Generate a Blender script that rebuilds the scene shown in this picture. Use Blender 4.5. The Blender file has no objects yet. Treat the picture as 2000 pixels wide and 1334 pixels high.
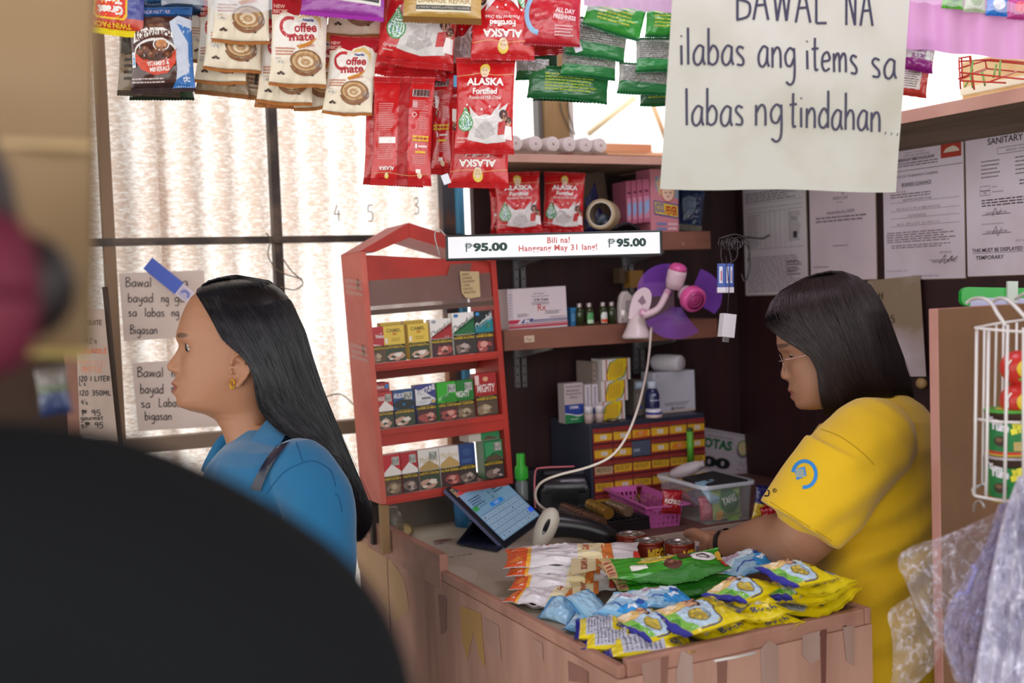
import bpy, bmesh, math, random
from mathutils import Vector, Matrix, noise
from mathutils.geometry import tessellate_polygon
from mathutils.bvhtree import BVHTree
random.seed(7)
PI = math.pi
SC = bpy.context.scene
COL = SC.collection
# ---------------------------------------------------------------- camera
FPX, CAMZ = 2200.0, 1.47
YAW, PITCH, ROLL = math.radians(26.7), math.radians(3.05), math.radians(2.0)
C0 = Vector((0, 0, CAMZ))
_F = Vector((math.sin(YAW)*math.cos(PITCH), math.cos(YAW)*math.cos(PITCH), -math.sin(PITCH)))
_R0 = Vector((math.cos(YAW), -math.sin(YAW), 0)); _U0 = _R0.cross(_F)
CR = _R0*math.cos(ROLL) - _U0*math.sin(ROLL)
CU = _U0*math.cos(ROLL) + _R0*math.sin(ROLL)
cam = bpy.data.cameras.new('camera'); camo = bpy.data.objects.new('camera', cam); COL.objects.link(camo)
camo.matrix_world = Matrix(((CR.x, CU.x, -_F.x, 0), (CR.y, CU.y, -_F.y, 0), (CR.z, CU.z, -_F.z, CAMZ), (0, 0, 0, 1)))
cam.sensor_width = 36; cam.lens = 36*FPX/2000; cam.clip_start = .02
cam.dof.use_dof = True; cam.dof.focus_distance = 1.95; cam.dof.aperture_fstop = 2.9
SC.camera = camo
# ---------------------------------------------------------------- world and lights
w = bpy.data.worlds.new('sky'); SC.world = w; w.use_nodes = True
bg = w.node_tree.nodes['Background']; bg.inputs[0].default_value = (1.0, .985, .96, 1); bg.inputs[1].default_value = 2.3
def area(name, loc, aim, sx, sy, power, col):
    l = bpy.data.lights.new(name, 'AREA'); l.shape = 'RECTANGLE'; l.size = sx; l.size_y = sy; l.energy = power; l.color = col
    o = bpy.data.objects.new(name, l); COL.objects.link(o); o.location = loc
    o.rotation_euler = (Vector(aim)-Vector(loc)).to_track_quat('-Z', 'Y').to_euler(); return o
area('daylight_from_street', (-.55, -.75, 2.5), (1.6, 1.8, 1.1), 2.3, 1.3, 17, (.94, .93, 1))
area('interior_fill_light', (1.1, 1.2, 2.4), (1.6, 1.9, 1.0), .5, .5, 6, (.9, .82, 1))  # added lavender fill to lift the certificates; stands for no real lamp
vs = SC.view_settings
vs.view_transform = 'Standard'; vs.look = 'None'; vs.gamma = 1; vs.use_curve_mapping = False; vs.exposure = 0.1
SC.cycles.use_denoising = True
SC.cycles.max_bounces = 8; SC.cycles.transparent_max_bounces = 12
SC.cycles.sample_clamp_indirect = 6

# ---------------------------------------------------------------- projection helpers (pixels of the photograph -> points on real planes)
def ray(px, py): return _F + CR*((px-1000)/FPX) + CU*((667-py)/FPX)
def P(px, py, D): return C0 + ray(px, py)*D
def onz(px, py, z):
    r = ray(px, py); return C0 + r*((z-CAMZ)/r.z)
def ony(px, py, y):
    r = ray(px, py); return C0 + r*(y/r.y)
def onx(px, py, x):
    r = ray(px, py); return C0 + r*(x/r.x)
def depth(p): return (p-C0).dot(_F)
def camM(px, py, D, rot=0, yaw=0, tilt=0):
    """frame turned to the viewer's side of the shop: X right, Y up, Z out of the face; angles in degrees"""
    p = P(px, py, D)
    m = Matrix(((CR.x, CU.x, -_F.x), (CR.y, CU.y, -_F.y), (CR.z, CU.z, -_F.z))).to_4x4()
    m = m @ Matrix.Rotation(math.radians(yaw), 4, 'Y') @ Matrix.Rotation(math.radians(tilt), 4, 'X') @ Matrix.Rotation(math.radians(rot), 4, 'Z')
    m.translation = p; return m
def quadM(bl, br, tl):
    """frame from three corners; returns matrix with origin at centre, and width, height"""
    X = br-bl; Y = tl-bl; w_, h_ = X.length, Y.length
    Z = X.cross(Y).normalized(); c = bl + X*.5 + Y*.5
    x = X.normalized(); y = Z.cross(x)
    m = Matrix((x, y, Z)).transposed().to_4x4(); m.translation = c
    return m, w_, h_
def axM(loc, rz=0, rx=0, ry=0):
    return Matrix.Translation(loc) @ Matrix.Rotation(math.radians(rz), 4, 'Z') @ Matrix.Rotation(math.radians(rx), 4, 'X') @ Matrix.Rotation(math.radians(ry), 4, 'Y')
# ---------------------------------------------------------------- materials
def lin(h):
    h = h.lstrip('#'); c = [int(h[i:i+2], 16)/255 for i in (0, 2, 4)]
    return tuple((x/12.92 if x <= .04045 else ((x+.055)/1.055)**2.4) for x in c)+(1,)
_mc = {}
def M(h, r=.5, metal=0, bump=None, var=None, alpha=1, emit=0, trans=0, transl=0, spec=.5, coat=0, sheen=0):
    """h colour; bump=(scale,strength,stretch xyz); var=(other colour, scale, stretch xyz, low, high)"""
    k = (h, r, metal, bump, var, alpha, emit, trans, transl, spec, coat, sheen)
    if k in _mc: return _mc[k]
    m = bpy.data.materials.new('mat_'+h.strip('#')); m.use_nodes = True
    nt = m.node_tree; b = nt.nodes['Principled BSDF']; L = nt.links.new
    b.inputs['Base Color'].default_value = lin(h); b.inputs['Roughness'].default_value = r
    b.inputs['Metallic'].default_value = metal; b.inputs['Alpha'].default_value = alpha
    b.inputs['Specular IOR Level'].default_value = spec; b.inputs['Coat Weight'].default_value = coat
    b.inputs['Transmission Weight'].default_value = trans; b.inputs['Sheen Weight'].default_value = sheen
    if emit:
        b.inputs['Emission Color'].default_value = lin(h); b.inputs['Emission Strength'].default_value = emit
    tc = nt.nodes.new('ShaderNodeTexCoord')
    def nz(scale, st, det=5):
        mp = nt.nodes.new('ShaderNodeMapping'); mp.inputs['Scale'].default_value = st
        n = nt.nodes.new('ShaderNodeTexNoise'); n.inputs['Scale'].default_value = scale; n.inputs['Detail'].default_value = det
        L(tc.outputs['Object'], mp.inputs['Vector']); L(mp.outputs[0], n.inputs['Vector']); return n
    if var:
        h2, s2, st, lo, hi = var
        n = nz(s2, st); rp = nt.nodes.new('ShaderNodeMapRange'); rp.inputs[1].default_value = lo; rp.inputs[2].default_value = hi
        mx = nt.nodes.new('ShaderNodeMix'); mx.data_type = 'RGBA'; mx.inputs[6].default_value = lin(h); mx.inputs[7].default_value = lin(h2)
        L(n.outputs[0], rp.inputs[0]); L(rp.outputs[0], mx.inputs[0]); L(mx.outputs[2], b.inputs['Base Color'])
    if bump:
        n = nz(bump[0], bump[2] if len(bump) > 2 else (1, 1, 1)); bp = nt.nodes.new('ShaderNodeBump')
        bp.inputs['Strength'].default_value = bump[1]; bp.inputs['Distance'].default_value = .004
        L(n.outputs[0], bp.inputs['Height']); L(bp.outputs[0], b.inputs['Normal'])
    if transl:
        t = nt.nodes.new('ShaderNodeBsdfTranslucent'); t.inputs[0].default_value = lin(h)
        ms = nt.nodes.new('ShaderNodeMixShader'); ms.inputs[0].default_value = transl
        L(b.outputs[0], ms.inputs[1]); L(t.outputs[0], ms.inputs[2]); L(ms.outputs[0], nt.nodes['Material Output'].inputs[0])
    _mc[k] = m; return m
FB = (38, .5)
def foil(h, r=.24): return M(h, r, bump=FB, spec=.75)
def ink(h): return M(h, .45)
def film(h='#e8e6f0', a=.18): return M(h, .12, alpha=a, bump=(30, .8), spec=.8)

# ---------------------------------------------------------------- mesh collector
def subdiv2(v2, f, L):
    bm = bmesh.new(); vs_ = [bm.verts.new((x, y, 0)) for x, y in v2]
    for t in f:
        try: bm.faces.new([vs_[i] for i in t])
        except ValueError: pass
    bmesh.ops.triangulate(bm, faces=bm.faces)
    for _ in range(7):
        es = [e for e in bm.edges if e.calc_length() > L]
        if not es: break
        bmesh.ops.subdivide_edges(bm, edges=es, cuts=1)
        bmesh.ops.triangulate(bm, faces=bm.faces)
    bm.verts.index_update()
    r = [(v.co.x, v.co.y) for v in bm.verts], [[v.index for v in fc.verts] for fc in bm.faces]
    bm.free(); return r
_tc = {}
def textgeo(s, bold=0, shear=0, sp=1):
    k = (s, bold, shear, sp)
    if k in _tc: return _tc[k]
    cu = bpy.data.curves.new('t', 'FONT'); cu.body = s; cu.offset = bold; cu.shear = shear; cu.space_character = sp
    cu.resolution_u = 3; cu.align_x = 'CENTER'; cu.fill_mode = 'FRONT'
    o = bpy.data.objects.new('t', cu); COL.objects.link(o); bpy.context.view_layer.update()
    me = o.to_mesh(); v = [(a.co.x, a.co.y) for a in me.vertices]; f = [list(p.vertices) for p in me.polygons]
    o.to_mesh_clear(); bpy.data.objects.remove(o); bpy.data.curves.remove(cu)
    if v:
        x0, x1 = min(a[0] for a in v), max(a[0] for a in v); y0, y1 = min(a[1] for a in v), max(a[1] for a in v)
        v = [((a[0]-x0)/max(x1-x0, 1e-6), (a[1]-y0)/max(y1-y0, 1e-6)) for a in v]
    _tc[k] = (v, f); return _tc[k]
# shapes: each returns (verts2d, faces)
def sh_poly(pts):
    t = tessellate_polygon([[Vector((x, y, 0)) for x, y in pts]]); return list(pts), [list(a) for a in t]
def sh_rect(x0, y0, x1, y1): return [(x0, y0), (x1, y0), (x1, y1), (x0, y1)], [[0, 1, 2, 3]]
def sh_ell(cx, cy, rx, ry, n=22, a0=0): return [(cx+rx*math.cos(a0+2*PI*i/n), cy+ry*math.sin(a0+2*PI*i/n)) for i in range(n)], [list(range(n))]
def sh_ring(cx, cy, rx, ry, t, a0=0, a1=2*PI, n=26):
    v = []; f = []
    for i in range(n+1):
        a = a0+(a1-a0)*i/n; c, s = math.cos(a), math.sin(a)
        v += [(cx+rx*c, cy+ry*s), (cx+(rx-t)*c, cy+(ry-t)*s)]
    for i in range(n): f.append([2*i, 2*i+2, 2*i+3, 2*i+1])
    return v, f
def sh_text(s, x0, y0, x1, y1, rot=0, bold=0, shear=0, sp=1):
    v, f = textgeo(s, bold, shear, sp); cx, cy = (x0+x1)/2, (y0+y1)/2; W, H = x1-x0, y1-y0
    c, n = math.cos(math.radians(rot)), math.sin(math.radians(rot)); o = []
    for x, y in v:
        a, b = (x-.5)*W, (y-.5)*H; o.append((cx+a*c-b*n, cy+a*n+b*c))
    return o, f
def smooth(pts, n=4):
    if len(pts) < 3: return list(pts)
    out = []; p = [pts[0]]+list(pts)+[pts[-1]]
    for i in range(1, len(p)-2):
        a, b, c, d = [Vector(q) for q in (p[i-1], p[i], p[i+1], p[i+2])]
        for k in range(n):
            t = k/n; out.append(tuple(.5*((2*b)+(c-a)*t+(2*a-5*b+4*c-d)*t*t+(3*b-a-3*c+d)*t**3)))
    out.append(tuple(pts[-1])); return out
def sh_line(pts, t, sm=True):
    if sm: pts = smooth(pts, 4)
    v = []; f = []
    for i, p in enumerate(pts):
        a = Vector(pts[max(i-1, 0)]); b = Vector(pts[min(i+1, len(pts)-1)]); d = (b-a)
        if d.length < 1e-9: d = Vector((1, 0))
        d.normalize(); n = Vector((-d.y, d.x))*t/2
        v += [(p[0]+n.x, p[1]+n.y), (p[0]-n.x, p[1]-n.y)]
    for i in range(len(pts)-1): f.append([2*i, 2*i+2, 2*i+3, 2*i+1])
    return v, f
def sh_greek(x0, y0, x1, y1, n, t=.45, seed=1, al='l'):
    """rows of small print too fine to read"""
    R = random.Random(seed); v = []; f = []; dy = (y1-y0)/n
    for i in range(n):
        y = y1-(i+.5)*dy; x = x0+(0 if al == 'l' else R.random()*(x1-x0)*.2); e = x1-R.random()*(x1-x0)*.25
        while x < e-1e-9:
            wd = (x1-x0)*(.04+R.random()*.09); xe = min(x+wd, e); k = len(v)
            v += [(x, y-dy*t/2), (xe, y-dy*t/2), (xe, y+dy*t/2), (x, y+dy*t/2)]; f.append([k, k+1, k+2, k+3]); x = xe+(x1-x0)*.016
    return v, f
def tr(sh, sx=1, sy=1, dx=0, dy=0, rot=0):
    c, n = math.cos(math.radians(rot)), math.sin(math.radians(rot))
    return [((x*sx)*c-(y*sy)*n+dx, (x*sx)*n+(y*sy)*c+dy) for x, y in sh[0]], sh[1]

class MB:
    def __init__(s): s.v = []; s.f = []; s.mi = []; s.mats = []; s.sm = []
    def mat(s, m):
        if m not in s.mats: s.mats.append(m)
        return s.mats.index(m)
    def add(s, v, f, m, T=None, sm=False):
        k = len(s.v); i = s.mat(m)
        s.v += [tuple(T @ Vector(a)) if T else tuple(a) for a in v]
        s.f += [[a+k for a in t] for t in f]; s.mi += [i]*len(f); s.sm += [sm]*len(f); return s
    def box(s, m, x0, y0, z0, x1, y1, z1, T=None):
        v = [(x0, y0, z0), (x1, y0, z0), (x1, y1, z0), (x0, y1, z0), (x0, y0, z1), (x1, y0, z1), (x1, y1, z1), (x0, y1, z1)]
        return s.add(v, [(0, 3, 2, 1), (4, 5, 6, 7), (0, 1, 5, 4), (1, 2, 6, 5), (2, 3, 7, 6), (3, 0, 4, 7)], m, T)
    def lathe(s, m, prof, n=24, T=None, sm=True, cap=True, ax='z'):
        v = []; f = []
        for r, z in prof:
            for i in range(n):
                a = 2*PI*i/n; v.append((r*math.cos(a), r*math.sin(a), z))
        for j in range(len(prof)-1):
            for i in range(n): f.append((j*n+i, j*n+(i+1) % n, (j+1)*n+(i+1) % n, (j+1)*n+i))
        if cap: f.append(tuple(range(n))[::-1]); f.append(tuple((len(prof)-1)*n+i for i in range(n)))
        if ax == 'x': v = [(c, a, b) for a, b, c in v]
        if ax == 'y': v = [(a, c, b) for a, b, c in v]
        return s.add(v, f, m, T, sm)
    def tube(s, m, pts, r, n=8, T=None, sm=True, spl=0):
        if spl:
            if isinstance(r, (list, tuple)): r = [q[0] for q in smooth([(x, 0, 0) for x in r], spl)]
            pts = smooth([tuple(p) for p in pts], spl)
        pts = [Vector(p) for p in pts]; v = []; f = []
        up = Vector((.13, .27, .95)).normalized()
        for i, p in enumerate(pts):
            d = (pts[min(i+1, len(pts)-1)]-pts[max(i-1, 0)]).normalized()
            a = d.cross(up); a = a.normalized() if a.length > .05 else d.orthogonal().normalized(); b = d.cross(a)
            rr = r[i] if isinstance(r, (list, tuple)) else r
            for k in range(n):
                t = 2*PI*k/n; v.append(p+(a*math.cos(t)+b*math.sin(t))*rr)
        for j in range(len(pts)-1):
            for i in range(n): f.append((j*n+i, j*n+(i+1) % n, (j+1)*n+(i+1) % n, (j+1)*n+i))
        f.append(tuple(range(n))[::-1]); f.append(tuple((len(pts)-1)*n+i for i in range(n)))
        return s.add(v, f, m, T, sm)
    def slab(s, m, sh, z0, z1, T=None):
        """flat 2-D outline (one polygon) extruded"""
        pts = sh[0]; n = len(pts); t = tessellate_polygon([[Vector((x, y, 0)) for x, y in pts]])
        v = [(x, y, z0) for x, y in pts]+[(x, y, z1) for x, y in pts]
        f = [tuple(a)[::-1] for a in t]+[tuple(i+n for i in a) for a in t]+[(i, (i+1) % n, (i+1) % n+n, i+n) for i in range(n)]
        return s.add(v, f, m, T)
    def dec(s, m, sh, S=None, z=.0004, L=None, T=None):
        v, f = sh
        if L: v, f = subdiv2(v, f, L)
        vv = [S(x, y, z) if S else (x, y, z) for x, y in v]
        return s.add(vv, f, m, T)
    def grid(s, m, fn, nu, nv, T=None, sm=True, closeu=False):
        v = [fn(i/nu, j/nv) for j in range(nv+1) for i in range(nu+1)]
        f = [(j*(nu+1)+i, j*(nu+1)+i+1, (j+1)*(nu+1)+i+1, (j+1)*(nu+1)+i) for j in range(nv) for i in range(nu)]
        return s.add(v, f, m, T, sm)
    def mesh(s, name):
        me = bpy.data.meshes.new(name); me.from_pydata([tuple(a) for a in s.v], [], s.f)
        for m in s.mats: me.materials.append(m)
        me.polygons.foreach_set('material_index', s.mi); me.polygons.foreach_set('use_smooth', s.sm); me.update(); return me
    def obj(s, name, parent=None, T=None, bevel=0, recalc=True, **kw):
        me = s.mesh(name)
        if recalc:
            bm = bmesh.new(); bm.from_mesh(me); bmesh.ops.recalc_face_normals(bm, faces=[f for f in bm.faces]) if recalc == 2 else None; bm.to_mesh(me) if recalc == 2 else None; bm.free()
        return link(name, me, parent, T, bevel, **kw)
def link(name, me, parent=None, T=None, bevel=0, label=None, cat=None, group=None, kind=None):
    o = bpy.data.objects.new(name, me); COL.objects.link(o)
    if parent is not None:
        o.parent = parent
    if T is not None: o.matrix_local = T
    if bevel:
        b = o.modifiers.new('bevel', 'BEVEL'); b.width = bevel; b.segments = 2; b.limit_method = 'ANGLE'; b.angle_limit = math.radians(50)
    tag(o, label, cat, group, kind); return o
def tag(o, label=None, cat=None, group=None, kind=None):
    for k, v in (('label', label), ('category', cat), ('group', group), ('kind', kind)):
        if v: o[k] = v
def empty(name, T, label, cat, group=None):
    o = bpy.data.objects.new(name, None); COL.objects.link(o); o.empty_display_size = .02
    o.matrix_world = T if isinstance(T, Matrix) else Matrix.Translation(T); tag(o, label, cat, group); return o
def copytree(o, T=None, label=None, group=None):
    c = o.copy(); COL.objects.link(c)
    if T is not None: c.matrix_local = T
    if label: c['label'] = label
    if group: c['group'] = group
    for ch in list(o.children):
        d = ch.copy(); COL.objects.link(d); d.parent = c
        for g in list(ch.children):
            e = g.copy(); COL.objects.link(e); e.parent = d
    return c
def scl(T, x, y, z): return T @ Matrix.Diagonal((x, y, z, 1))

# ---------------------------------------------------------------- handwriting (single-stroke letters; x height 1, ascender 1.9, descender -.8)
GL = {
'a': (.8, [[(.7, .9), (.4, 1), (.08, .6), (.1, .15), (.35, 0), (.62, .3), (.7, .95)], [(.7, .95), (.68, .3), (.8, 0)]]),
'b': (.8, [[(.1, 1.9), (.1, 0)], [(.1, .6), (.4, 1), (.7, .7), (.65, .2), (.35, 0), (.1, .15)]]),
'd': (.8, [[(.7, 1.9), (.7, 0)], [(.7, .7), (.4, 1), (.08, .6), (.1, .15), (.4, 0), (.7, .3)]]),
'e': (.75, [[(.1, .5), (.65, .6), (.5, 1), (.15, .8), (.08, .3), (.3, 0), (.65, .15)]]),
'g': (.8, [[(.68, .85), (.4, 1), (.08, .65), (.15, .2), (.45, .12), (.68, .5)], [(.7, 1), (.72, -.4), (.45, -.8), (.12, -.65)]]),
'h': (.8, [[(.1, 1.9), (.1, 0)], [(.1, .6), (.4, 1), (.65, .8), (.68, 0)]]),
'i': (.3, [[(.12, 1), (.14, 0)], [(.1, 1.45), (.14, 1.5)]]),
'l': (.3, [[(.12, 1.9), (.14, 0)]]),
'm': (1.15, [[(.08, 1), (.1, 0)], [(.1, .6), (.35, 1), (.5, .8), (.52, 0)], [(.52, .6), (.8, 1), (.98, .8), (1.0, 0)]]),
'n': (.8, [[(.1, 1), (.1, 0)], [(.1, .6), (.4, 1), (.65, .8), (.68, 0)]]),
'o': (.75, [[(.35, 1), (.08, .6), (.15, .1), (.45, 0), (.65, .4), (.6, .85), (.35, 1)]]),
'r': (.55, [[(.1, 1), (.1, 0)], [(.1, .6), (.3, .95), (.5, .9)]]),
's': (.65, [[(.55, .9), (.25, 1), (.1, .75), (.5, .35), (.45, .05), (.08, .08)]]),
't': (.6, [[(.28, 1.7), (.28, .1), (.5, .05)], [(.02, 1.1), (.55, 1.15)]]),
'u': (.8, [[(.1, 1), (.12, .2), (.4, 0), (.65, .3)], [(.66, 1), (.7, 0)]]),
'w': (1.05, [[(.05, 1), (.25, 0), (.5, .9), (.75, 0), (.95, 1)]]),
'y': (.75, [[(.08, 1), (.15, .4), (.4, .25), (.65, .5)], [(.68, 1), (.6, -.3), (.3, -.8), (.05, -.6)]]),
'c': (.7, [[(.6, .85), (.3, 1), (.08, .5), (.3, 0), (.6, .15)]]),
'A': (1.0, [[(.02, 0), (.45, 1.9)], [(.45, 1.9), (.9, 0)], [(.18, .7), (.75, .75)]]),
'B': (.95, [[(.15, 1.85), (.15, 0)], [(.0, 1.75), (.5, 1.95), (.8, 1.5), (.2, 1.0)], [(.2, 1.0), (.85, .8), (.8, .2), (.1, 0)]]),
'C': (.9, [[(.8, 1.6), (.4, 1.9), (.08, 1.0), (.35, 0), (.8, .3)]]),
'D': (.95, [[(.15, 1.9), (.15, 0)], [(.05, 1.85), (.8, 1.5), (.8, .5), (.1, 0)]]),
'E': (.8, [[(.7, 1.85), (.12, 1.9), (.1, 0), (.7, .05)], [(.12, 1), (.6, 1)]]),
'G': (.95, [[(.8, 1.6), (.4, 1.9), (.08, 1), (.35, 0), (.8, .3), (.8, .9), (.5, .9)]]),
'H': (.95, [[(.12, 1.9), (.12, 0)], [(.8, 1.9), (.8, 0)], [(.12, 1), (.8, 1)]]),
'I': (.4, [[(.2, 1.9), (.2, 0)]]),
'K': (.85, [[(.12, 1.9), (.12, 0)], [(.75, 1.9), (.15, .9)], [(.25, 1), (.8, 0)]]),
'L': (.85, [[(.12, 1.9), (.12, 0)], [(.12, 0), (.75, .02)]]),
'M': (1.15, [[(.1, 0), (.15, 1.9)], [(.15, 1.9), (.55, .6)], [(.55, .6), (.95, 1.9)], [(.95, 1.9), (1.0, 0)]]),
'N': (1.0, [[(.12, 0), (.12, 1.9)], [(.12, 1.9), (.75, 0)], [(.75, 0), (.8, 1.9)]]),
'O': (1.0, [[(.5, 1.9), (.1, 1.2), (.2, .2), (.6, 0), (.88, .8), (.75, 1.7), (.5, 1.9)]]),
'P': (.8, [[(.15, 1.9), (.15, 0)], [(.05, 1.85), (.7, 1.7), (.65, 1.0), (.15, .9)]]),
'Q': (1.0, [[(.5, 1.9), (.1, 1.2), (.2, .2), (.6, 0), (.88, .8), (.75, 1.7), (.5, 1.9)], [(.55, .5), (.95, -.2)]]),
'R': (.9, [[(.15, 1.9), (.15, 0)], [(.05, 1.85), (.7, 1.7), (.65, 1.0), (.15, .9)], [(.3, .9), (.8, 0)]]),
'S': (.8, [[(.7, 1.7), (.3, 1.9), (.1, 1.4), (.65, .7), (.6, .1), (.08, .1)]]),
'T': (.9, [[(.0, 1.85), (.85, 1.9)], [(.42, 1.9), (.42, 0)]]),
'U': (.95, [[(.1, 1.9), (.15, .3), (.45, 0), (.75, .3), (.8, 1.9)]]),
'W': (1.25, [[(.05, 1.9), (.3, 0)], [(.3, 0), (.6, 1.5)], [(.6, 1.5), (.85, 0)], [(.85, 0), (1.15, 1.9)]]),
'0': (.85, [[(.4, 1.9), (.1, 1.2), (.2, .2), (.5, 0), (.72, .8), (.62, 1.7), (.4, 1.9)]]),
'1': (.4, [[(.2, 1.9), (.2, 0)]]),
'2': (.8, [[(.1, 1.5), (.4, 1.9), (.68, 1.4), (.1, 0), (.75, .05)]]),
'3': (.8, [[(.1, 1.75), (.5, 1.9), (.6, 1.4), (.3, 1.05), (.68, .7), (.5, .05), (.08, .1)]]),
'4': (.85, [[(.45, 1.9), (.08, .8)], [(.08, .8), (.8, .85)], [(.6, 1.3), (.58, 0)]]),
'5': (.8, [[(.15, 1.85), (.12, 1.1), (.55, 1.1), (.65, .4), (.4, 0), (.08, .1)], [(.15, 1.85), (.7, 1.9)]]),
'9': (.8, [[(.68, 1.6), (.35, 1.9), (.1, 1.4), (.4, 1.0), (.68, 1.5), (.65, 0)]]),
'/': (.6, [[(.0, 0), (.5, 1.9)]]), "'": (.25, [[(.12, 1.9), (.1, 1.5)]]), '(': (.4, [[(.35, 2), (.1, 1), (.35, -.1)]]), ')': (.4, [[(.05, 2), (.3, 1), (.05, -.1)]]),
'.': (.4, [[(.1, .05), (.16, .02)]]), ' ': (.6, []), '₱': (.9, [[(.2, 1.9), (.2, 0)], [(.05, 1.85), (.75, 1.7), (.7, 1.0), (.2, .9)], [(0, 1.6), (.9, 1.6)], [(0, 1.3), (.9, 1.3)]]),
}
def hand(s, x, y, xh, t, wsc=1, slope=0, jit=.04, seed=3):
    """handwritten words starting at x,y (baseline); returns list of stroke shapes"""
    R = random.Random(seed); out = []; cx = x
    for ch in s:
        wd, st = GL.get(ch, GL['o']); jy = R.uniform(-jit, jit)*xh
        for q in st:
            out.append(sh_line([(cx+a*xh*wsc, y+b*xh+jy+(cx-x)*slope) for a, b in q], t, len(q) > 2))
        cx += (wd+.14)*xh*wsc
    return out, cx
def handw(s, x0, x1, y, xh, t, **k):
    """same, stretched to end at x1"""
    _, e = hand(s, 0, 0, xh, t); return hand(s, x0, y, xh, t, wsc=(x1-x0)/e, **k)[0]
# ================================================================= the setting
WB, WR = 2.36, 1.85      # back wall y, right wall x
YL = 2.62                # corrugated wall y
def st(mb, name, **k): return mb.obj(name, kind='structure', **k)
CONC = M('#8b857c', .9, bump=(12, .3), var=('#6d675f', 4, (1, 1, 1), .35, .65))
st(MB().box(CONC, -4, -4, -.06, 5, 7, 0), 'floor')
ROOF = M('#8a6a52', .8, var=('#5f4838', 3, (1, 6, 1), .3, .7))
mb = MB(); mb.box(ROOF, -2.6, -1.3, 2.62, 2.6, 2.8, 2.66); st(mb, 'ceiling')  # unseen roof, carried out over the street to dim the interior
PLY = M('#3c1d20', .55, bump=(40, .25, (1, 1, .08)), var=('#2a1316', 30, (1, 1, .05), .35, .7))
wb = st(MB().box(PLY, 1.10, WB, 0, WR+.02, WB+.02, 1.77), 'wall_back')
wr = st(MB().box(PLY, WR, -.2, 0, WR+.02, WB, 1.80), 'wall_right')
# corrugated translucent sheets: each sheet a piece of the wall
def corr_mat():
    m = bpy.data.materials.new('fibreglass'); m.use_nodes = True; nt = m.node_tree; L = nt.links.new
    for n in list(nt.nodes): nt.nodes.remove(n)
    out = nt.nodes.new('ShaderNodeOutputMaterial'); tc = nt.nodes.new('ShaderNodeTexCoord')
    t = nt.nodes.new('ShaderNodeBsdfTranslucent'); d = nt.nodes.new('ShaderNodeBsdfPrincipled'); d.inputs['Roughness'].default_value = .35
    mp = nt.nodes.new('ShaderNodeMapping'); mp.inputs['Scale'].default_value = (1, 1, 3.2)
    n = nt.nodes.new('ShaderNodeTexNoise'); n.inputs['Scale'].default_value = 60; n.inputs['Detail'].default_value = 6; n.inputs['Roughness'].default_value = .75
    n2 = nt.nodes.new('ShaderNodeTexNoise'); n2.inputs['Scale'].default_value = 2.2
    L(tc.outputs['Object'], mp.inputs[0]); L(mp.outputs[0], n.inputs[0]); L(tc.outputs['Object'], n2.inputs[0])
    rp = nt.nodes.new('ShaderNodeMapRange'); rp.inputs[1].default_value = .40; rp.inputs[2].default_value = .60
    sx = nt.nodes.new('ShaderNodeSeparateXYZ'); mu = nt.nodes.new('ShaderNodeMath'); mu.operation = 'MULTIPLY'; mu.inputs[1].default_value = 2*PI/.076; sn = nt.nodes.new('ShaderNodeMath'); sn.operation = 'SINE'; ma = nt.nodes.new('ShaderNodeMath'); ma.operation = 'MULTIPLY_ADD'; ma.inputs[1].default_value = .05; mb_ = nt.nodes.new('ShaderNodeMath'); mb_.operation = 'MULTIPLY_ADD'; mb_.inputs[1].default_value = .35; mb_.inputs[2].default_value = -.16
    L(tc.outputs['Object'], sx.inputs[0]); L(sx.outputs[0], mu.inputs[0]); L(mu.outputs[0], sn.inputs[0]); L(sn.outputs[0], ma.inputs[0]); L(n.outputs[0], ma.inputs[2]); L(n2.outputs[0], mb_.inputs[0]); ad = nt.nodes.new('ShaderNodeMath'); L(ma.outputs[0], ad.inputs[0]); L(mb_.outputs[0], ad.inputs[1])
    mx = nt.nodes.new('ShaderNodeMix'); mx.data_type = 'RGBA'; mx.inputs[6].default_value = (.66, .52, .43, 1); mx.inputs[7].default_value = (1, .97, .94, 1)
    L(ad.outputs[0], rp.inputs[0]); L(rp.outputs[0], mx.inputs[0]); L(mx.outputs[2], t.inputs[0]); L(mx.outputs[2], d.inputs['Base Color'])
    bp = nt.nodes.new('ShaderNodeBump'); bp.inputs['Strength'].default_value = .5; bp.inputs['Distance'].default_value = .003
    L(n.outputs[0], bp.inputs['Height']); L(bp.outputs[0], d.inputs['Normal'])
    ms = nt.nodes.new('ShaderNodeMixShader'); ms.inputs[0].default_value = .84
    L(d.outputs[0], ms.inputs[1]); L(t.outputs[0], ms.inputs[2]); L(ms.outputs[0], out.inputs[0]); return m
CORR = corr_mat()
xl = ony(205, 500, YL).x; xm1 = ony(305, 300, YL).x; xm2 = ony(530, 400, YL).x; xr = ony(868, 400, YL).x
wl = empty('wall_left', (xl, YL, 0), 'corrugated translucent wall of fibreglass sheets glowing with daylight, behind the woman in blue', 'wall'); wl['kind'] = 'structure'; del wl['category']
def sheet(x0, x1, z0, z1, dy, amp):
    m = MB(); n = int((x1-x0)/.0055)
    m.grid(CORR, lambda u, v: (x0+(x1-x0)*u, YL+dy+amp*math.sin((x0+(x1-x0)*u)/.076*2*PI), z0+(z1-z0)*v), n, 4)
    o = m.obj('sheet', T=Matrix.Identity(4)); o.parent = wl; o.matrix_parent_inverse = Matrix.Translation((xl, YL, 0)).inverted()
sheet(xl-.25, xm1+.02, .3, 2.55, .012, .006); sheet(xm1, xm2+.02, .3, 2.55, .0, .009); sheet(xm2, xr, .3, 2.55, .006, .009)
DK = M('#3a322d', .5, metal=.4, bump=(30, .3), var=('#6a5a4c', 14, (1, 1, 1), .45, .7))
mb = MB(); a, b = ony(515, 215, YL), ony(552, 580, YL)
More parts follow.
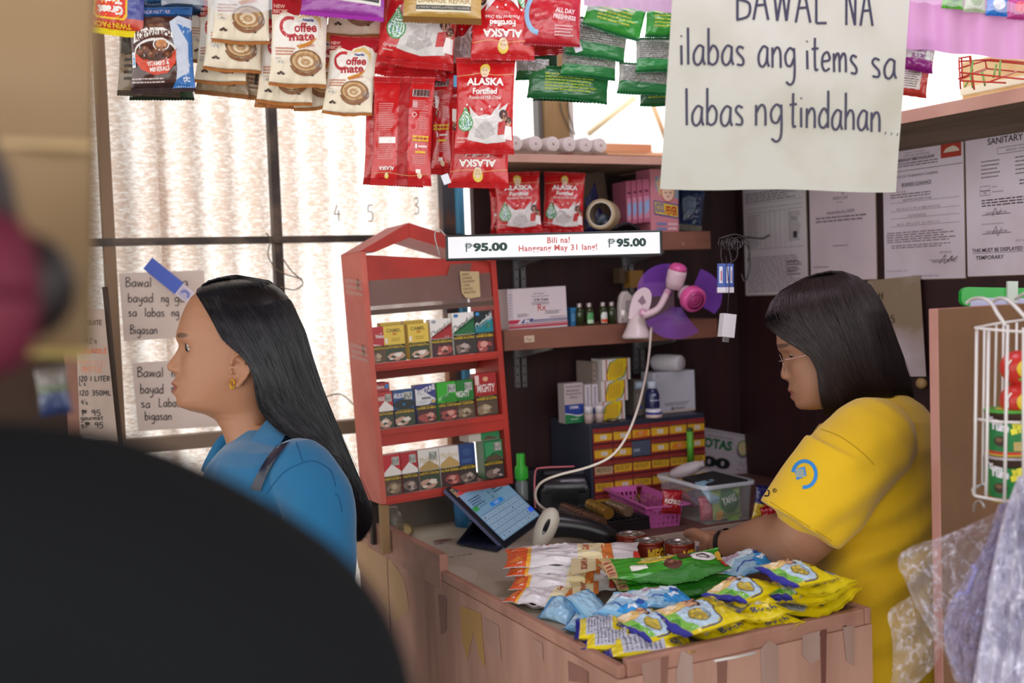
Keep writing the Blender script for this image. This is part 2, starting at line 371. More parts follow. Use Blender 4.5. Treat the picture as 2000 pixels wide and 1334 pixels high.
mb.box(DK, xm2-.009, YL-.045, .3, xm2+.011, YL-.018, 2.55); st(mb, 'trim_1')
z1 = ony(540, 470, YL).z; z2 = ony(430, 852, YL).z
mb = MB(); mb.box(DK, xl-.05, YL-.055, z1-.008, xr+.02, YL-.02, z1+.008); st(mb, 'trim_2')
mb = MB(); mb.box(M('#8d7a68', .6, metal=.2, bump=(30, .3)), xl-.05, YL-.055, z2-.016, xr+.02, YL-.02, z2+.016); st(mb, 'trim_3')
mb = MB(); x5 = xl+.005; mb.box(M('#8a7056', .7), x5-.012, YL-.05, .3, x5+.012, YL-.02, 2.55); st(mb, 'trim_4')
mb = MB(); xo = ony(250, 400, YL).x; mb.box(M('#7a6a5a', .9), xo-1.6, YL+.25, 0, xo-.02, YL+.35, 2.2); mb.obj('sky_blocker', label='unseen panel added outside to dim the left edge of the translucent wall', cat='light blocker')  # unseen panel added to keep sky light off the left sheets
# numbers written on the sheets
MK = M('#5d5650', .6)
for s, px, py in (('4', 652, 432), ('5', 718, 432), ('3', 808, 418)):
    m = MB(); hh, _ = hand(s, 0, 0, .021, .0028)
    for q in hh: m.dec(MK, q, S=lambda x, y, z: (x, -z, y))
    m.obj('written_number', T=Matrix.Translation(ony(px, py, YL-.011)), label={'4': 'leftmost', '5': 'middle', '3': 'rightmost'}[s]+' handwritten numeral %s on the corrugated wall' % s, cat='writing')
# thin wires poking through the wall
for pts, lb in (([(520, 455), (528, 470), (524, 500), (545, 530), (590, 545)], 'thin bent wire hanging from the wall bar above the woman in blue'),
            ([(552, 505), (570, 530), (592, 552), (575, 566), (548, 560)], 'short twisted wire beside the dark upright of the corrugated wall'),
            ([(636, 775), (665, 770), (690, 790), (705, 812)], 'brown twig like wire between long hair and red cigarette stand')):
    m = MB(); m.tube(M('#6b5a44', .6), [ony(x, y, YL-.06) for x, y in pts], .0016, 5, spl=4); m.obj('wire', label=lb, cat='wire')
# dark gap post, blue strip between corrugated wall and back wall
mb = MB(); a = ony(850, 420, YL+.02).x
mb.box(M('#4b4a4e', .7, var=('#8a5a44', 6, (1, 1, 1), .5, .6)), a, YL-.03, .6, a+.035, YL+.02, 2.3); st(mb, 'trim_5')
mb = MB(); mb.box(M('#5aa6cf', .5), a+.034, YL-.05, .6, a+.050, YL-.03, 2.3); st(mb, 'trim_6')
a = ony(922, 420, YL).x
mb = MB(); mb.box(M('#6f665c', .8, var=('#4b443e', 9, (1, 1, 1), .4, .6)), a, WB+.03, .6, a+.1, WB+.06, 1.66); st(mb, 'trim_7')

# top shelf along back and right walls (front edges pinkish)
PINK = M('#c99d8c', .6, bump=(18, .25), var=('#b78575', 7, (1, 1, 1), .4, .7))
UND = M('#8a745a', .8, bump=(30, .2, (1, .1, 1)), var=('#6b5742', 18, (1, .12, 1), .35, .7))
zt = ony(1180, 321, 2.14).z
def board(name, x0, y0, z0, x1, y1, z1, edge, under, lab, cat, parts=(), **k):
    """board whose faces carry an edge paint and a raw underside"""
    m = MB(); m.box(edge, x0, y0, z0, x1, y1, z1); m.mi[0] = m.mat(under)
    return m.obj(name, label=lab, cat=cat, bevel=.0012, **k)
cx = onx(1263, 316, 1.5)  # inner corner
g1 = onx(2000, 175, 1.50); g0 = onx(1767, 222, 1.50)
XS = 1.50
board('shelf_board', .95, 2.13, zt, XS, WB-.001, zt+.018, PINK, UND, 'pink edged top shelf board over the back wall carrying white rolls', 'shelf')
board('shelf_board', XS, .2, zt-.002, WR-.001, WB-.001, zt+.02, PINK, UND, 'pink edged top shelf board running over the certificates', 'shelf')
# shelf boards on the back wall, each with steel brackets
BROWN = M('#8b5a47', .6, bump=(20, .2), var=('#774a3b', 9, (1, 1, 3), .35, .7))
STEEL = M('#8f8f92', .4, metal=.7); HOLE = M('#17120f', .7)
def shelf(px0, px1, pyt, pyb, yf, lab):
    a = ony(px0, pyt[0], yf); b = ony(px0, pyb[0], yf); c = ony(px1, pyt[1], yf)
    m = MB(); m.box(BROWN, a.x, yf, b.z, c.x, WB-.001, a.z)
    m.mi[0] = m.mat(UND)
    return m.obj('wall_shelf', label=lab, cat='shelf', bevel=.0012), a, c
s2, a2, c2 = shelf(955, 1388, (457, 457), (496, 494), 2.17, 'brown wall shelf behind the lit price sign carrying milk pouches')
s3, a3, c3 = shelf(984, 1401, (646, 628), (686, 661), 2.17, 'middle brown wall shelf carrying the cream box and the fan')
Z2, Z3 = a2.z, a3.z
def bracket(px, py, top, n, lab):
    x = ony(px, py, WB-.01).x; m = MB()
    for dx in (-.009, .009):
        m.box(STEEL, x+dx-.006, WB-.012, top-n, x+dx+.006, WB-.002, top)
        for k in range(5): m.box(HOLE, x+dx-.002, WB-.0125, top-n+(k+.5)*n/5-.002, x+dx+.002, WB-.0119, top-n+(k+.5)*n/5+.002)
    m.add([(x-.006, WB-.012, top), (x+.006, WB-.012, top), (x+.006, 2.2, top), (x-.006, 2.2, top), (x-.006, WB-.012, top-.03), (x+.006, WB-.012, top-.03), (x+.006, 2.2, top-.006), (x-.006, 2.2, top-.006)],
          [(0, 1, 2, 3), (4, 7, 6, 5), (0, 4, 5, 1), (2, 6, 7, 3), (0, 3, 7, 4), (1, 5, 6, 2)], STEEL)
    m.obj('shelf_bracket', label=lab, cat='bracket')
zb2 = ony(955, 496, 2.17).z; zb3 = ony(984, 686, 2.17).z
bracket(1014, 520, zb2, .11, 'grey slotted steel bracket under the left end of the upper shelf')
bracket(1016, 700, zb3, .10, 'grey slotted steel bracket under the left end of the middle shelf')
bracket(1226, 520, zb2, .11, 'grey slotted steel bracket under the upper shelf near the fan')
bracket(1248, 680, zb3, .09, 'grey slotted steel bracket behind the yellow medicine boxes')
# wooden pillar and things seen through the opening above the top shelf
mb = MB(); p = ony(1090, 235, 2.5)
mb.box(M('#ab8a5e', .8, var=('#8d6f49', 12, (1, 1, .3), .35, .7), bump=(30, .3, (1, 1, .1))), p.x-.033, 2.5, 1.0, p.x+.033, 2.56, 2.62); st(mb, 'trim_8')
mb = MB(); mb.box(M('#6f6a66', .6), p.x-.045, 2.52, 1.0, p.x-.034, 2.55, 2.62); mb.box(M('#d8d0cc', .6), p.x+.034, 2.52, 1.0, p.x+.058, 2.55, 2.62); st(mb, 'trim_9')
for k, pts in enumerate(([(1093, 200), (1100, 225), (1118, 262)], [(1108, 200), (1112, 225), (1124, 264)])):
    m = MB(); m.tube(M('#3c3a36', .5), [ony(x, y, 2.49) for x, y in pts], .0017, 5, spl=4); m.obj('cable', label=('left', 'right')[k]+' of two dark cables running down the wooden pillar', cat='cable')
# neighbour's roof and beams outside
ORG = M('#d98c55', .8, bump=(10, .3)); CRM = M('#f3d3a2', .8, var=('#e4b06f', 5, (1, 1, 1), .4, .6))
mb = MB()
mb.box(M('#c98b67', .9), 1.0, 3.4, 1.915, 2.3, 3.45, 1.945); mb.box(M('#d9b18c', .8), 2.0, 3.5, 1.88, 2.45, 3.55, 1.93)
a, b = ony(1148, 262, 3.3), ony(1240, 190, 3.3); mb.tube(M('#efd9b4', .8), [a, b], .012, 4)
a, b = ony(1275, 205, 3.3), ony(1300, 270, 3.3); mb.tube(M('#efc9a0', .8), [a, b], .012, 4)
mb.box(M('#c7392e', .7), 2.33, 3.2, 1.75, 2.9, 3.25, 2.0)
mb.obj('roof_frame', label='sunlit timber roof frame of the neighbouring building beyond the opening', cat='roof')
mb = MB(); mb.box(CRM, 2.5, -.6, 1.2, 2.56, 2.2, 2.02); mb.box(M('#fff2d8', .8), 2.49, -.6, 1.93, 2.57, 2.2, 1.95); mb.box(M('#f8e2bd', .8), 2.48, -.6, 1.84, 2.5, 2.2, 1.85)
mb.obj('neighbour_wall', label='sunlit cream outside wall beyond the gap over the certificates', cat='wall')

# ================================================================= counter
ZC, ZS = .93, .95
UL, VF = .788, 1.28
TOP = M('#c2baa8', .6, bump=(25, .15), var=('#a59c88', 6, (1, 1, 1), .35, .65))
SIDE = M('#b48a78', .7, bump=(35, .35, (1, 1, .12)), var=('#966c5c', 16, (1, 1, .12), .35, .7))
EDG = M('#ad7f6d', .6, bump=(25, .3), var=('#8f6353', 12, (1, 1, 1), .4, .7))
UE = onz(1707, 1190, ZC+.02).x
ct = empty('shop_counter', (UL, VF, 0), 'worn pink brown plywood counter with raised rim and pale stained top', 'counter')
CI = Matrix.Translation((-UL, -VF, 0))
def cpart(m, name, **k): return m.obj(name, ct, T=CI, **k)
m = MB(); m.slab(TOP, ([(UL+.012, VF+.012), (UE-.012, VF+.012), (UE-.012, 1.874), (1.194, 1.874), (1.194, WB-.005), (UL+.012, WB-.005)], []), ZC-.015, ZC)
# worn paint patches and pen marks on the top
for px, py, rx, ry, c in ((925, 1180, .05, .03, '#c9c2b4'), (1010, 1215, .04, .02, '#cdc6ba'), (900, 1120, .03, .05, '#bdb5a4'), (980, 1230, .03, .02, '#b59a92'), (1100, 1260, .05, .018, '#d2ccc1')):
    q = onz(px, py, ZC); R_ = random.Random(px)
    pts = [(q.x+rx*math.cos(a/18*2*PI)*(.6+.5*R_.random()), q.y+ry*1.6*math.sin(a/18*2*PI)*(.6+.5*R_.random())) for a in range(18)]
    pts = [(max(x_, UL+.016), y_) for x_, y_ in pts]; m.dec(M(c, .7, bump=(30, .2)), sh_poly(pts), z=ZC+.0004)
for px, py, c, r in ((865, 1056, '#7d2f35', .022), (858, 1062, '#8a4a4a', .012)):
    q = onz(px, py, ZC); m.dec(ink(c), sh_ell(q.x, q.y, r, r*.45), z=ZC+.0006)
q = onz(868, 1090, ZC)
for sx, sy in ((0, 0), (.012, 0), (.024, 0), (.036, 0), (.05, 0)):
    m.dec(ink('#3b3f5c'), sh_line([(q.x+sx, q.y+.004), (q.x+sx+.004, q.y-.006), (q.x+sx+.009, q.y+.004)], .0016), z=ZC+.0007)
cpart(m, 'countertop')
yk = onz(855, 1110, ZC+.02).y
RZ = .022
m = MB(); m.box(SIDE, UL, VF, 0, UL+.012, WB-.005, ZC-.004)
def stain_or_reflection(m, col, pts, plane, k):
    fn = onx if plane == 'x' else ony
    q = [fn(x, y, (UL if plane == 'x' else VF)) for x, y in pts]
    m.dec(M(col, .65, bump=(35, .3, (1, 1, .1)), var=(MIXC[col], 14, (1, 1, .1), .35, .7)), sh_poly([(p.y, p.z) if plane == 'x' else (p.x, p.z) for p in q]), S=(lambda a, b, z: (UL-.0006-.0001*k, a, b)) if plane == 'x' else (lambda a, b, z: (a, VF-.0006-.0001*k, b)))
MIXC = {'#b58b45': '#a57d4a', '#a98478': '#9f7a69', '#a98a5c': '#b48c74', '#b09a92': '#9c7c70', '#5f322c': '#70443a', '#8c6054': '#7a5145', '#a3877c': '#946c5e'}
for k, (c, pts) in enumerate((('#a98a5c', [(690, 1045), (712, 1060), (756, 1084), (790, 1130), (800, 1190), (770, 1215), (735, 1160), (700, 1110)]), ('#b58b45', [(898, 1182), (940, 1198), (948, 1302), (937, 1285), (926, 1232), (913, 1290), (903, 1250)]), ('#a98478', [(945, 1205), (975, 1222), (980, 1290), (960, 1262), (948, 1250)]), ('#8c6054', [(856, 1160), (872, 1166), (872, 1230), (862, 1240)]), ('#a98478', [(1040, 1245), (1060, 1256), (1062, 1290), (1048, 1275)]), ('#8c6054', [(1110, 1290), (1150, 1312), (1150, 1334), (1112, 1330)]))): stain_or_reflection(m, c, pts, 'x', k)  # first patch paints in a person's yellowish reflection, the others are paint stains
p1, p2 = onx(757, 1085, UL), onx(757, 1170, UL); m.box(M('#5d3f36', .8), UL-.0012, p1.y, p2.z-.4, UL, p1.y+.002, p1.z)
cpart(m, 'side_panel')
m = MB(); m.box(SIDE, UL+.012, VF, 0, UE, VF+.012, ZC-.004)
for k, (c, pts) in enumerate((('#a3877c', [(1252, 1296), (1290, 1286), (1290, 1345), (1258, 1350)]), ('#8c6054', [(1290, 1284), (1306, 1280), (1302, 1350), (1290, 1350)]), ('#b09a92', [(1320, 1312), (1330, 1270), (1352, 1282), (1354, 1345), (1322, 1350)]), ('#a3877c', [(1484, 1268), (1500, 1250), (1520, 1262), (1520, 1345), (1488, 1350)]), ('#b09a92', [(1566, 1240), (1600, 1232), (1600, 1288), (1582, 1296), (1566, 1280)]), ('#5f322c', [(1602, 1231), (1614, 1228), (1612, 1345), (1604, 1350)]), ('#a3877c', [(1645, 1224), (1668, 1220), (1668, 1300), (1652, 1290)]), ('#8c6054', [(1400, 1290), (1420, 1284), (1418, 1345), (1402, 1350)]))): stain_or_reflection(m, c, pts, 'y', k)
cpart(m, 'front_panel')
m = MB(); m.box(EDG, UL, VF+.003, ZC-.004, UL+.014, yk, ZC+RZ*.65); cpart(m, 'rim', bevel=.003, label='low chipped rim along the left side')
m = MB(); m.box(EDG, UL-.002, yk, ZC-.02, UL+.016, yk+.40, ZC+RZ+.022); cpart(m, 'rim', bevel=.002, label='higher raised rim near the cigarette stand')
m = MB(); m.box(EDG, UL+.014, VF, ZC-.004, UE-.014, VF+.014, ZC+RZ); cpart(m, 'rim', bevel=.003)
m = MB(); m.box(EDG, UE-.014, VF, ZC-.004, UE, VF+.42, ZC+RZ); cpart(m, 'rim', bevel=.003)
m = MB(); m.box(SIDE, UE-.012, VF+.012, 0, UE, 1.87, ZC-.004); cpart(m, 'end_panel')
m = MB(); T_ = camM(1435, 1282, 1.0); q0 = ony(1395, 1291, VF-.001); q1 = ony(1475, 1275, VF-.001)
m.tube(M('#d9d4d0', .5), [q0, q0.lerp(q1, .5)+Vector((0, -.001, 0)), q1], .0022, 6); cpart(m, 'paper_strip', label='torn white paper strip stuck on the front panel')
# rear worktop along the back wall
m = MB(); m.box(M('#6e4a40', .6, var=('#594038', 10, (1, 1, 1), .35, .65)), 1.197, 1.878, .0, WR-.002, WB-.002, ZS)
m.mi = [m.mat(M('#bba79a', .7, bump=(30, .3)))]*6; m.mi[1] = m.mat(M('#6e4a40', .55, var=('#593c34', 10, (1, 1, 1), .35, .65)))
m.v = [(a, b, (c if c > .5 else .0)) for a, b, c in m.v]
m.obj('back_worktop', label='brown rear worktop with a pale chipped front edge under the drawer cabinet', cat='worktop', bevel=.002)
# ================================================================= pillow pouches
RED, WHT, CREAM = '#c4191f', '#f1eeea', '#eadfca'
def pouch(name, w, h, bulge, base, decs, sealh=.06, seed=1, edge=None, wr=1.0, wave=.0, backc=None, gus=.0, flat=.0, sealT=True):
    """w,h metres; base colour or list of (v0,v1,colour) bands (v 0 bottom..1 top); decs list of (material, shape) in units where the
    pouch spans x -50..50 and y -50*h/w..50*h/w. returns Empty-free body object with seal children"""
    R = random.Random(seed); u = w/100; hh = 50*h/w; ph = R.random()*50
    bands = base if isinstance(base, list) else [(0, 1, base)]
    def Zf(a, b):
        bb = min(1, abs(b)/(1-sealh*2)); aa = min(1, abs(a))
        z = bulge*(max(0, 1-aa**2.4))**.6*(max(0, 1-bb**2.6))**.62
        cr = math.exp(-(1-bb)*5)*(1-aa**4)
        z += wr*bulge*.20*math.cos(a*12+ph+2*noise.noise(Vector((a*2, b, ph))))*cr*(.5+noise.noise(Vector((a*3, b*2, ph))))
        e_ = (1-aa**4)*(1-bb**6); z += wr*bulge*.20*noise.noise(Vector((a*2.2, b*2.6, ph)))*e_
        r1 = 1-abs(noise.noise(Vector((a*1.9+b*.8, b*2.3-a*.5, ph+4))))*3; r2 = 1-abs(noise.noise(Vector((a*3.1-b*1.4, b*3.0+a, ph+7))))*3
        z += wr*bulge*e_*(.20*max(0, r1)**2+.13*max(0, r2)**2)
        z += wr*bulge*.05*noise.noise(Vector((a*7, b*8, ph+9)))*(1-aa**3)
        return z
    def XY(x, y):
        a, b = x/50, y/hh
        k = 1-.085*(1-min(1, abs(b))**3)*(bulge/w*7)
        sag = wave*w*math.sin(a*2.6+ph)*max(0, abs(b)-.35)*(1 if b < 0 else .5)
        return x*u*k + wr*.006*w*noise.noise(Vector((b*3, ph, 1)))*(-1 if a < 0 else 1)*abs(a), y*u+sag*.35, sag
    def S(x, y, z=0, sgn=1):
        X, Y, sg = XY(x, y); return (X, Y, sgn*(Zf(x/50, y/hh)+z)+sg+flat*w*math.sin(x/50*2+ph)*.3)
    m = MB(); nx, ny = 30, 46; b0 = 1-sealh*2
    def shell(sgn, col=None):
        for v0, v1, c in bands:
            v0_, v1_ = max(v0, sealh*.98), min(v1, 1-sealh*.98)
            if v1_ <= v0_: continue
            nn = max(2, int(ny*(v1_-v0_)))
            m.grid(foil(col or c), lambda p, q: S((p*2-1)*50*sgn, (v0_+(v1_-v0_)*q)*2*hh-hh, 0, sgn), nx, nn)
    shell(1); shell(-1, backc)
    for i, (mt, shp) in enumerate(decs):
        m.dec(mt, shp, S=S, z=.0004+.00013*min(i, 14), L=4)
    body = m.obj(name)
    ec = edge or (bands[0][2], bands[-1][2])
    for k, (lo, c) in enumerate(((True, ec[0]), (False, ec[1]))):
        if not lo and not sealT: continue
        q = MB(); n = 44; rows = 5; vv = []; ff = []
        for sg in (1, -1):
            k0 = len(vv)
            for j in range(rows+1):
                t = j/rows; b = (-1+sealh*2*t) if lo else (1-sealh*2*t)
                for i in range(n+1):
                    a = -1+2*i/n; zz = .0009*math.cos(j*PI)*(.4 if j in (0, rows) else 1)
                    x, y, z = S(a*50, b*hh); f = t**.5
                    if j == 0: y += (.9 if i % 2 else -.3)*u*(-1 if lo else 1)
                    vv.append((x, y, z*f*sg if False else (z if sg > 0 else z-.0005)+zz*.6))
            for j in range(rows):
                for i in range(n):
                    a_ = k0+j*(n+1)+i; ff.append((a_, a_+1, a_+n+2, a_+n+1) if (sg > 0) == lo else (a_, a_+n+1, a_+n+2, a_+1))
        q.add(vv, ff, foil(c, .32), sm=False); q.obj('seal', body)
    return body
def place(o, px, py, w_, D, rot=0, yaw=0, tilt=0, sx=1, sy=1):
    o.matrix_world = scl(camM(px, py, D, rot, yaw, tilt), sx, sy, 1); return o
def T_(s, x0, y0, x1, y1, **k): return sh_text(s, x0, y0, x1, y1, **k)
# -- designs, all in pouch units (x -50..50)
SILV = foil('#b9b4b2', .2)
def face(cx, cy, r, col='#e9cfae', flip=1, hair='#e8cf55'):
    return [(ink(hair), sh_ell(cx, cy+flip*r*.25, r*.86, r*1.0)), (ink(col), sh_ell(cx, cy-flip*r*.2, r*.7, r*.9)),
            (ink('#6b4634'), sh_ell(cx-r*.27, cy, r*.09, r*.07, 8)), (ink('#6b4634'), sh_ell(cx+r*.27, cy, r*.09, r*.07, 8)),
            (ink('#b0493c'), sh_ring(cx, cy-flip*r*.45, r*.3, r*.2, r*.06, PI if flip > 0 else 0, 2*PI if flip > 0 else PI, 8)),
            (ink('#3b5aa0'), sh_poly([(cx-r*.5, cy-flip*r*1.25), (cx, cy-flip*r*1.0), (cx+r*.5, cy-flip*r*1.25), (cx, cy-flip*r*1.1)] if flip > 0 else [(cx-r*.5, cy-flip*r*1.25), (cx, cy-flip*r*1.1), (cx+r*.5, cy-flip*r*1.25), (cx, cy-flip*r*1.0)]))]
def milkfront(H, flip=False):
    """red milk pouch print; H half height in units"""
    d = []
    gold = ink('#d9a066')
    d += [(gold, sh_line([(-49, H*.60), (-25, H*.63), (-5, H*.66), (20, H*.62), (49, H*.66)], 1.1))]
    d += face(0, H*.71, 10)
    d += [(ink(WHT), T_('ALASKA', -31, H*.40, 33, H*.56, bold=.035)), (ink(WHT), T_('Fortified', -20, H*.22, 22, H*.35, bold=.03)),
          (ink(WHT), T_('Powdered Milk Drink', -27, H*.11, 30, H*.19, shear=.3))]
    sp = [(-28, -H*.72), (-22, -H*.35), (-24, -H*.18), (-26, -H*.02), (-17, -H*.16), (-9, -H*.24), (2, -H*.2), (12, -H*.22), (19, -H*.1), (30, H*.04), (26, -H*.12), (33, -H*.04), (42, H*.06), (35, -H*.2), (32, -H*.4), (38, -H*.75), (5, -H*.80)]
    d += [(ink('#d9d4d2'), sh_poly(sp)), (ink('#bdb7b6'), sh_poly([(-14, -H*.5), (0, -H*.34), (14, -H*.4), (20, -H*.6), (0, -H*.72), (-16, -H*.66)])), (ink('#f4f2f0'), sh_line([(-22, -H*.3), (-12, -H*.26), (4, -H*.28), (20, -H*.2)], 1.6))]
    for x, y in ((-30, .0), (-34, -.08), (10, -.04), (-4, -.1)): d.append((ink(WHT), sh_ell(x, H*y, 1.6, 1.9, 8)))
    drop = lambda r_: sh_poly([(-32, -H*.38+r_*2.0)]+[(-32+r_*math.cos(a), -H*.38+r_*math.sin(a)) for a in [math.radians(28-i*236/14) for i in range(15)]])
    d += [(ink('#4f9a57'), drop(13.5)), (ink('#e9f1f4'), drop(11.6)),
          (ink('#4a8fc9'), sh_greek(-41, -H*.48, -33, -H*.28, 5, seed=3)), (ink('#4a8fc9'), sh_greek(-31, -H*.46, -23, -H*.3, 4, seed=4)), (ink('#4a8fc9'), sh_rect(-32.6, -H*.5, -31.8, -H*.24))]
    # mother and child
    d += [(ink('#3d2420'), sh_ell(34, -H*.2, 7, 8)), (ink('#d8a284'), sh_ell(35, -H*.24, 5, 6.5)), (ink('#c2383a'), sh_poly([(24, -H*.62), (26, -H*.36), (34, -H*.34), (36, -H*.6)])),
          (ink('#4a2c24'), sh_ell(43, -H*.32, 5, 6)), (ink('#e3b092'), sh_ell(43, -H*.36, 4, 5)), (ink('#f1e9e6'), sh_poly([(34, -H*.7), (38, -H*.42), (48, -H*.44), (48, -H*.72)]))]
    d += [(ink(WHT), T_('Original', -46, -H*.72, -28, -H*.66)), (ink('#e9b7b0'), sh_greek(-46, -H*.79, -32, -H*.74, 1))]
    if flip: d = [(m_, ([(-x, -y) for x, y in s[0]], s[1])) for m_, s in d]
    return d
def milkback(H):
    d = [(ink('#a5161b'), sh_rect(-4, -H, 10, H*.9)), (ink('#8e1217'), sh_line([(-5, -H), (-5, H)], 1)), (ink('#8e1217'), sh_line([(11, -H), (11, H)], 1))]
    d += [(ink('#d98f8c'), sh_greek(-40, -H*.55, -10, H*.5, 26, seed=5)), (ink('#e8b9b6'), sh_ring(-25, -H*.05, 17, 100, .6, 0, .01)), (ink('#f3efee'), sh_rect(-38, -H*.25, -9, -H*.14))]
    d += [(ink('#c8b8b6'), sh_rect(16, H*.62, 44, H*.76))]+[(ink('#4b1414'), sh_rect(16+i*1.9, H*.63, 16.9+i*1.9+(.6 if i % 3 else 0), H*.755)) for i in range(15)]
    d += [(ink('#d98f8c'), sh_greek(18, H*.36, 44, H*.56, 6, seed=6)), (ink('#c9a09f'), sh_rect(18, H*.42, 26, H*.53)), (ink('#e7dad9'), sh_ring(22, H*.28, 4, 4, 1)), (ink('#d98f8c'), sh_greek(30, H*.02, 44, H*.34, 9, seed=7)),
          (ink('#e0b51f'), sh_rect(20, -H*.14, 46, -H*.1)), (ink('#e0b51f'), sh_rect(20, -H*.2, 46, -H*.16)), (ink('#a5161b'), sh_greek(21, -H*.19, 45, -H*.11, 2, seed=9)),
          (ink(WHT), sh_rect(25, -H*.33, 28, -H*.25)), (ink('#efe0df'), sh_greek(30, -H*.32, 45, -H*.27, 1, t=.7, seed=8)), (ink('#e0b51f'), sh_rect(25, -H*.42, 42, -H*.38)), (ink('#d98f8c'), sh_greek(20, -H*.62, 45, -H*.45, 5, seed=12))]
    d += [(ink(WHT), T_('ALASKA', -36, -H*.74, -10, -H*.67, rot=180, bold=.03))]+face(-23, -H*.83, 4, flip=-1)+[(ink(WHT), sh_rect(26, -H*.78, 34, -H*.71)), (ink('#d9a066'), sh_line([(-46, -H*.8), (-20, -H*.78), (15, -H*.83), (46, -H*.79)], .8)), (ink('#e9cfae'), sh_ell(32, -H*.82, 4, 5))]
    return d
def coffee(H):
    cr = ink('#f3eee6'); brn = ink('#8a5a34')
    d = [(ink('#efe6d6'), sh_poly([(-50, -H*.4)]+[(-46, H*.35), (-42, H*.55), (-28, H*.68), (-10, H*.60), (-4, H*.55), (2, H*.66), (22, H*.76), (40, H*.68), (49, H*.5)]+[(50, -H*.4)])),
         (ink('#e9dcc4'), sh_rect(-50, -H*.93, 50, -H*.4)), (ink('#e2bf72'), sh_poly([(-2, H*.52), (8, H*.66), (24, H*.70), (38, H*.55), (40, H*.3), (34, H*.5), (22, H*.60), (8, H*.57)])),
         (cr, sh_poly([(-46, -H*.35), (-44, H*.4), (-34, H*.58), (-20, H*.56), (-8, H*.48), (6, H*.57), (24, H*.58), (35, H*.42), (34, H*.2), (20, -H*.1), (0, -H*.25)]))]
    d += [(ink('#c2313a'), sh_ring(-16, H*.32, 20, 19, 6, PI*.38, PI*1.72, 18)), (ink('#b31f2b'), T_('offee', -9, H*.22, 32, H*.44, rot=4, bold=.03)), (ink('#b31f2b'), T_('mate', -18, H*.02, 29, H*.20, rot=5, bold=.035)),
          (ink('#2a3a8a'), T_('Nestle', 6, H*.47, 26, H*.54, bold=.03)), (ink('#cf8a32'), sh_poly([(-4, -H*.10), (16, H*.0), (34, H*.12), (22, -H*.06), (2, -H*.17)])), (ink('#c9472e'), T_('THE ORIGINAL', 6, -H*.12, 30, -H*.06, rot=16))]
    # cup of coffee
    for rx, c in ((30, '#8d6237'), (26, '#c9a675'), (21, '#a97b4c'), (15, '#e3cfae'), (9, '#b78d5e'), (4, '#ead9bd')):
        d.append((ink(c), sh_ell(14, -H*.42-(30-rx)*.12, rx*.95, rx*.95*.62*H/70)))
    d += [(brn, sh_ring(14, -H*.45, 30, 22*H/70, 6, PI*1.1, PI*1.9, 14)), (ink('#c98a6c'), sh_greek(-42, -H*.34, -4, -H*.14, 3, t=.55, seed=3)),
          (ink(WHT), T_('80g', -42, -H*.52, -25, -H*.43, bold=.03)), (ink('#5d5148'), T_('80g', -41.6, -H*.515, -25.4, -H*.435)), (ink('#5d5148'), T_('NET WT.', -41, -H*.41, -31, -H*.38)), (ink('#6f6a72'), sh_ring(38, -H*.5, 6, 9, 1.2)), (ink('#8a8790'), sh_greek(33, -H*.56, 43, -H*.44, 4, seed=2))]
    for x, y in ((-30, -.70), (-34, -.73), (-26, -.73), (26, -.74)): d.append((ink('#3e2617'), sh_ell(x, H*y, 3, 2, 10)))
    d += [(ink('#e6b0a2'), T_('NEW', -46, H*.74, -26, H*.83, bold=.03)), (ink('#e6b0a2'), T_('RECIPE', -47, H*.62, -22, H*.71, bold=.03)), (ink('#8a8378'), sh_rect(-50, -H*.93, 50, -H*.925))]
    return d
def coffeep(name, seed, w=.0875, h=.135): 
    H = 50*h/w
    return pouch(name, w, h, .010, [(0, .075, '#b06f3c'), (.075, .80, CREAM), (.80, 1, '#b3202a')], coffee(H), seed=seed, edge=('#b5763f', '#b3202a'), wave=.05, sealh=.035)
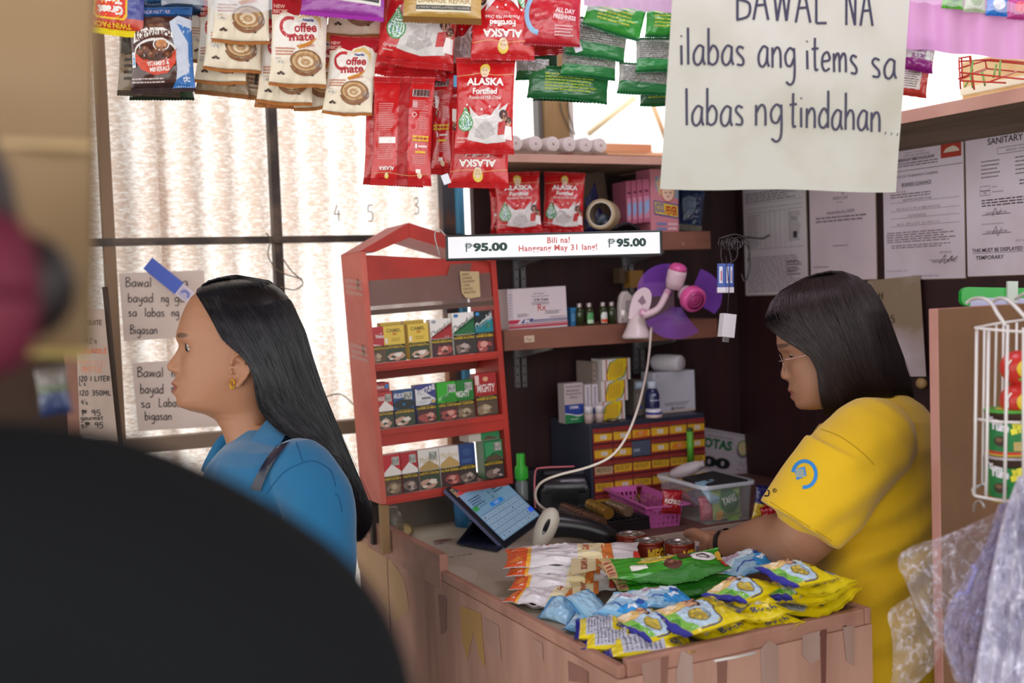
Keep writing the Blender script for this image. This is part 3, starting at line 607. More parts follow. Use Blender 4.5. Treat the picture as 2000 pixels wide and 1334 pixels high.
def krunch(H):
    brn = '#3b1f18'
    d = [(ink('#2c5f9e'), sh_rect(-50, H*.72, 50, H*.9)), (ink('#c9b7c9'), T_('FACE FILTERS', -30, H*.75, 16, H*.83, shear=.2, bold=.02)),
         (ink('#c7cfdf'), sh_poly([(16, H*.55), (30, H*.68), (50, H*.6), (50, -H*.9), (20, -H*.9), (26, -H*.5), (24, -H*.1)])), (ink('#2f6fb5'), sh_poly([(28, H*.5), (50, H*.4), (50, -H*.9), (14, -H*.9), (24, -H*.72), (44, -H*.55), (44, H*.1)])),
         (ink('#5a3526'), sh_poly([(-30, H*.2), (-20, H*.6), (-5, H*.66), (8, H*.6), (18, H*.15)])),
         (ink('#8a5a3a'), sh_greek(-18, H*.3, 8, H*.5, 3, t=.7, seed=4)),
         (ink(WHT), sh_poly([(-44, H*.08), (-42, H*.3), (-20, H*.42), (6, H*.42), (20, H*.3), (22, H*.18), (6, H*.26), (-16, H*.25)])), (ink('#5a2a1c'), T_('KOKO KRUNCH', -40, H*.14, 18, H*.36, bold=.05)),
         (ink('#e4e0dd'), sh_ell(-8, -H*.1, 34, 20)), (ink('#4a281b'), sh_ell(-8, -H*.12, 32, 17)), (ink('#d2472c'), sh_poly([(-42, -H*.12), (-30, -H*.27), (-8, -H*.33), (14, -H*.27), (26, -H*.05), (24, -H*.38), (10, -H*.58), (-12, -H*.62), (-32, -H*.5), (-42, -H*.3)])),
         (ink(WHT), T_('VITAMINS &', -22, -H*.42, 14, -H*.32, bold=.03, rot=4)), (ink(WHT), T_('MINERALS', -18, -H*.54, 14, -H*.44, bold=.03, rot=4)), (ink('#c98a5a'), sh_ell(2, H*.04, 9, 7)), (ink('#efe6e0'), sh_ring(2, H*.04, 13, 10, 2)),
         (ink(WHT), sh_rect(-47, -H*.45, -41, -H*.12)), (ink('#4f9acb'), sh_rect(-46, -H*.42, -42, -H*.15)), (ink('#c9b7b4'), sh_greek(-48, -H*.8, 10, -H*.66, 2, seed=9)), (ink('#d9e0ec'), T_('DC', 34, -H*.78, 44, -H*.68, bold=.05))]
    for i in range(6):
        x, y = -32+i*9, -H*.12+5*math.sin(i*2.2); d += [(ink('#6e3f29'), sh_ell(x, y, 6.5, 5)), (ink('#a9714d'), sh_ell(x-1, y+1.4, 3.4, 2))]
    return d
def greenback(H, txt='#cfd4cb', ytx=False):
    d = []
    if ytx: d += [(ink('#a9c23a'), sh_greek(-30, -H*.5, 40, H*.6, 6, seed=3, t=.5))]
    else: d += [(foil('#a9a9a2'), sh_poly([(-50, -H*.35), (-46, -H*.2), (48, -H*.28), (50, -H*.4), (50, H*.9), (-50, H*.9)])), (ink('#5d6660'), sh_greek(-44, -H*.22, 46, H*.75, 9, seed=8, t=.5))]
    return d

# ================================================================= hanging goods over the counter
D1 = 1.78
U1 = D1/FPX
gA = 'white and brown coffee creamer pouches hanging in strips'
def hang(o, px, py, D, rot, yaw, tilt, label, cat='pouch', group=None, name=None):
    place(o, px, py, 0, D1+(D-D1)*1.7 if D > D1 else D, rot, yaw, tilt); tag(o, label, cat, group); return o
cof = [coffeep('creamer_pouch', s, 112*U1, 170*U1) for s in (3, 8, 12)]
hang(cof[0], 584, 84, D1, -2, 8, 3, 'coffee creamer pouch hanging fully in view, the larger of the two with whole hearts', group=gA)
hang(cof[1], 686, 148, D1+.01, -5, -8, -4, 'coffee creamer pouch hanging lower right, touching the red milk pouches', group=gA)
cof[1].scale = (cof[1].scale.x*.92, cof[1].scale.y*.93, 1)
hang(cof[2], 472, -2, D1-.01, -2, 4, 6, 'coffee creamer pouch cut by the top of the picture, left of the whole creamer pouch', group=gA)
def cp(src, px, py, D, rot, yaw, tilt, label, s=1, group=gA):
    return copytree(src, scl(camM(px, py, D1+(D-D1)*1.7 if D > D1 else D, rot, yaw, tilt), s, s, 1), label, group)
cp(cof[0], 458, 56, D1+.012, -3, 12, 2, 'coffee creamer pouch just below the one cut by the picture top, tucked behind it')
cp(cof[1], 436, 84, D1+.03, -4, -6, 0, 'lowest creamer pouch of the leftmost strip, only its coffee cup end showing', .97)
cp(cof[2], 412, 48, D1+.045, 1, 30, 0, 'creamer pouch turned edge on at the far left of the creamer strips', .95)
cp(cof[2], 560, 122, D1+.03, -3, 5, 0, 'creamer pouch half hidden directly behind the whole middle creamer pouch')
cp(cof[1], 695, -10, D1+.03, -2, 0, 0, 'creamer pouch above the lower right one, behind the purple sachet')
cp(cof[0], 622, 132, D1+.05, 2, -10, 0, 'creamer pouch hidden between the middle and right creamer pouches')
ob = pouch('creamer_pouch', 112*U1, 150*U1, .01, '#b9a284', [(ink('#8a5a3a'), sh_greek(-30, -50, 30, 20, 9, seed=2)), (ink('#3b3a38'), sh_rect(-6, -40, -1, 10))], seed=31, edge=('#a06a3f', '#a06a3f'))
hang(ob, 440, 118, D1+.065, -6, 0, 0, 'back facing tan creamer pouch in shade under the left creamer strip', group=gA)
cp(ob, 510, 126, D1+.07, -7, 0, 0, 'back facing tan creamer pouch in shade left of the orange seal', 1)
ob2 = pouch('creamer_pouch', 112*U1, 150*U1, .009, '#c07a45', [(ink('#8f5a34'), sh_line([(-45, -60), (45, -60)], 1))], seed=32, edge=('#c07f48', '#c07f48'), sealh=.05)
hang(ob2, 552, 142, D1+.08, -3, 0, 0, 'orange brown creamer pouch end showing lowest behind the middle pouch', group=gA)
H_ = 50*175/126
kr = pouch('cereal_pouch', 126*U1, 172*U1, .012, [(0, .1, '#2e1a18'), (.1, .84, '#45251d'), (.84, 1, '#123a66')], krunch(H_), seed=5, edge=('#3a2b2c', '#17324f'), wave=.03)
hang(kr, 316, 94, D1, 2, 6, 2, 'brown and blue chocolate cereal pouch with a red bowl hanging near the left', 'pouch')
o = pouch('snack_pouch', 126*U1, 180*U1, .010, '#7a654c', [(ink('#3d3128'), sh_greek(-40, -50, -20, 30, 8, seed=4)), (ink('#463a30'), sh_rect(-46, -5, -30, 25))], seed=6, edge=('#4b3f33', '#4b3f33'))
hang(o, 292, 102, D1+.04, -1, 6, 0, 'tan back facing pouch behind the chocolate cereal pouch, showing on its left')
o = pouch('snack_pouch', 134*U1, 100*U1, .008, '#20251c', [(ink('#27431f'), sh_poly([(10, -30), (48, -34), (48, 20), (10, 20)]))], seed=7, edge=('#20301d', '#20301d'))
hang(o, 316, 148, D1+.055, 0, 0, 0, 'black and green pouch bottom showing under the chocolate cereal pouch')
o = pouch('snack_pouch', 130*U1, 110*U1, .008, '#1c3a5c', [(ink('#1f5a8a'), sh_rect(-50, -20, 50, 0))], seed=9, edge=('#16283f', '#16283f'))
hang(o, 335, -22, D1+.03, 3, 0, 0, 'dark blue pouch cut by the top edge above the cereal pouch')
HH = 50*160/124
d = [(ink('#f0c22a'), sh_poly([(x*27-1, y*30-12) for x, y in ((-1, -.8), (-.8, -1), (.8, -1), (1, -.8), (1, 1), (-1, 1))])), (ink('#e2361f'), sh_poly([(x*24-1, y*27-12) for x, y in ((-1, -.8), (-.8, -1), (.8, -1), (1, -.8), (1, 1), (-1, 1))])),
     (ink(WHT), T_('Great', -21, -36, 20, -22, rot=180, bold=.06)), (ink(WHT), T_('Taste', -19, -20, 18, -6, rot=180, bold=.06)), (ink('#f0c22a'), T_('TWIN PACK', -29, -HH*.84, 32, -HH*.72, rot=180, bold=.03)), (ink('#d8cdb9'), sh_poly([(-40, -30), (-34, -34), (-30, -10), (-36, 0), (-42, -8)]))]
gt = pouch('coffee_pouch', 124*U1, 160*U1, .011, [(0, .07, '#e9d522'), (.07, .2, '#c2381c'), (.2, 1, '#2f3790')], d, seed=11, edge=('#e9d522', '#2f3790'), wave=.04)
hang(gt, 222, -14, D1-.02, -4, 5, 3, 'blue coffee pouch with upside down print and yellow bottom seal, top left')
# red milk pouches
gM = 'red powdered milk pouches hanging in strips'
HM = 50*185/118
def milk(seed, w=118, h=185, fl=False, back=False, nm='milk_pouch', s=U1, bl=.0105, **k):
    H = 50*h/w
    return pouch(nm, w*s, h*s, bl, RED, milkback(H) if back else milkfront(H, fl), seed=seed, edge=('#b5181e', '#b5181e'), backc='#b01a1e', **k)
mk = hang(milk(2), 947, 207, D1-.015, -1.5, -5, 2, 'red milk pouch hanging upright in front with milk splash fully in view', group=gM, cat='pouch')
mi = hang(milk(4, 122, 180, fl=True), 937, 278, D1+.01, -2, -8, 0, 'upside down red milk pouch end hanging lowest, under the upright front one', group=gM)
mi2 = hang(milk(6, 124, 185, fl=True), 982, 24, D1-.03, 0, 4, -2, 'upside down red milk pouch above the upright front one, cut by picture top', group=gM)
mbk = hang(milk(9, 122, 212, back=True), 786, 256, D1+.0, -2, -4, 0, 'red milk pouch showing its printed back with barcode, left of the upright one', group=gM)
cp(mbk, 770, 260, D1+.03, -1, 14, 0, 'red milk pouch half hidden behind the back facing barcode pouch, to its left', 1, gM)
cp(mbk, 835, 238, D1+.03, 0, -25, 0, 'red milk pouch in shade between the barcode pouch and the upright front one', 1, gM)
cp(mi, 893, 258, D1+.035, -1, 35, 0, 'red milk pouch turned edge on just left of the upright front one', 1, gM)
mb2 = hang(milk(14, 150, 215, bl=.015, wave=.05), 824, 22, D1-.012, -7, 4, 5, 'large red milk pouch with silver bottom edge under the gold sachet', group=gM)
cp(mb2, 810, 50, D1+.012, -5, 10, 2, 'large red milk pouch tucked directly below and behind the one under the gold sachet', .97, gM)
cp(mb2, 900, 60, D1+.04, 0, -20, 0, 'red milk pouch in shade behind, between the gold sachet and upside down pouch', .8, gM)
cp(mk, 1050, 20, D1+.045, 3, 0, 0, 'red milk pouch behind the toothpaste sachet, only its lower corner showing', 1, gM)
# small price tag clips on strips
for px, py, lb in ((871, 350, 'small white clip at the foot of the red milk strip'), (1128, 92, 'tiny white clip at the corner of the toothpaste sachet'), (1017, 78, 'tiny white clip beside the upside down milk pouch')):
    m = MB(); m.box(M('#d9dbe4', .4), -.006, -.008, -.001, .006, .008, .001); m.obj('clip', T=camM(px, py, D1-.02, 20), label=lb, cat='clip', bevel=.0008)
# toiletry sachets
H = 50*100/150
d = [(ink('#e3dcc0'), sh_poly([(-34, -H*.6), (-30, H*1.0), (38, H*1.0), (36, -H*.58)])), (ink('#2b2a2c'), sh_rect(-34, -H*.52, 37, -H*.36)), (ink('#cfc7b4'), T_('ULTIMATELY RENEWS & INTENSELY NOURISHES', -33, -H*.48, 36, -H*.40)), (ink('#a8894a'), T_('DAMAGE REPAIR', -31, -H*.28, 36, -H*.06, bold=.01)), (ink('#3c3a36'), sh_greek(-28, H*.1, 30, H*.5, 3, seed=3))]
gs = pouch('shampoo_sachet', 150*U1, 100*U1, .006, '#b58f45', d, seed=15, edge=('#7a5526', '#a88640'), sealh=.12, wr=.6)
hang(gs, 865, -6, D1-.06, -2, 0, 0, 'gold edged shampoo sachet with cream label reading DAMAGE REPAIR', 'sachet')
d = [(ink('#d9d6cf'), sh_poly([(-40, -H*.3), (-40, H), (46, H), (46, -H*.42)])), (ink('#2b2a2c'), sh_poly([(-38, -H*.18), (44, -H*.32), (44, -H*.14), (-38, 0)])), (ink('#cfc7b4'), T_('INTENSELY NOURISHING & SHINE', -20, -H*.18, 42, -H*.10, rot=-3))]
ps = pouch('shampoo_sachet', 160*U1, 100*U1, .006, '#8d2a92', d, seed=17, edge=('#a233a6', '#8d2a92'), sealh=.08, wr=.6)
hang(ps, 672, -16, D1-.05, -5, 0, 0, 'purple shampoo sachet along the top edge beside the creamer pouches', 'sachet')
m = MB(); m.grid(film('#dfe6f0', .35), lambda u, v: ((u-.5)*.17, (v-.5)*.03+.006*math.sin(u*7), .004*math.sin(u*19+v*4)), 30, 6)
m.obj('plastic_hanger_strip', T=camM(425, -2, D1-.05, -3), label='clear plastic hanger strip at the picture top over the creamer pouches', cat='plastic strip')
H = 50*132/115
d = [(ink('#8fb7d8'), sh_ring(-22, -H*.1, 26, 36, 8, PI*.5, PI*1.5, 16)), (ink('#5f8fc4'), sh_line([(-20, H*.5), (6, H*.56), (20, H*.5), (34, H*.62)], 5)), (ink('#b5202c'), sh_ell(-18, -H*.15, 16, 9)), (ink('#e8a8a8'), T_('RED HOT', -29, -H*.19, -8, -H*.11, rot=12, bold=.02)),
     (ink('#efd8da'), T_('ALL DAY', 6, -H*.08, 40, H*.06, rot=-4, bold=.03)), (ink('#efd8da'), T_('FRESHNESS', 3, -H*.26, 42, -H*.13, rot=-4, bold=.03)), (ink('#e5b8bb'), sh_greek(6, -H*.75, 40, -H*.4, 4, seed=4)), (ink(WHT), sh_ring(-30, H*.75, 12, 12, 4))]
ts = pouch('toothpaste_sachet', 115*U1, 132*U1, .008, '#b81d2d', d, seed=19, edge=('#a01826', '#a01826'), wr=.8, sealh=.05)
hang(ts, 1078, 22, D1-.035, -3, 0, 0, 'red toothpaste sachet reading ALL DAY FRESHNESS right of the milk pouches', 'sachet')
# green sachets
gG = 'green seasoning and drink sachets hanging under the pink plastic'
def grn(seed, w, h, c, H=None, ytx=False, e='#1d6b3a'):
    return pouch('green_sachet', w*U1, h*U1, .006, c, greenback(50*h/w, ytx=ytx), seed=seed, edge=(e, e), sealh=.08, wave=.03)
G = [(1202, 28, 118, 78, '#2f9a35', 1, -15, 'bright green sachet with yellow print hanging at a slant, second from the handwritten sign'), (1300, 38, 80, 72, '#2f9a35', 1, -2, 'bright green sachet with yellow print half behind the left edge of the sign'),
     (1166, 76, 120, 78, '#2e8a48', 0, -8, 'grey backed green sachet below the slanted bright green one'), (1150, 122, 112, 62, '#2e8a48', 0, -4, 'grey backed green sachet in the middle of the left green strip'),
     (1110, 164, 165, 66, '#24703c', 1, -4, 'dark green sachet with yellow print lowest in the left green strip'), (1290, 108, 100, 68, '#2f8f4a', 0, 0, 'pale grey backed green sachet beside the sign, upper of two'),
     (1270, 156, 130, 62, '#267a42', 0, -4, 'grey backed green sachet beside the sign, lower of two'), (1285, 180, 76, 56, '#1f5a33', 1, 2, 'dark green rounded sachet end hanging lowest beside the sign'),
     (1040, 135, 70, 46, '#1d5f34', 0, 0, 'small dark green sachet close to the upright milk pouch'), (1112, 186, 150, 26, '#236b3a', 1, 0, 'thin dark green sachet edge at the bottom of the left green strip')]
for i, (px, py, w_, h_, c, y_, r_, lb) in enumerate(G):
    hang(grn(40+i, w_, h_, c, ytx=y_), px, py, D1+[.0, .0, .012, .022, .034, .012, .022, .034, .034, .045][i], r_, 4, 0, lb, 'sachet', gG)
m = MB(); m.box(M('#1d4a2c', .5), -.02, -.03, -.003, .02, .03, .003); m.obj('sachet', T=camM(1065, 95, D1+.11), label='dark sachet in shadow between the toothpaste and green sachets', cat='sachet', bevel=.002)
# pink plastic banner
PKF = M('#e3a9dc', .3, bump=(14, .5, (1, .2, 1)), transl=.5)
def banner(pts_top, pts_bot, D, label, seed):
    m = MB(); n = 60
    def fn(u, v):
        x = pts_top[0][0]+(pts_top[1][0]-pts_top[0][0])*u; yt = pts_top[0][1]+(pts_top[1][1]-pts_top[0][1])*u; yb = pts_bot[0][1]+(pts_bot[1][1]-pts_bot[0][1])*u
        return P(x, yt+(yb-yt)*v+1.5*math.sin(u*23), D+.006*math.sin(u*31+seed)+.004*noise.noise(Vector((u*9, v*2, seed))))
    m.grid(PKF, fn, n, 8); return m.obj('pink_plastic_banner', label=label, cat='banner')
banner(((1745, -90), (2080, -40)), ((0, 92), (0, 126)), 1.72, 'pink plastic sheet strung across the opening right of the handwritten sign', 1)
banner(((1140, -60), (1330, -45)), ((0, 10), (0, 26)), 1.70, 'pink plastic sheet above the green sachets left of the sign', 2)
m = MB(); m.grid(film('#e9dff0', .3), lambda u, v: P(1140+185*u, -20+40*v+6*u+2*math.sin(u*40), 1.69), 40, 5); m.obj('clear_plastic_edge', label='clear plastic edge hanging below the pink sheet left of the sign', cat='plastic')
m = MB(); m.grid(film('#e9dff0', .25), lambda u, v: P(1775+230*u, -20+20*v+26*u+4*abs(math.sin(u*22)), 1.69), 60, 4); m.obj('clear_plastic_edge', label='clear plastic sachet strip edge at the top right corner', cat='plastic')
for i, (px, c, c2, lb) in enumerate(((1862, '#6fbf4a', '#2f8f3a', 'green'), (1905, '#b9c9a9', '#7aa05a', 'pale green'), (1948, '#2f7fd0', '#d9e6ee', 'blue and white'), (1990, '#b5408a', '#e05a6a', 'magenta'))):
    o = pouch('hanging_sachet', 42*U1, 60*U1, .005, c, [(ink(c2), sh_ell(5, -20, 30, 26))], seed=70+i); hang(o, px, -14+i*7, 1.71, -4, 0, 0, lb+' sachet at the very top right above the pink sheet', 'sachet')
o = pouch('fragrance_sachet', 62*U1, 62*U1, .009, [(0, .35, '#8d1f7c'), (.35, 1, '#c9d0c9')], [(ink('#8d3a8a'), T_('PURPLE', -28, 4, 18, 18, shear=.2, bold=.02)), (ink('#8d3a8a'), T_('BLOOMS', -32, -14, 14, 0, shear=.2, bold=.02))], seed=77, edge=('#8d1f7c', '#c9d0c9'))
hang(o, 1796, 108, 1.74, -10, 0, 0, 'white and purple fragrance sachet reading PURPLE BLOOMS at the right edge of the sign', 'sachet')
o = pouch('snack_pouch', 60*U1, 62*U1, .007, '#b5322c', [(ink('#d9d0cc'), sh_rect(-44, -30, 20, 30)), (ink('#7a6a68'), sh_greek(-40, -26, 16, 26, 7, seed=4))], seed=78)
hang(o, 1784, 157, 1.76, -8, 0, 0, 'red pouch with a white text panel under the purple fragrance sachet', 'pouch')

# ================================================================= handwritten sign
SD = 1.64; us = SD/FPX
PAPER = M('#c9c8be', .75, bump=(25, .12), var=('#bdbaab', 9, (1, 1, 1), .45, .7), transl=.12)
SGN = camM(1530, 160, SD)
def L2(px, py): return (px-1530)*us, (160-py)*us
m = MB()
def sgn(u, v):
    # corners in the photograph's layout
    tl, tr_, bl, br = (1316, -60), (1783, -60), (1288, 370), (1752, 374)
    xt = tl[0]+(tr_[0]-tl[0])*u; xb = bl[0]+(br[0]-bl[0])*u; yt = -60; yb = 370+4*u+2*math.sin(u*9)
    x, y = L2(xt+(xb-xt)*v, yt+(yb-yt)*v); return (x, y, .006*math.sin(u*3+1)+.003*noise.noise(Vector((u*3, v*3, 1))))
m.grid(PAPER, sgn, 40, 40); m.grid(PAPER, lambda u, v: (lambda a: (a[0], a[1], a[2]-.0008))(sgn(u, v)), 8, 8)
INK = M('#2b2744', .5)
def Ss(x, y, z):
    u = (1530+x/us-1300)/470; v = (160-y/us+60)/430; return (x, y, .006*math.sin(u*3+1)+.003*noise.noise(Vector((u*3, v*3, 1)))+.0009)
def word(s, x0, x1, yb, xh, t, slope=0, seed=1):
    a, b = L2(x0, yb); c, _ = L2(x1, yb)
    for q in handw(s, a, c, b, xh*us, t*us, slope=slope, seed=seed, jit=.03): m.dec(INK, q, S=Ss, L=.02)
def raw(strokes, t=4.6):
    for s in strokes: m.dec(INK, sh_line([L2(*p) for p in s], t*us, len(s) > 3), S=Ss, L=.02)
word('BAWAL', 1434, 1622, 40, 40, 5, -.04, 1); word('NA', 1650, 1712, 50, 41, 5, -.02, 2)
word('ilabas', 1326, 1458, 128, 38, 4.6, -.02, 3); word('ang', 1478, 1556, 132, 40, 4.6, -.06, 4); word('items', 1572, 1680, 137, 37, 4.6, -.10, 5); word('sa', 1702, 1756, 152, 38, 4.6, -.06, 6)
word('labas', 1336, 1456, 246, 38, 4.6, -.01, 7); word('ng', 1472, 1532, 246, 40, 4.6, -.02, 8); word('tindahan', 1540, 1726, 248, 38, 4.6, -.05, 9); word('...', 1728, 1764, 260, 22, 6, -.1, 10)
m.obj('handwritten_sign', T=SGN, label='large grey paper sign handwritten BAWAL NA ilabas ang items sa labas ng tindahan', cat='sign')
# ================================================================= lit price sign
DL = 2.08; ul = DL/FPX
t = empty('price_display', camM(1082, 479, DL, 1.4, 0), 'slim black framed lit display reading 95.00 and Bili na! Hanggang May 31 lang!', 'display')
Wd, Hd = 424*ul, 50*ul
m = MB(); m.box(M('#15181a', .4), -Wd/2, -Hd/2, -.02, Wd/2, Hd/2, -.0005); m.obj('frame', t, bevel=.0015)
m = MB(); SCN = M('#d4d7da', .4, emit=.42); m.box(SCN, -Wd/2+.005, -Hd/2+.004, -.002, Wd/2-.005, Hd/2-.004, .0006)
GRN, CRL = M('#143a31', .5), M('#cf5f5c', .5)
def px(x0, y0, x1, y1): return (x0-1082)*ul, (479-y1)*ul, (x1-1082)*ul, (479-y0)*ul
for a in ((924, 471, 991, 488), (1204, 469, 1262, 486)): m.dec(GRN, sh_text('95.00', *px(*a), bold=.05), z=.0010)
for x0 in (911, 1190):
    y0 = 471 if x0 < 1000 else 469
    q = [([(x0, y0+17), (x0, y0)], 2), ([(x0, y0+1), (x0+8, y0+1), (x0+9, y0+5), (x0+7, y0+9), (x0, y0+9)], 1.5), ([(x0-3, y0+3), (x0+12, y0+3)], 1.2), ([(x0-3, y0+6), (x0+12, y0+6)], 1.2)]
    for pts, tt in q: m.dec(GRN, sh_line([((x-1082)*ul, (479-y)*ul) for x, y in pts], tt*ul, False), z=.0011)
m.dec(CRL, sh_text('Bili na!', *px(1069, 463, 1113, 475), bold=.018, sp=1.1), z=.0011); m.dec(CRL, sh_text('Hanggang May 31 lang!', *px(1013, 478, 1166, 493), bold=.018, sp=1.1), z=.0011)
m.obj('screen', t)
ti = t.matrix_world.inverted()
for xx in (-.06, .12):
    m = MB(); a_ = Vector((xx, .012, -.018)); w_ = t.matrix_world @ a_; m.tube(M('#2a2a2c', .5), [a_, ti @ Vector((w_.x+.03, 2.176, Z2-.012))], .004, 6); m.obj('mount_arm', t)
m = MB(); m.tube(M('#b9b6b0', .4), [(-Wd/2+.0, Hd/2, -.01), (-Wd/2-.012, Hd/2+.012, -.01), (-Wd/2-.02, Hd/2+.0, -.012), (-Wd/2-.012, -.012, -.02)], .0012, 5, spl=4); m.obj('wire', t)

# ================================================================= red cigarette stand
YS = 2.13
BL, BR, TL = ony(745, 986, YS), ony(1003, 944, YS), ony(712, 490, YS+.015)
Q, SW, SH = quadM(BL, BR, TL); Q.translation = BL
Qn = Q.to_3x3()
STN = empty('cigarette_stand', Q, 'red wooden counter display stand with gabled top and three shelves of packs', 'stand')
RD = M('#bd3428', .5, bump=(30, .2), var=('#9a2a22', 6, (1, 1, 1), .4, .7)); RD_LIT = M('#d06a58', .5, bump=(40, .3), var=('#c25648', 9, (1, 1, 1), .35, .65))  # second, lighter red puts the bright light on the left side into its colour
DP = .125
def sp(m, name, **k): return m.obj(name, STN, **k)
# shelf heights in local y from the picture along the left front edge
def yl(py): return (986-py)/(986-490)*SH
PT = .012
m = MB(); m.slab(RD_LIT, ([(0, -.0), (PT, -.0), (PT, SH*.995), (0, SH)], []), -DP, 0)
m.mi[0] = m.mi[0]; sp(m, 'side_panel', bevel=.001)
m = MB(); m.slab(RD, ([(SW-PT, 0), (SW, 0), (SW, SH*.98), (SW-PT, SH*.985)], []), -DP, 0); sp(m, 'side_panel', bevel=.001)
pk = (SW*.36, SH+.052)
for nm, (xa, ya), (xb, yb_) in (('left', (0, SH), pk), ('right', pk, (SW, SH*.975))):
    m = MB(); n_ = Vector((-(yb_-ya), xb-xa)).normalized()*.022
    m.slab(RD, ([(xa, ya), (xb, yb_), (xb-n_.x*0, yb_-.030), (xa+.03 if nm == 'left' else xa, ya-.004 if nm == 'left' else ya-.030), ] if nm == 'left' else [(xa, ya), (xb, yb_), (xb, yb_-.03), (xa, ya-.030)], []), -DP, 0)
    sp(m, 'roof_board', bevel=.001)
yv = yl(598)
m = MB(); m.slab(RD, ([(PT, yv), (SW-PT, yv), (SW-PT, SH*.93), (PT, SH*.985)], []), -.02, -.010); sp(m, 'header_board')
PLQ = M('#7d6058', .35, alpha=.78, bump=(20, .4)); yv2 = yl(548)
m = MB()
m.grid(PLQ, lambda u, v: (PT+.001+(SW-2*PT-.002)*u, yv-.012+(yv2-yv+.012)*v, -.0065+.0012*noise.noise(Vector((u*9, v*4, 2)))), 20, 6)
m.box(M('#5d463c', .6), PT, yv-.018, -.02, SW-PT, yv-.008, -.004)
m.grid(PLQ, lambda u, v: (SW*.62+.05*u+.01*v, yv2-.004+.026*v, -.006), 6, 4)
sp(m, 'clear_plastic_strip', label='clear plastic taped across the header board')
m = MB(); nx0, nx1 = SW*.72, SW*.86; y0, y1 = yl(570)-.022, yl(570)+.03
y0 = yv+.0; 
m.slab(M('#c9b184', .75, bump=(30, .3)), ([(nx0, y0+.012), (nx0+.008, y0+.002), (nx0+.02, y0), (nx1, y0+.002), (nx1+.001, y0+.055), (nx0-.001, y0+.058)], []), -.003, -.002)
for k, s in enumerate(('2NIZ PYP.90', 'DANHIS', 'PDMPDP', 'COFFEE', 'CLINER 81ZD', 'SARAP 422N')): m.dec(ink('#6b5a3e'), sh_text(s, nx0+.003, y0+.048-k*.0075, nx0+.013+.012*((k*7) % 3)/2+.006, y0+.053-k*.0075), z=-.0015)
NOTE = m.obj('price_note', T=Q.copy(), label='small tan handwritten note taped to the red stand header', cat='note')
fr = [yl(716), yl(850), 0.002]; bh = [.007, .030, .008]
lev = []
for k, py in enumerate((716, 846, 978)):
    y = yl(py); m = MB(); m.box(RD, PT, y-(.010 if k == 0 else .011), -DP, SW-PT, y, -.001)
    if k == 0: m.box(M('#8e3a2e', .6), PT, y-.034, -DP*.9, SW-PT, y-.010, -DP*.86)
    m.box(RD, PT, y-.006, -.003, SW-PT, y+.006, .001)
    if k == 1: m.box(RD, PT, y-.028, -.004, SW-PT, y-.008, -.001)
    sp(m, 'shelf_board', bevel=.0008); lev.append(y)
m = MB(); m.box(M('#6e7a35', .7), SW-PT-.0, 0, -DP, SW-PT+.0005, SH*.2, -.001)
# torn clear tape on the side panel, seen from the street side
TP = M('#c9a79c', .2, alpha=.35, bump=(30, 1.0)); BRW = M('#7d5a44', .7)
m = MB(); R_ = random.Random(4)
for yy, ln in ((yl(560), .05), (yl(690), .05)):
    for k in range(3): m.add([(-.0012, yy+.012*k-.01, -DP*.85), (-.0012, yy+.012*k, -DP*.85), (-.0012-.002*R_.random(), yy+.012*k-.012, -.002), (-.0012, yy+.012*k-.018, -.002)], [(0, 1, 2, 3)], TP)
    m.dec(BRW, sh_ell(0, 0, .013, .008, 9), S=lambda x, y, z: (-.0006, yy+.006+x, -.03+y))
sp(m, 'torn_tape', label='torn clear tape on the street side panel')
# standing feet so the stand is raised above the counter
fz = ZC-.002
for uu, dd, c_ in ((.009, -.014, '#9b7b55'), (SW-.03, -DP+.02, '#3a332c'), (.02, -DP+.02, '#3a332c')):
    m = MB(); p = Q @ Vector((uu, -.010, dd)); m.box(M(c_, .8, bump=(30, .3)), p.x-.008, p.y-.008, fz, p.x+.008, p.y+.008, p.z+.008, T=Q.inverted()); sp(m, 'foot_block', label='raw wood block lifting the stand')
# back slats (open wire rack) at the rear of the shelves
m = MB(); WR_ = M('#4a3b30', .5)
for yy in (lev[0]+.062, lev[1]+.060):
    for k in range(18): m.tube(WR_, [(SW*.42+k*.009, yy, -DP*.95), (SW*.42+k*.0088, yy+.004, -.045)], .0007, 4)
    m.tube(WR_, [(SW*.4, yy-.03, -DP*.95), (SW*.4, yy+.004, -DP*.95)], .0009, 4); m.tube(WR_, [(SW*.4, yy, -.05), (SW*.95, yy, -.05)], .0008, 4); m.tube(WR_, [(SW*.4, yy, -DP*.94), (SW*.95, yy, -DP*.94)], .0008, 4)
sp(m, 'wire_rack')
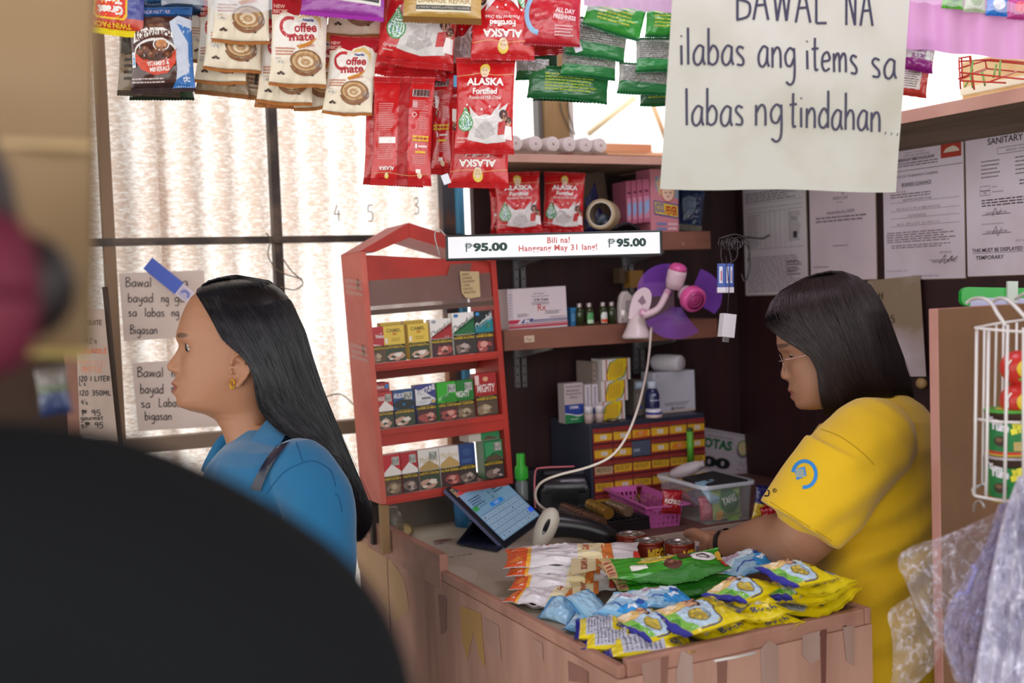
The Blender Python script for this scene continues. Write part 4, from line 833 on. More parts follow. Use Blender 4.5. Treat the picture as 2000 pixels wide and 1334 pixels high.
# ---- cigarette packs
PWd, PH, PD = .043, .082, .020
WARN = {'a': ('#8f7a62', '#b9a78c', '#5b4a3a'), 'b': ('#c9a08c', '#e8e0d6', '#3c4a3a'), 'c': ('#a5504a', '#d69a8e', '#4a2c30'), 'd': ('#7d6a62', '#b9aaa0', '#3a3434')}
def pack(top, decs, warn, word, h=PH, w=PWd, lid=None):
    m = MB(); m.box(M(top, .35), -w/2, 0, -PD, w/2, h, 0); m.mi = [m.mat(M(top, .35))]*6
    cut = h*.47
    m.dec(ink('#1c1b1c'), sh_rect(-w/2+.0003, 0, w/2-.0003, cut), z=.0003)
    m.dec(ink('#d9b832'), sh_text(word, -w*.46, cut-h*.105, w*.46, cut-h*.045, bold=.03), z=.0006); m.dec(ink('#b59a40'), sh_greek(-w*.35, cut-h*.04, w*.35, cut-h*.01, 1), z=.0006)
    A, B, C = WARN[warn]
    R_ = random.Random(len(word)*7+ord(top[2])+ord(warn)); yt_ = cut-h*.12
    m.dec(ink(C), sh_rect(-w*.47, h*.01, w*.47, yt_), z=.0005)
    def blob(cx_, cy_, rx_, ry_): return sh_poly([(max(-w*.47, min(w*.47, cx_+rx_*math.cos(a_)*(.65+.6*R_.random()))), max(h*.012, min(yt_, cy_+ry_*math.sin(a_)*(.65+.6*R_.random())))) for a_ in [k*PI/6 for k in range(12)]])
    m.dec(ink(A), blob(w*R_.uniform(-.15, .15), h*.15, w*.42, h*.13), z=.0007); m.dec(ink(B), blob(w*R_.uniform(-.1, .15), h*.19, w*.2, h*.07), z=.0008); m.dec(ink(C), blob(w*R_.uniform(-.2, .2), h*.13, w*.12, h*.04), z=.0009); m.dec(ink(B), blob(w*R_.uniform(-.3, .3), h*.08, w*.12, h*.03), z=.0010)
    for mt, s in decs: m.dec(mt, tr(s, w, h), z=.0006)
    return m
STK = [(ink('#b9bdb6'), sh_rect(.02, .72, .42, .93))]+[(ink('#5d6a62'), sh_rect(.05+.09*i, .74+.05*(i % 2), .10+.09*i, .90-.04*(i % 3))) for i in range(4)]
def T2(s, x0, y0, x1, y1, **k): return sh_text(s, x0, y0, x1, y1, **k)
cf = lambda c, c2: [(ink('#ece9e4'), sh_poly([(-.5, .52), (-.5, 1), (.5, 1), (.5, .88)])), (ink(c), sh_poly([(-.5, .48), (-.48, .53), (.5, .88), (.5, .48)])), (ink('#2b2a2c'), T2('Chesterfield', -.49, .64, .49, .82, rot=17, bold=.02)), (ink('#3a8fcf'), sh_ell(-.32, .93, .12, .045, 10)), (ink('#e9e9e6'), T2(c2, .12, .50, .4, .54))]
mar = lambda c, top: [(ink('#ece9e4'), sh_poly([(-.5, .47), (-.5, .54), (0, .76), (.5, .56), (.5, .47)])), (ink(c), T2('MARLBORO'[:6], -.48, .76, .0, .88, bold=.03))]
ROWS = [
 (0, [('winston', '#b5202e', [(ink('#efe9e6'), T2('Winston', -.2, .68, .48, .79, bold=.02)), (ink('#efe9e6'), sh_poly([(.1, .84), (.3, .78), (.4, .86), (.28, .8)])), (ink('#e9d5d0'), sh_poly([(-.5, .48), (-.5, .53), (.3, .48)]))], 'a', 'CANCER SA ILONG', 'red and white cigarette pack at the left end of the top shelf row', 0),
      ('camel', '#e0c14a', [(ink('#7d6a2e'), T2('CAMEL', -.36, .82, .34, .92, bold=.02)), (ink('#c98a2e'), sh_ell(.02, .77, .12, .04, 8)), (ink('#b5952e'), sh_greek(-.15, .55, .3, .66, 2, seed=3)), (ink('#efe3d9'), sh_rect(-.46, .52, -.34, .66))], 'b', 'KATARATA', 'yellow cigarette pack, left of the two yellow ones on the top shelf row', 1),
      ('camel2', None, None, None, None, 'yellow cigarette pack, right of the two yellow ones on the top shelf row', 1),
      ('cfr', '#ece9e4', cf('#a5262a', 'ORIGINAL'), 'c', 'PAGKABULAG', 'white and red cigarette pack with slanted black script, fourth on the top row', 0),
      ('cfg', '#ece9e4', cf('#1f6b3c', 'MENTHOL'), 'd', 'KANSER SA ILONG', 'white and green cigarette pack with slanted black script on the top row', 0),
      ('cft', '#1c2a2e', [(ink('#17808f'), sh_poly([(-.5, .48), (-.5, .62), (.5, .86), (.5, .48)])), (ink('#e9ece9'), T2('Chesterfield', -.49, .66, .49, .84, rot=17, bold=.02)), (ink('#b9d94a'), sh_ell(.2, .64, .1, .06, 10)), (ink('#3fd0d0'), sh_ring(.2, .64, .22, .12, .03)), (ink('#3a8fcf'), sh_ell(-.32, .93, .12, .045, 10))], 'c', 'KANSER SA BIBIG', 'teal and black cigarette pack at the right end of the top row', 0)]),
 (1, [('m1', '#b52a2e', mar('#e8e0dc', 0)+STK, 'b', 'MOUTH CANCER', 'red and white cigarette pack with a grey sticker, left end of the middle row', 0),
      ('m2', '#24508c', [(ink('#e9e9ee'), T2('ARLBOR', -.48, .78, .05, .92, bold=.03)), (ink('#2a3036'), sh_ell(0, .6, .5, .14)), (ink('#3f8fd0'), sh_ell(0, .6, .08, .04, 10))]+STK, 'b', 'GANGRENE', 'blue cigarette pack with a grey sticker on the middle row', 0),
      ('f1', '#3a3f8a', [(ink('#dfe0e4'), sh_poly([(-.5, .48), (-.5, .9), (.0, .8), (.5, .6), (.1, .48)])), (ink('#f0f0f0'), T2('FORTUNE', -.38, .78, .5, .93, rot=10, bold=.03)), (ink('#8d929c'), sh_rect(-.2, .62, .25, .68)), (ink('#e8c83a'), sh_ell(.35, .56, .12, .05, 10)), (ink('#e9e9ee'), sh_greek(-.4, .5, .1, .6, 2))], 'c', 'KANSER SA BIBIG', 'blue and silver cigarette pack in the centre of the middle row', 0),
      ('f2', '#35b02e', [(ink('#2a8f28'), sh_ell(.1, .58, .4, .12)), (ink('#d9efd6'), T2('FORTUNE', -.46, .58, .05, .66, rot=14))]+STK, 'c', 'ORAL CANCER', 'light green cigarette pack with a grey sticker on the middle row', 0),
      ('g1', '#1f7a30', [(ink('#eef0ea'), T2('MIGHTY', -.5, .56, .25, .72, bold=.02))]+STK, 'a', 'ISO CANCER', 'dark green cigarette pack with a grey sticker on the middle row', 0),
      ('g2', '#a5282c', [(ink('#eee6e0'), T2('MIGHTY', -.4, .55, .4, .74, bold=.02)), (ink('#d9a07a'), sh_ell(0, .86, .13, .06, 8)), (ink('#e6c8c4'), sh_rect(-.48, .74, -.3, .96))], 'a', 'KANSER SA ILONG', 'dark red cigarette pack at the right end of the middle row', 0)]),
 (2, [('r1', '#c2202c', mar('#b9202c', 0)[:1]+STK, 'a', 'PREMATURE BIRTH', 'red and white cigarette pack at the left end of the bottom row', 0),
      ('r2', '#b5202c', mar('#b9202c', 0)[:1]+STK, 'd', 'TOOTH LOSS', 'red and white cigarette pack second from the left on the bottom row', 0),
      ('w1', '#e9e6e0', [(ink('#b79a5c'), sh_poly([(-.5, .48), (-.45, .56), (0, .72), (.45, .56), (.5, .48)])), (ink('#c9b485'), T2('Marlboro', -.42, .66, .42, .82))]+STK, 'b', 'MOUTH CANCER', 'white and gold cigarette pack with a grey sticker on the bottom row', 0),
      ('w2', '#ece8e2', [(ink('#c4a462'), sh_poly([(-.5, .48), (-.45, .58), (0, .76), (.45, .58), (.5, .48)])), (ink('#d2c09a'), T2('Marlboro', -.42, .72, .42, .86))], 'c', 'KANSER', 'white and gold cigarette pack without a sticker on the bottom row', 0),
      ('b1', '#27457f', [(ink('#35558f'), sh_ell(0, .8, .25, .1)), (ink('#5a7ab5'), sh_greek(-.3, .52, .3, .62, 2))], 'd', 'KANSER SA BIBIG', 'dark blue cigarette pack behind the milk can on the bottom row', 0),
      ('gr', '#2a7a4a', [(ink('#5d4a3a'), sh_poly([(-.5, .48), (0, .7), (.5, .5), (.5, .48)])), (ink('#3a9a62'), sh_rect(-.4, .6, .1, .95))]+STK, 'd', 'MOUTH CANCER', 'green cigarette pack at the right end of the bottom row', 0)])]
XS_ = {0: [(728, 758), (757, 799), (805, 846), (849, 892), (893, 937), (937, 979)], 1: [(737, 776), (776, 818), (820, 861), (863, 904), (900, 936), (938, 982)], 2: [(748, 792), (792, 825), (826, 868), (868, 908), (905, 940), (955, 995)]}
gk = ['cigarette packs on the top row', 'cigarette packs on the middle row', 'cigarette packs on the bottom row']
def lx(px_, row):  # local x along a shelf for a pixel column
    py = [706, 838, 968][row]; p = Q.inverted() @ C0; r = Qn.inverted() @ ray(px_, py); t_ = -p.z/r.z; return (p+r*t_).x
dup = None
for row, items in ROWS:
    for (nm, top, decs, wn, wd, lb, dd), (a, b) in zip(items, XS_[row]):
        x0, x1 = max(lx(a, row), PT+.001), min(lx(b, row), SW-PT-.001)
        T = Q @ Matrix.Translation(((x0+x1)/2, lev[row]+.0062, -.012-(.002*(hash(lb) % 3) if False else 0)))
        wv = (x1-x0)*.97
        if top is None: o = copytree(dup, T, lb)
        else:
            hgt = [.078, .080, .082][row]*(1.12 if nm in('cft', 'cfg', 'g2') else .93 if nm in ('winston', 'm1', 'm2', 'camel') else 1)
            o = pack(top, decs, wn, wd, h=hgt, w=wv).obj('cigarette_pack', T=T, bevel=.0006); tag(o, lb, 'cigarette pack')
        o['group'] = gk[row]
        if nm == 'camel': dup = o
# packs standing behind the front row
def behind(row, a, b, c, lb, dz=.026, h=None, up=0):
    x0, x1 = lx(a, row), lx(b, row); m = MB(); h = h or PH*.97
    m.box(M(c, .35), -(x1-x0)/2, 0, -PD, (x1-x0)/2, h, 0); m.box(M('#c9c4bc', .4), -(x1-x0)/2+.0005, h*.52, .0, (x1-x0)/2-.0005, h*.56, .0003)
    return m.obj('cigarette_pack', T=Q @ Matrix.Translation(((x0+x1)/2, lev[row]+.0062+up, -.012-dz)), bevel=.0006, label=lb, cat='cigarette pack', group=gk[row]+', behind')
for row, a, b, c, lb in ((0, 760, 800, '#d9bb48', 'yellow cigarette pack standing behind the left yellow one'), (0, 806, 846, '#d4b545', 'yellow cigarette pack standing behind the right yellow one'), (2, 750, 790, '#b51f2a', 'red cigarette pack standing behind the leftmost bottom one'), (2, 793, 826, '#b51f2a', 'red cigarette pack standing behind the second bottom one'),
                    (2, 870, 906, '#e6e2da', 'white cigarette pack standing behind the stickerless white and gold one'), (2, 957, 994, '#26703f', 'green cigarette pack standing behind the green bottom one'), (1, 938, 980, '#8f2427', 'dark red cigarette pack standing behind the right end of the middle row')):
    behind(row, a, b, c, lb, .022)
m = MB(); x0, x1 = lx(734, 1), lx(772, 1); m.box(M('#a52830', .35), x0, 0, -PD-.02, x1, .018, 0); m.dec(ink('#ecd9d6'), sh_text('Marlboro', x0+.003, .006, x1-.012, .014, bold=.02), z=.0004); m.dec(ink('#2f7fc0'), sh_ell(x1-.006, .010, .0045, .0045), z=.0004)
m.obj('cigarette_pack', T=Q @ Matrix.Translation((0, lev[1]+.0062+.075, -.013)), bevel=.0006, label='red pack lying flat on top of the leftmost middle row pack', cat='cigarette pack')
m = MB(); x0, x1 = lx(945, 2), lx(990, 2); m.box(M('#cfc8bc', .4), x0-.018, 0, -.05, x1, .024, -.0002); m.box(M('#2c8a55', .4), x0+.010, .001, -.001, x1, .0235, .0006); m.dec(ink('#5d4a3a'), sh_poly([(x0+.012, .002), (x0+.026, .010), (x1-.001, .002)]), z=.0009)
m.obj('cigarette_pack', T=Q @ Matrix.Translation((0, lev[2]+.0062+.083, -.013)), bevel=.0006, label='green and white pack lying on top of the green bottom row pack', cat='cigarette pack')

# ================================================================= goods on the wall shelves and the top shelf
def onshelf(px_, yf, z): p = ony(px_, 500, yf); return Vector((p.x, yf, z))
for i, (a, c) in enumerate(((1008, 0), (1047, 0), (1081, 0), (1113, 0), (1145, 3), (1174, 6))):
    p = ony(a, 285+c, 2.15); m = MB(); r_ = .0165
    m.lathe(M('#f6ecea', .6, bump=(40, .2), transl=.3), [(r_*.86, 0), (r_, .003), (r_*1.02, .05), (r_, .11), (r_*.9, .113)], 22, ax='y')
    m.lathe(M('#cdb9b6', .7), [(r_*.25, -.0006), (r_*.24, -.0002)], 10, ax='y'); m.dec(M('#b59f9c', .7), sh_ring(0, 0, r_*.6, r_*.6, .0006), S=lambda x, y, z: (x, -.0004, y))
    m.obj('bag_roll', T=Matrix.Translation((p.x, p.y, zt+.018+.009+r_*.99)), label=['leftmost', 'second', 'third', 'fourth', 'fifth', 'rightmost'][i]+' of the six white plastic bag rolls on the top shelf', cat='roll', group='white rolls on the top shelf')
p0, p1 = ony(985, 300, 2.145), ony(1186, 306, 2.145); m = MB(); m.grid(M('#86705f', .8, bump=(30, .5)), lambda u, v: (p0.x+(p1.x-p0.x)*u, 2.145+.12*v, zt+.0265+.0009*math.sin(u*30)), 40, 4)
m.grid(M('#86705f', .8, bump=(30, .5), var=('#6a3a34', 9, (1, 1, 1), .55, .6)), lambda u, v: (p0.x+(p1.x-p0.x)*u, 2.145, zt+.0182+.0083*v+.0009*math.sin(u*30)*v), 40, 1)
m.obj('cardboard_sheet', label='crumpled cardboard and plastic under the white rolls', cat='cardboard')
# standing milk pouches
us2 = depth(ony(1010, 400, 2.2))/FPX
def onback(o, px_, py_, y, rot=0, yaw=0, label=None, cat=None, group=None, sx=1, sy=1):
    p = ony(px_, py_, y); D = depth(p); place(o, px_, py_, 0, D, rot, yaw, 0, sx, sy); tag(o, label, cat, group); return o
gB = 'milk pouches standing on the upper shelf'
onback(milk(51, 92, 122, s=us2, nm='milk_pouch'), 1012, 397, 2.21, 3, 6, 'red milk pouch standing on the shelf, left of the pair above the lit display', 'pouch', gB)
onback(milk(52, 84, 122, s=us2, nm='milk_pouch'), 1101, 396, 2.205, -2, 2, 'red milk pouch standing on the shelf beside the tape roll', 'pouch', gB)
onback(milk(53, 40, 90, s=us2, nm='milk_pouch', back=True), 975, 412, 2.25, 2, 20, 'narrow red pouch edge standing left of the two milk pouches', 'pouch', gB)
p = ony(1178, 419, 2.19); D = depth(p); u3 = D/FPX
m = MB(); TAN = M('#b3a07c', .45)
m.lathe(TAN, [(.034*1.0, -.022), (.0345, -.020), (.0345, .020), (.034, .022), (.026, .022), (.0255, 0), (.026, -.022), (.034, -.022)], 36, cap=False)
m.lathe(M('#6f6250', .6), [(.0256, -.020), (.0254, .020)], 30, cap=False); m.lathe(M('#d8d2c6', .4), [(.0262, .0222), (.0285, .0224)], 30, cap=False)
m.obj('tape_roll', T=camM(1178, 420, D, 0, -22, 0), label='roll of tan packing tape standing on the upper shelf', cat='tape')
m = MB(); m.tube(M('#55606b', .3, bump=(40, .6)), [(-.01, -.012, -.01), (.0, .0, .0), (.012, -.006, -.012), (.004, -.016, .006)], .008, 7, spl=4); m.obj('crumpled_plastic', T=camM(1178, 424, D+.006), label='crumpled dark plastic seen through the tape roll', cat='plastic')
def boxo(name, px_, py_, wpx, hpx, dpt, y, col, decs=(), label=None, cat=None, rot=0, yaw=-26.7, group=None, side=None, bev=.0006, faceyaw=True, rough=.5):
    """carton standing square to the shop unless yaw differs; decs in (0..1, 0..1) of the front"""
    p = ony(px_, py_, y); D = depth(p); s = D/FPX; w_, h_ = wpx*s, hpx*s
    T = Matrix.Translation(p) @ Matrix.Rotation(math.radians(yaw+26.7), 4, 'Z') @ Matrix.Rotation(PI/2, 4, 'X') @ Matrix.Rotation(math.radians(rot), 4, 'Z')
    m = MB(); m.box(M(col, rough), -w_/2, -h_/2, -dpt, w_/2, h_/2, 0)
    if side: m.mi[5] = m.mat(M(side, rough)); m.mi[3] = m.mi[5]
    for i, (mt, s_) in enumerate(decs): m.dec(mt, tr(s_, w_, h_, -w_/2, -h_/2), z=.0003+.00012*i)
    return m.obj(name, T=T, bevel=bev, label=label, cat=cat, group=group)
boxo('cardboard_piece', 1158, 392, 70, 108, .004, 2.30, '#5d4c3c', label='brown cardboard standing behind the tape roll', cat='cardboard', rot=8)
o = pouch('snack_pouch', 74*u3, 120*u3, .008, '#1c2260', [(ink('#232a78'), sh_ell(0, 0, 30, 40))], seed=61); onback(o, 1140, 410, 2.31, 14, 0, 'dark blue pouch mostly hidden behind the red milk pouch', 'pouch')
for i in range(4): boxo('medicine_box', 1230+i*11, 396-i*1.5, 14, 84, .07, 2.21-.008*i, '#b3607a', [(ink('#c88aa0'), sh_rect(.1, .1, .9, .6)), (ink('#5d2438'), sh_rect(.2, .7, .8, .75)), (ink('#8fa9cf'), sh_poly([(.1, .15), (.9, .3), (.9, .55), (.1, .45)]))], label=['leftmost', 'second', 'third', 'rightmost'][i]+' of four thin pink cartons left of the fever patch box', cat='box', group='thin pink cartons', yaw=-32)
kf = [(ink('#8fa8bf'), sh_poly([(.18, .72), (.18, .88), (1, .92), (1, .55), (.3, .62)])), (ink('#d9b48a'), sh_poly([(.3, .6), (.2, .8), (.5, .95), (.8, .7)])), (ink('#e9a24a'), sh_ell(.62, .66, .26, .17)), (ink('#f0cdb0'), sh_ell(.62, .645, .23, .145)), (ink('#b5463a'), sh_ring(.62, .645, .24, .155, .02)), (ink('#7a3a30'), sh_line([(.5, .65), (.54, .635), (.58, .65)], .015)), (ink('#7a3a30'), sh_line([(.66, .65), (.7, .635), (.74, .65)], .015)), (ink('#a03a34'), sh_ell(.62, .58, .04, .012, 8)),
      (ink('#3a4f9a'), sh_poly([(.12, .30), (.10, .52), (.98, .46), (.98, .24)])), (ink('#e3c23a'), sh_poly([(.15, .32), (.13, .50), (.96, .44), (.96, .26)])), (ink('#3a4fa5'), T2('KOOL', .17, .33, .48, .48, rot=-2, bold=.04)), (ink('#b5322e'), T2('FEVER', .52, .29, .94, .43, rot=-2, bold=.04)),
      (ink('#7a86b0'), sh_rect(.2, .14, .55, .18)), (ink('#7a86b0'), sh_rect(.2, .06, .55, .10)), (ink('#e9c9cf'), sh_greek(.6, .05, .95, .19, 2, seed=3))]
boxo('medicine_box', 1298, 394, 66, 126, .06, 2.185, '#cf8590', kf, 'pink carton reading KOOL FEVER with a child face, under the sign corner', 'box', rot=-1, side='#b5687c')
o = pouch('snack_pouch', 60*u3, 100*u3, .012, [(0, .12, '#8f8a80'), (.12, 1, '#24365f')], [(ink('#6d7f9a'), sh_ell(-8, 5, 26, 30)), (ink('#9aa6b5'), sh_ring(-8, 5, 27, 30, 2))], seed=63); onback(o, 1348, 404, 2.26, -6, 0, 'dark blue and grey pouch standing right of the fever patch box', 'pouch')
m = MB(); m.tube(M('#23262c', .5), [ony(1200, 446, 2.18), ony(1225, 436, 2.18), ony(1250, 448, 2.18)], .003, 6, spl=4); m.obj('cable', label='dark cable lying on the shelf right of the tape roll', cat='cable')
boxo('note_sheet', 1335, 476, 6, 6, .001, 2.168, '#a5745c', label='tiny pale mark stuck on the upper shelf edge', cat='sticker')
boxo('sticker', 1034, 662, 22, 13, .0006, 2.1695, '#cbb49a', [(ink('#5d4f46'), T2('Pata', .2, .25, .7, .7))], 'small pale price sticker on the edge of the middle shelf', 'sticker', rot=1)
# middle shelf
cb = [(ink('#c9bfc4'), sh_rect(0, .05, .09, 1)), (ink('#a8a0a8'), sh_greek(.01, .3, .08, .9, 9, seed=3)), (ink('#6d6a70'), T2('Skin Solution', .44, .84, .62, .88)), (ink('#6d6a70'), T2('Treatment Programme', .4, .77, .7, .81)), (ink('#4a4a52'), T2('LS BL Cream', .44, .68, .69, .74, bold=.02)), (ink('#8a868c'), sh_greek(.4, .58, .72, .66, 2, seed=4)), (ink('#c03a34'), T2('Rx', .50, .44, .64, .6)), (ink('#8a868c'), sh_greek(.15, .31, .36, .4, 3, seed=6)), (ink('#8a868c'), sh_greek(.62, .34, .92, .44, 3, seed=7)), (ink('#5a5a60'), sh_greek(.7, .255, .98, .285, 1)),
      (ink('#b52a44'), sh_poly([(0, .16), (0, .25), (.20, .25), (.14, .16)])), (ink('#2a3a7a'), sh_poly([(.20, .16), (.26, .255), (.42, .255), (.36, .16)])), (ink('#e9e6ea'), T2('BL', .25, .17, .37, .245, shear=.3, bold=.03)), (ink('#2a3a7a'), sh_rect(.38, .205, 1, .225)), (ink('#2a3a7a'), sh_rect(.37, .165, 1, .18)), (ink('#b52a44'), sh_rect(0, .115, 1, .135)), (ink('#b52a44'), sh_rect(0, .05, 1, .095))]
boxo('medicine_box', 1050, 602, 130, 80, .05, 2.19, '#d8ccd0', cb, 'flat white carton with red and blue stripes reading Rx on the middle shelf', 'box', rot=1.2)
boxo('medicine_box', 1121, 620, 14, 38, .04, 2.21, '#2f74a5', [(ink('#7fb0cf'), sh_greek(.1, .3, .9, .7, 4))], 'small blue carton beside the striped white carton', 'box')
for i, (x, lc, l2) in enumerate(((1134, '#2a4a52', None), (1153, '#4f9a5a', '#b5d0b0'), (1180, '#d9ddd6', '#d0562a'), (1197, '#39422a', None))):
    p = ony(x, 616, 2.20); q = Vector((p.x, 2.205, Z3+.0005)); m = MB(); r_ = .0098
    m.lathe(M('#2c3a1c', .15, coat=.5), [(r_, 0), (r_, .034), (r_*.5, .041)], 16); 
    m.lathe(M('#bfb3b3', .3, metal=.6), [(r_*.55, .040), (r_*.6, .041), (r_*.6, .049), (r_*.5, .050)], 14)
    if l2:
        m.dec(ink(lc), sh_poly([(-.0085, .003), (.0085, .003), (.0085, .022), (.005, .028), (-.005, .028), (-.0085, .022)]), S=lambda x_, y_, z: (x_, -math.sqrt(max(r_*r_-x_*x_, 0))-.0004, y_), L=.004)
        m.dec(ink(l2), sh_rect(-.0083, .004, .0083, .012), S=lambda x_, y_, z: (x_, -math.sqrt(max(r_*r_-x_*x_, 0))-.0007, y_), L=.004)
    m.obj('oil_bottle', T=Matrix.Translation(q), label=['dark ointment bottle next to the small blue carton', 'dark bottle with a green label on the middle shelf', 'dark bottle with a white and orange label on the middle shelf', 'dark bottle beside the white rounded thermometer case'][i], cat='bottle')
m = MB(); m.slab(M('#cfc4bd', .4), ([(x*.021, y) for x, y in [(-1, 0), (-.95, .04), (-.75, .062), (-.35, .073), (.2, .073), (.7, .062), (.95, .04), (1, 0)]], []), -.014, 0); m.dec(M('#a89e9c', .4), sh_rect(-.004, .024, .016, .052), z=.0004); m.dec(M('#6b6365', .5), sh_ring(.006, .038, .0118, .0155, .0008, n=4, a0=PI/4, a1=PI/4+2*PI), z=.0006); m.dec(M('#6b6365', .5), sh_ell(-.014, .008, .002, .003, 8), z=.0006)
q = onshelf(1222, 2.19, Z3+.0005); m.obj('thermometer_case', T=Matrix.Translation(q) @ Matrix.Rotation(PI/2, 4, 'X'), bevel=.003, label='white rounded plastic device standing on the middle shelf behind the fan base', cat='device')
boxo('medicine_box', 1244, 545, 30, 34, .03, 2.30, '#a57a3a', label='ochre carton standing behind the fan on the back wall', cat='box')
boxo('medicine_box', 1216, 538, 12, 30, .03, 2.30, '#5d4a38', label='brown carton edge beside the upper shelf bracket', cat='box')
boxo('medicine_box', 1288, 590, 70, 76, .03, 2.33, '#8d6f7a', label='pale mauve carton behind the pink fan', cat='box')
# fan
DF = 2.50
FAN = empty('desk_fan', camM(1330, 592, DF), 'pink and white fan with purple blades clipped to the middle shelf edge', 'fan')
uf = DF/FPX
def f2(x, y, z=0): return ((x-1330)*uf, (592-y)*uf, z)
WHF = M('#d9bcc6', .35); PKF2 = M('#d9569a', .3); PKD = M('#b03a78', .35)
m = MB(); prof = [(26, 0), (30, 3), (28, 8), (21, 22), (17, 36), (14, 46), (6, 52)]
m.lathe(M('#d6c4c6', .35), [(a*uf*(1.0), b*uf) for a, b in prof], 28, T=Matrix.Translation(f2(1246, 664, -.02)) @ Matrix.Rotation(-PI/2, 4, 'X') @ Matrix.Rotation(math.radians(0), 4, 'Z') @ Matrix.Diagonal((1, 1, 1, 1)) if False else Matrix.Translation(f2(1246, 662, -.02)) @ Matrix.Rotation(math.radians(-90), 4, 'X'))
m.slab(M('#dcc4cc', .4), ([f2(x, y)[:2] for x, y in smooth([(1228, 622), (1232, 596), (1240, 574), (1254, 562), (1266, 563), (1273, 574), (1272, 592), (1266, 610), (1258, 628)], 3)], []), -.030, -.008)
m.slab(M('#8d6f80', .6), ([f2(x, y)[:2] for x, y in ((1246, 588), (1256, 576), (1263, 590), (1255, 596))], []), -.009, -.0072)
m.lathe(M('#efe2e4', .4), [(.007, -.004), (.0085, 0), (.007, .005)], 14, T=Matrix.Translation(f2(1217, 612, -.006)) @ Matrix.Rotation(-PI/2, 4, 'Y'))
q_ = FAN.matrix_world.inverted(); sh0 = Vector((ony(1246, 650, 2.175).x, 2.172, Z3-.02)); m.tube(M('#cbb3bb', .4), [q_ @ sh0, f2(1246, 640, -.02)], .008, 8)
m.obj('base', FAN)
m = MB(); m.tube(WHF, [f2(1252, 610, .012), f2(1262, 614, .014), f2(1285, 602, .014), f2(1300, 575, .012), f2(1304, 568, .008)], [.0095, .0085, .0075, .0075, .007], 12, spl=4)
m.lathe(M('#c98aa8', .4), [(.0085, 0), (.009, .003), (.007, .005)], 16, T=Matrix.Translation(f2(1254, 611, .016))); m.lathe(M('#c98aa8', .4), [(.006, 0), (.006, .003)], 14, T=Matrix.Translation(f2(1302, 572, .016))); m.obj('arm', FAN)
hubax = Matrix.Translation(f2(1350, 586, .035)) @ Matrix.Rotation(math.radians(24), 4, 'Y') @ Matrix.Rotation(math.radians(24), 4, 'X')
m = MB(); m.lathe(WHF, [(.018, -.040), (.020, -.028), (.024, -.016), (.025, -.012)], 28, T=hubax, cap=True)
m.lathe(PKF2, [(.0262, -.016), (.0285, -.012), (.0285, .004), (.0265, .008), (.021, .0085)], 32, T=hubax, cap=False)
m.lathe(PKD, [(.0212, .0082), (.0205, .0065), (.017, .0065), (.0165, .0085), (.013, .0085), (.0125, .0065), (.0095, .0065), (.009, .0085), (.006, .0085), (.0055, .0068), (.001, .0075)], 32, T=hubax)
m.obj('motor_housing', FAN)
cone = Matrix.Translation(f2(1318, 545, .012)) @ Matrix.Rotation(math.radians(-12), 4, 'Z') @ Matrix.Rotation(math.radians(-75), 4, 'X')
m = MB(); m.lathe(WHF, [(.017, -.022), (.0205, -.006), (.0215, .010), (.0205, .020)], 26, T=cone, cap=True); m.lathe(PKF2, [(.0205, .019), (.019, .027), (.013, .033), (.004, .0355)], 26, T=cone); m.obj('head_cap', FAN, label='white neck with rounded pink cap')
BLD = M('#8a48c8', .3, alpha=.5, spec=.5)
for k in range(3):
    m = MB(); a0 = math.radians(18+120*k)
    def bf(u, v):
        r_ = .020+.082*v; a = a0+(u-.5)*1.5*(.55+.65*v-.25*v*v); rr = r_*(1-.10*(2*u-1)**2*v)
        return (rr*math.cos(a)*1.05, rr*math.sin(a)*.88, -.030+.020*(u-.5)*(1-v*.4))
    m.grid(BLD, bf, 12, 10, T=Matrix.Translation(f2(1336, 584, -.01)) @ Matrix.Rotation(math.radians(12), 4, 'Y')); m.obj('blade', FAN)
# white charging cord from the fan to the terminal
m = MB(); WC = M('#d9cfc4', .4)
pts = [(1272, 640, 2.50), (1268, 690, 2.42), (1262, 730, 2.30), (1248, 790, 2.15), (1225, 850, 2.08), (1195, 890, 2.06), (1150, 912, 2.06), (1090, 928, 2.08), (1058, 942, 2.1), (1046, 962, 2.13), (1050, 982, 2.16), (1066, 996, 2.2)]
m.tube(WC, [P(*p) for p in pts], .0026, 8, spl=5); m.obj('cord', label='white cord drooping from the fan down to the card terminal', cat='cord')
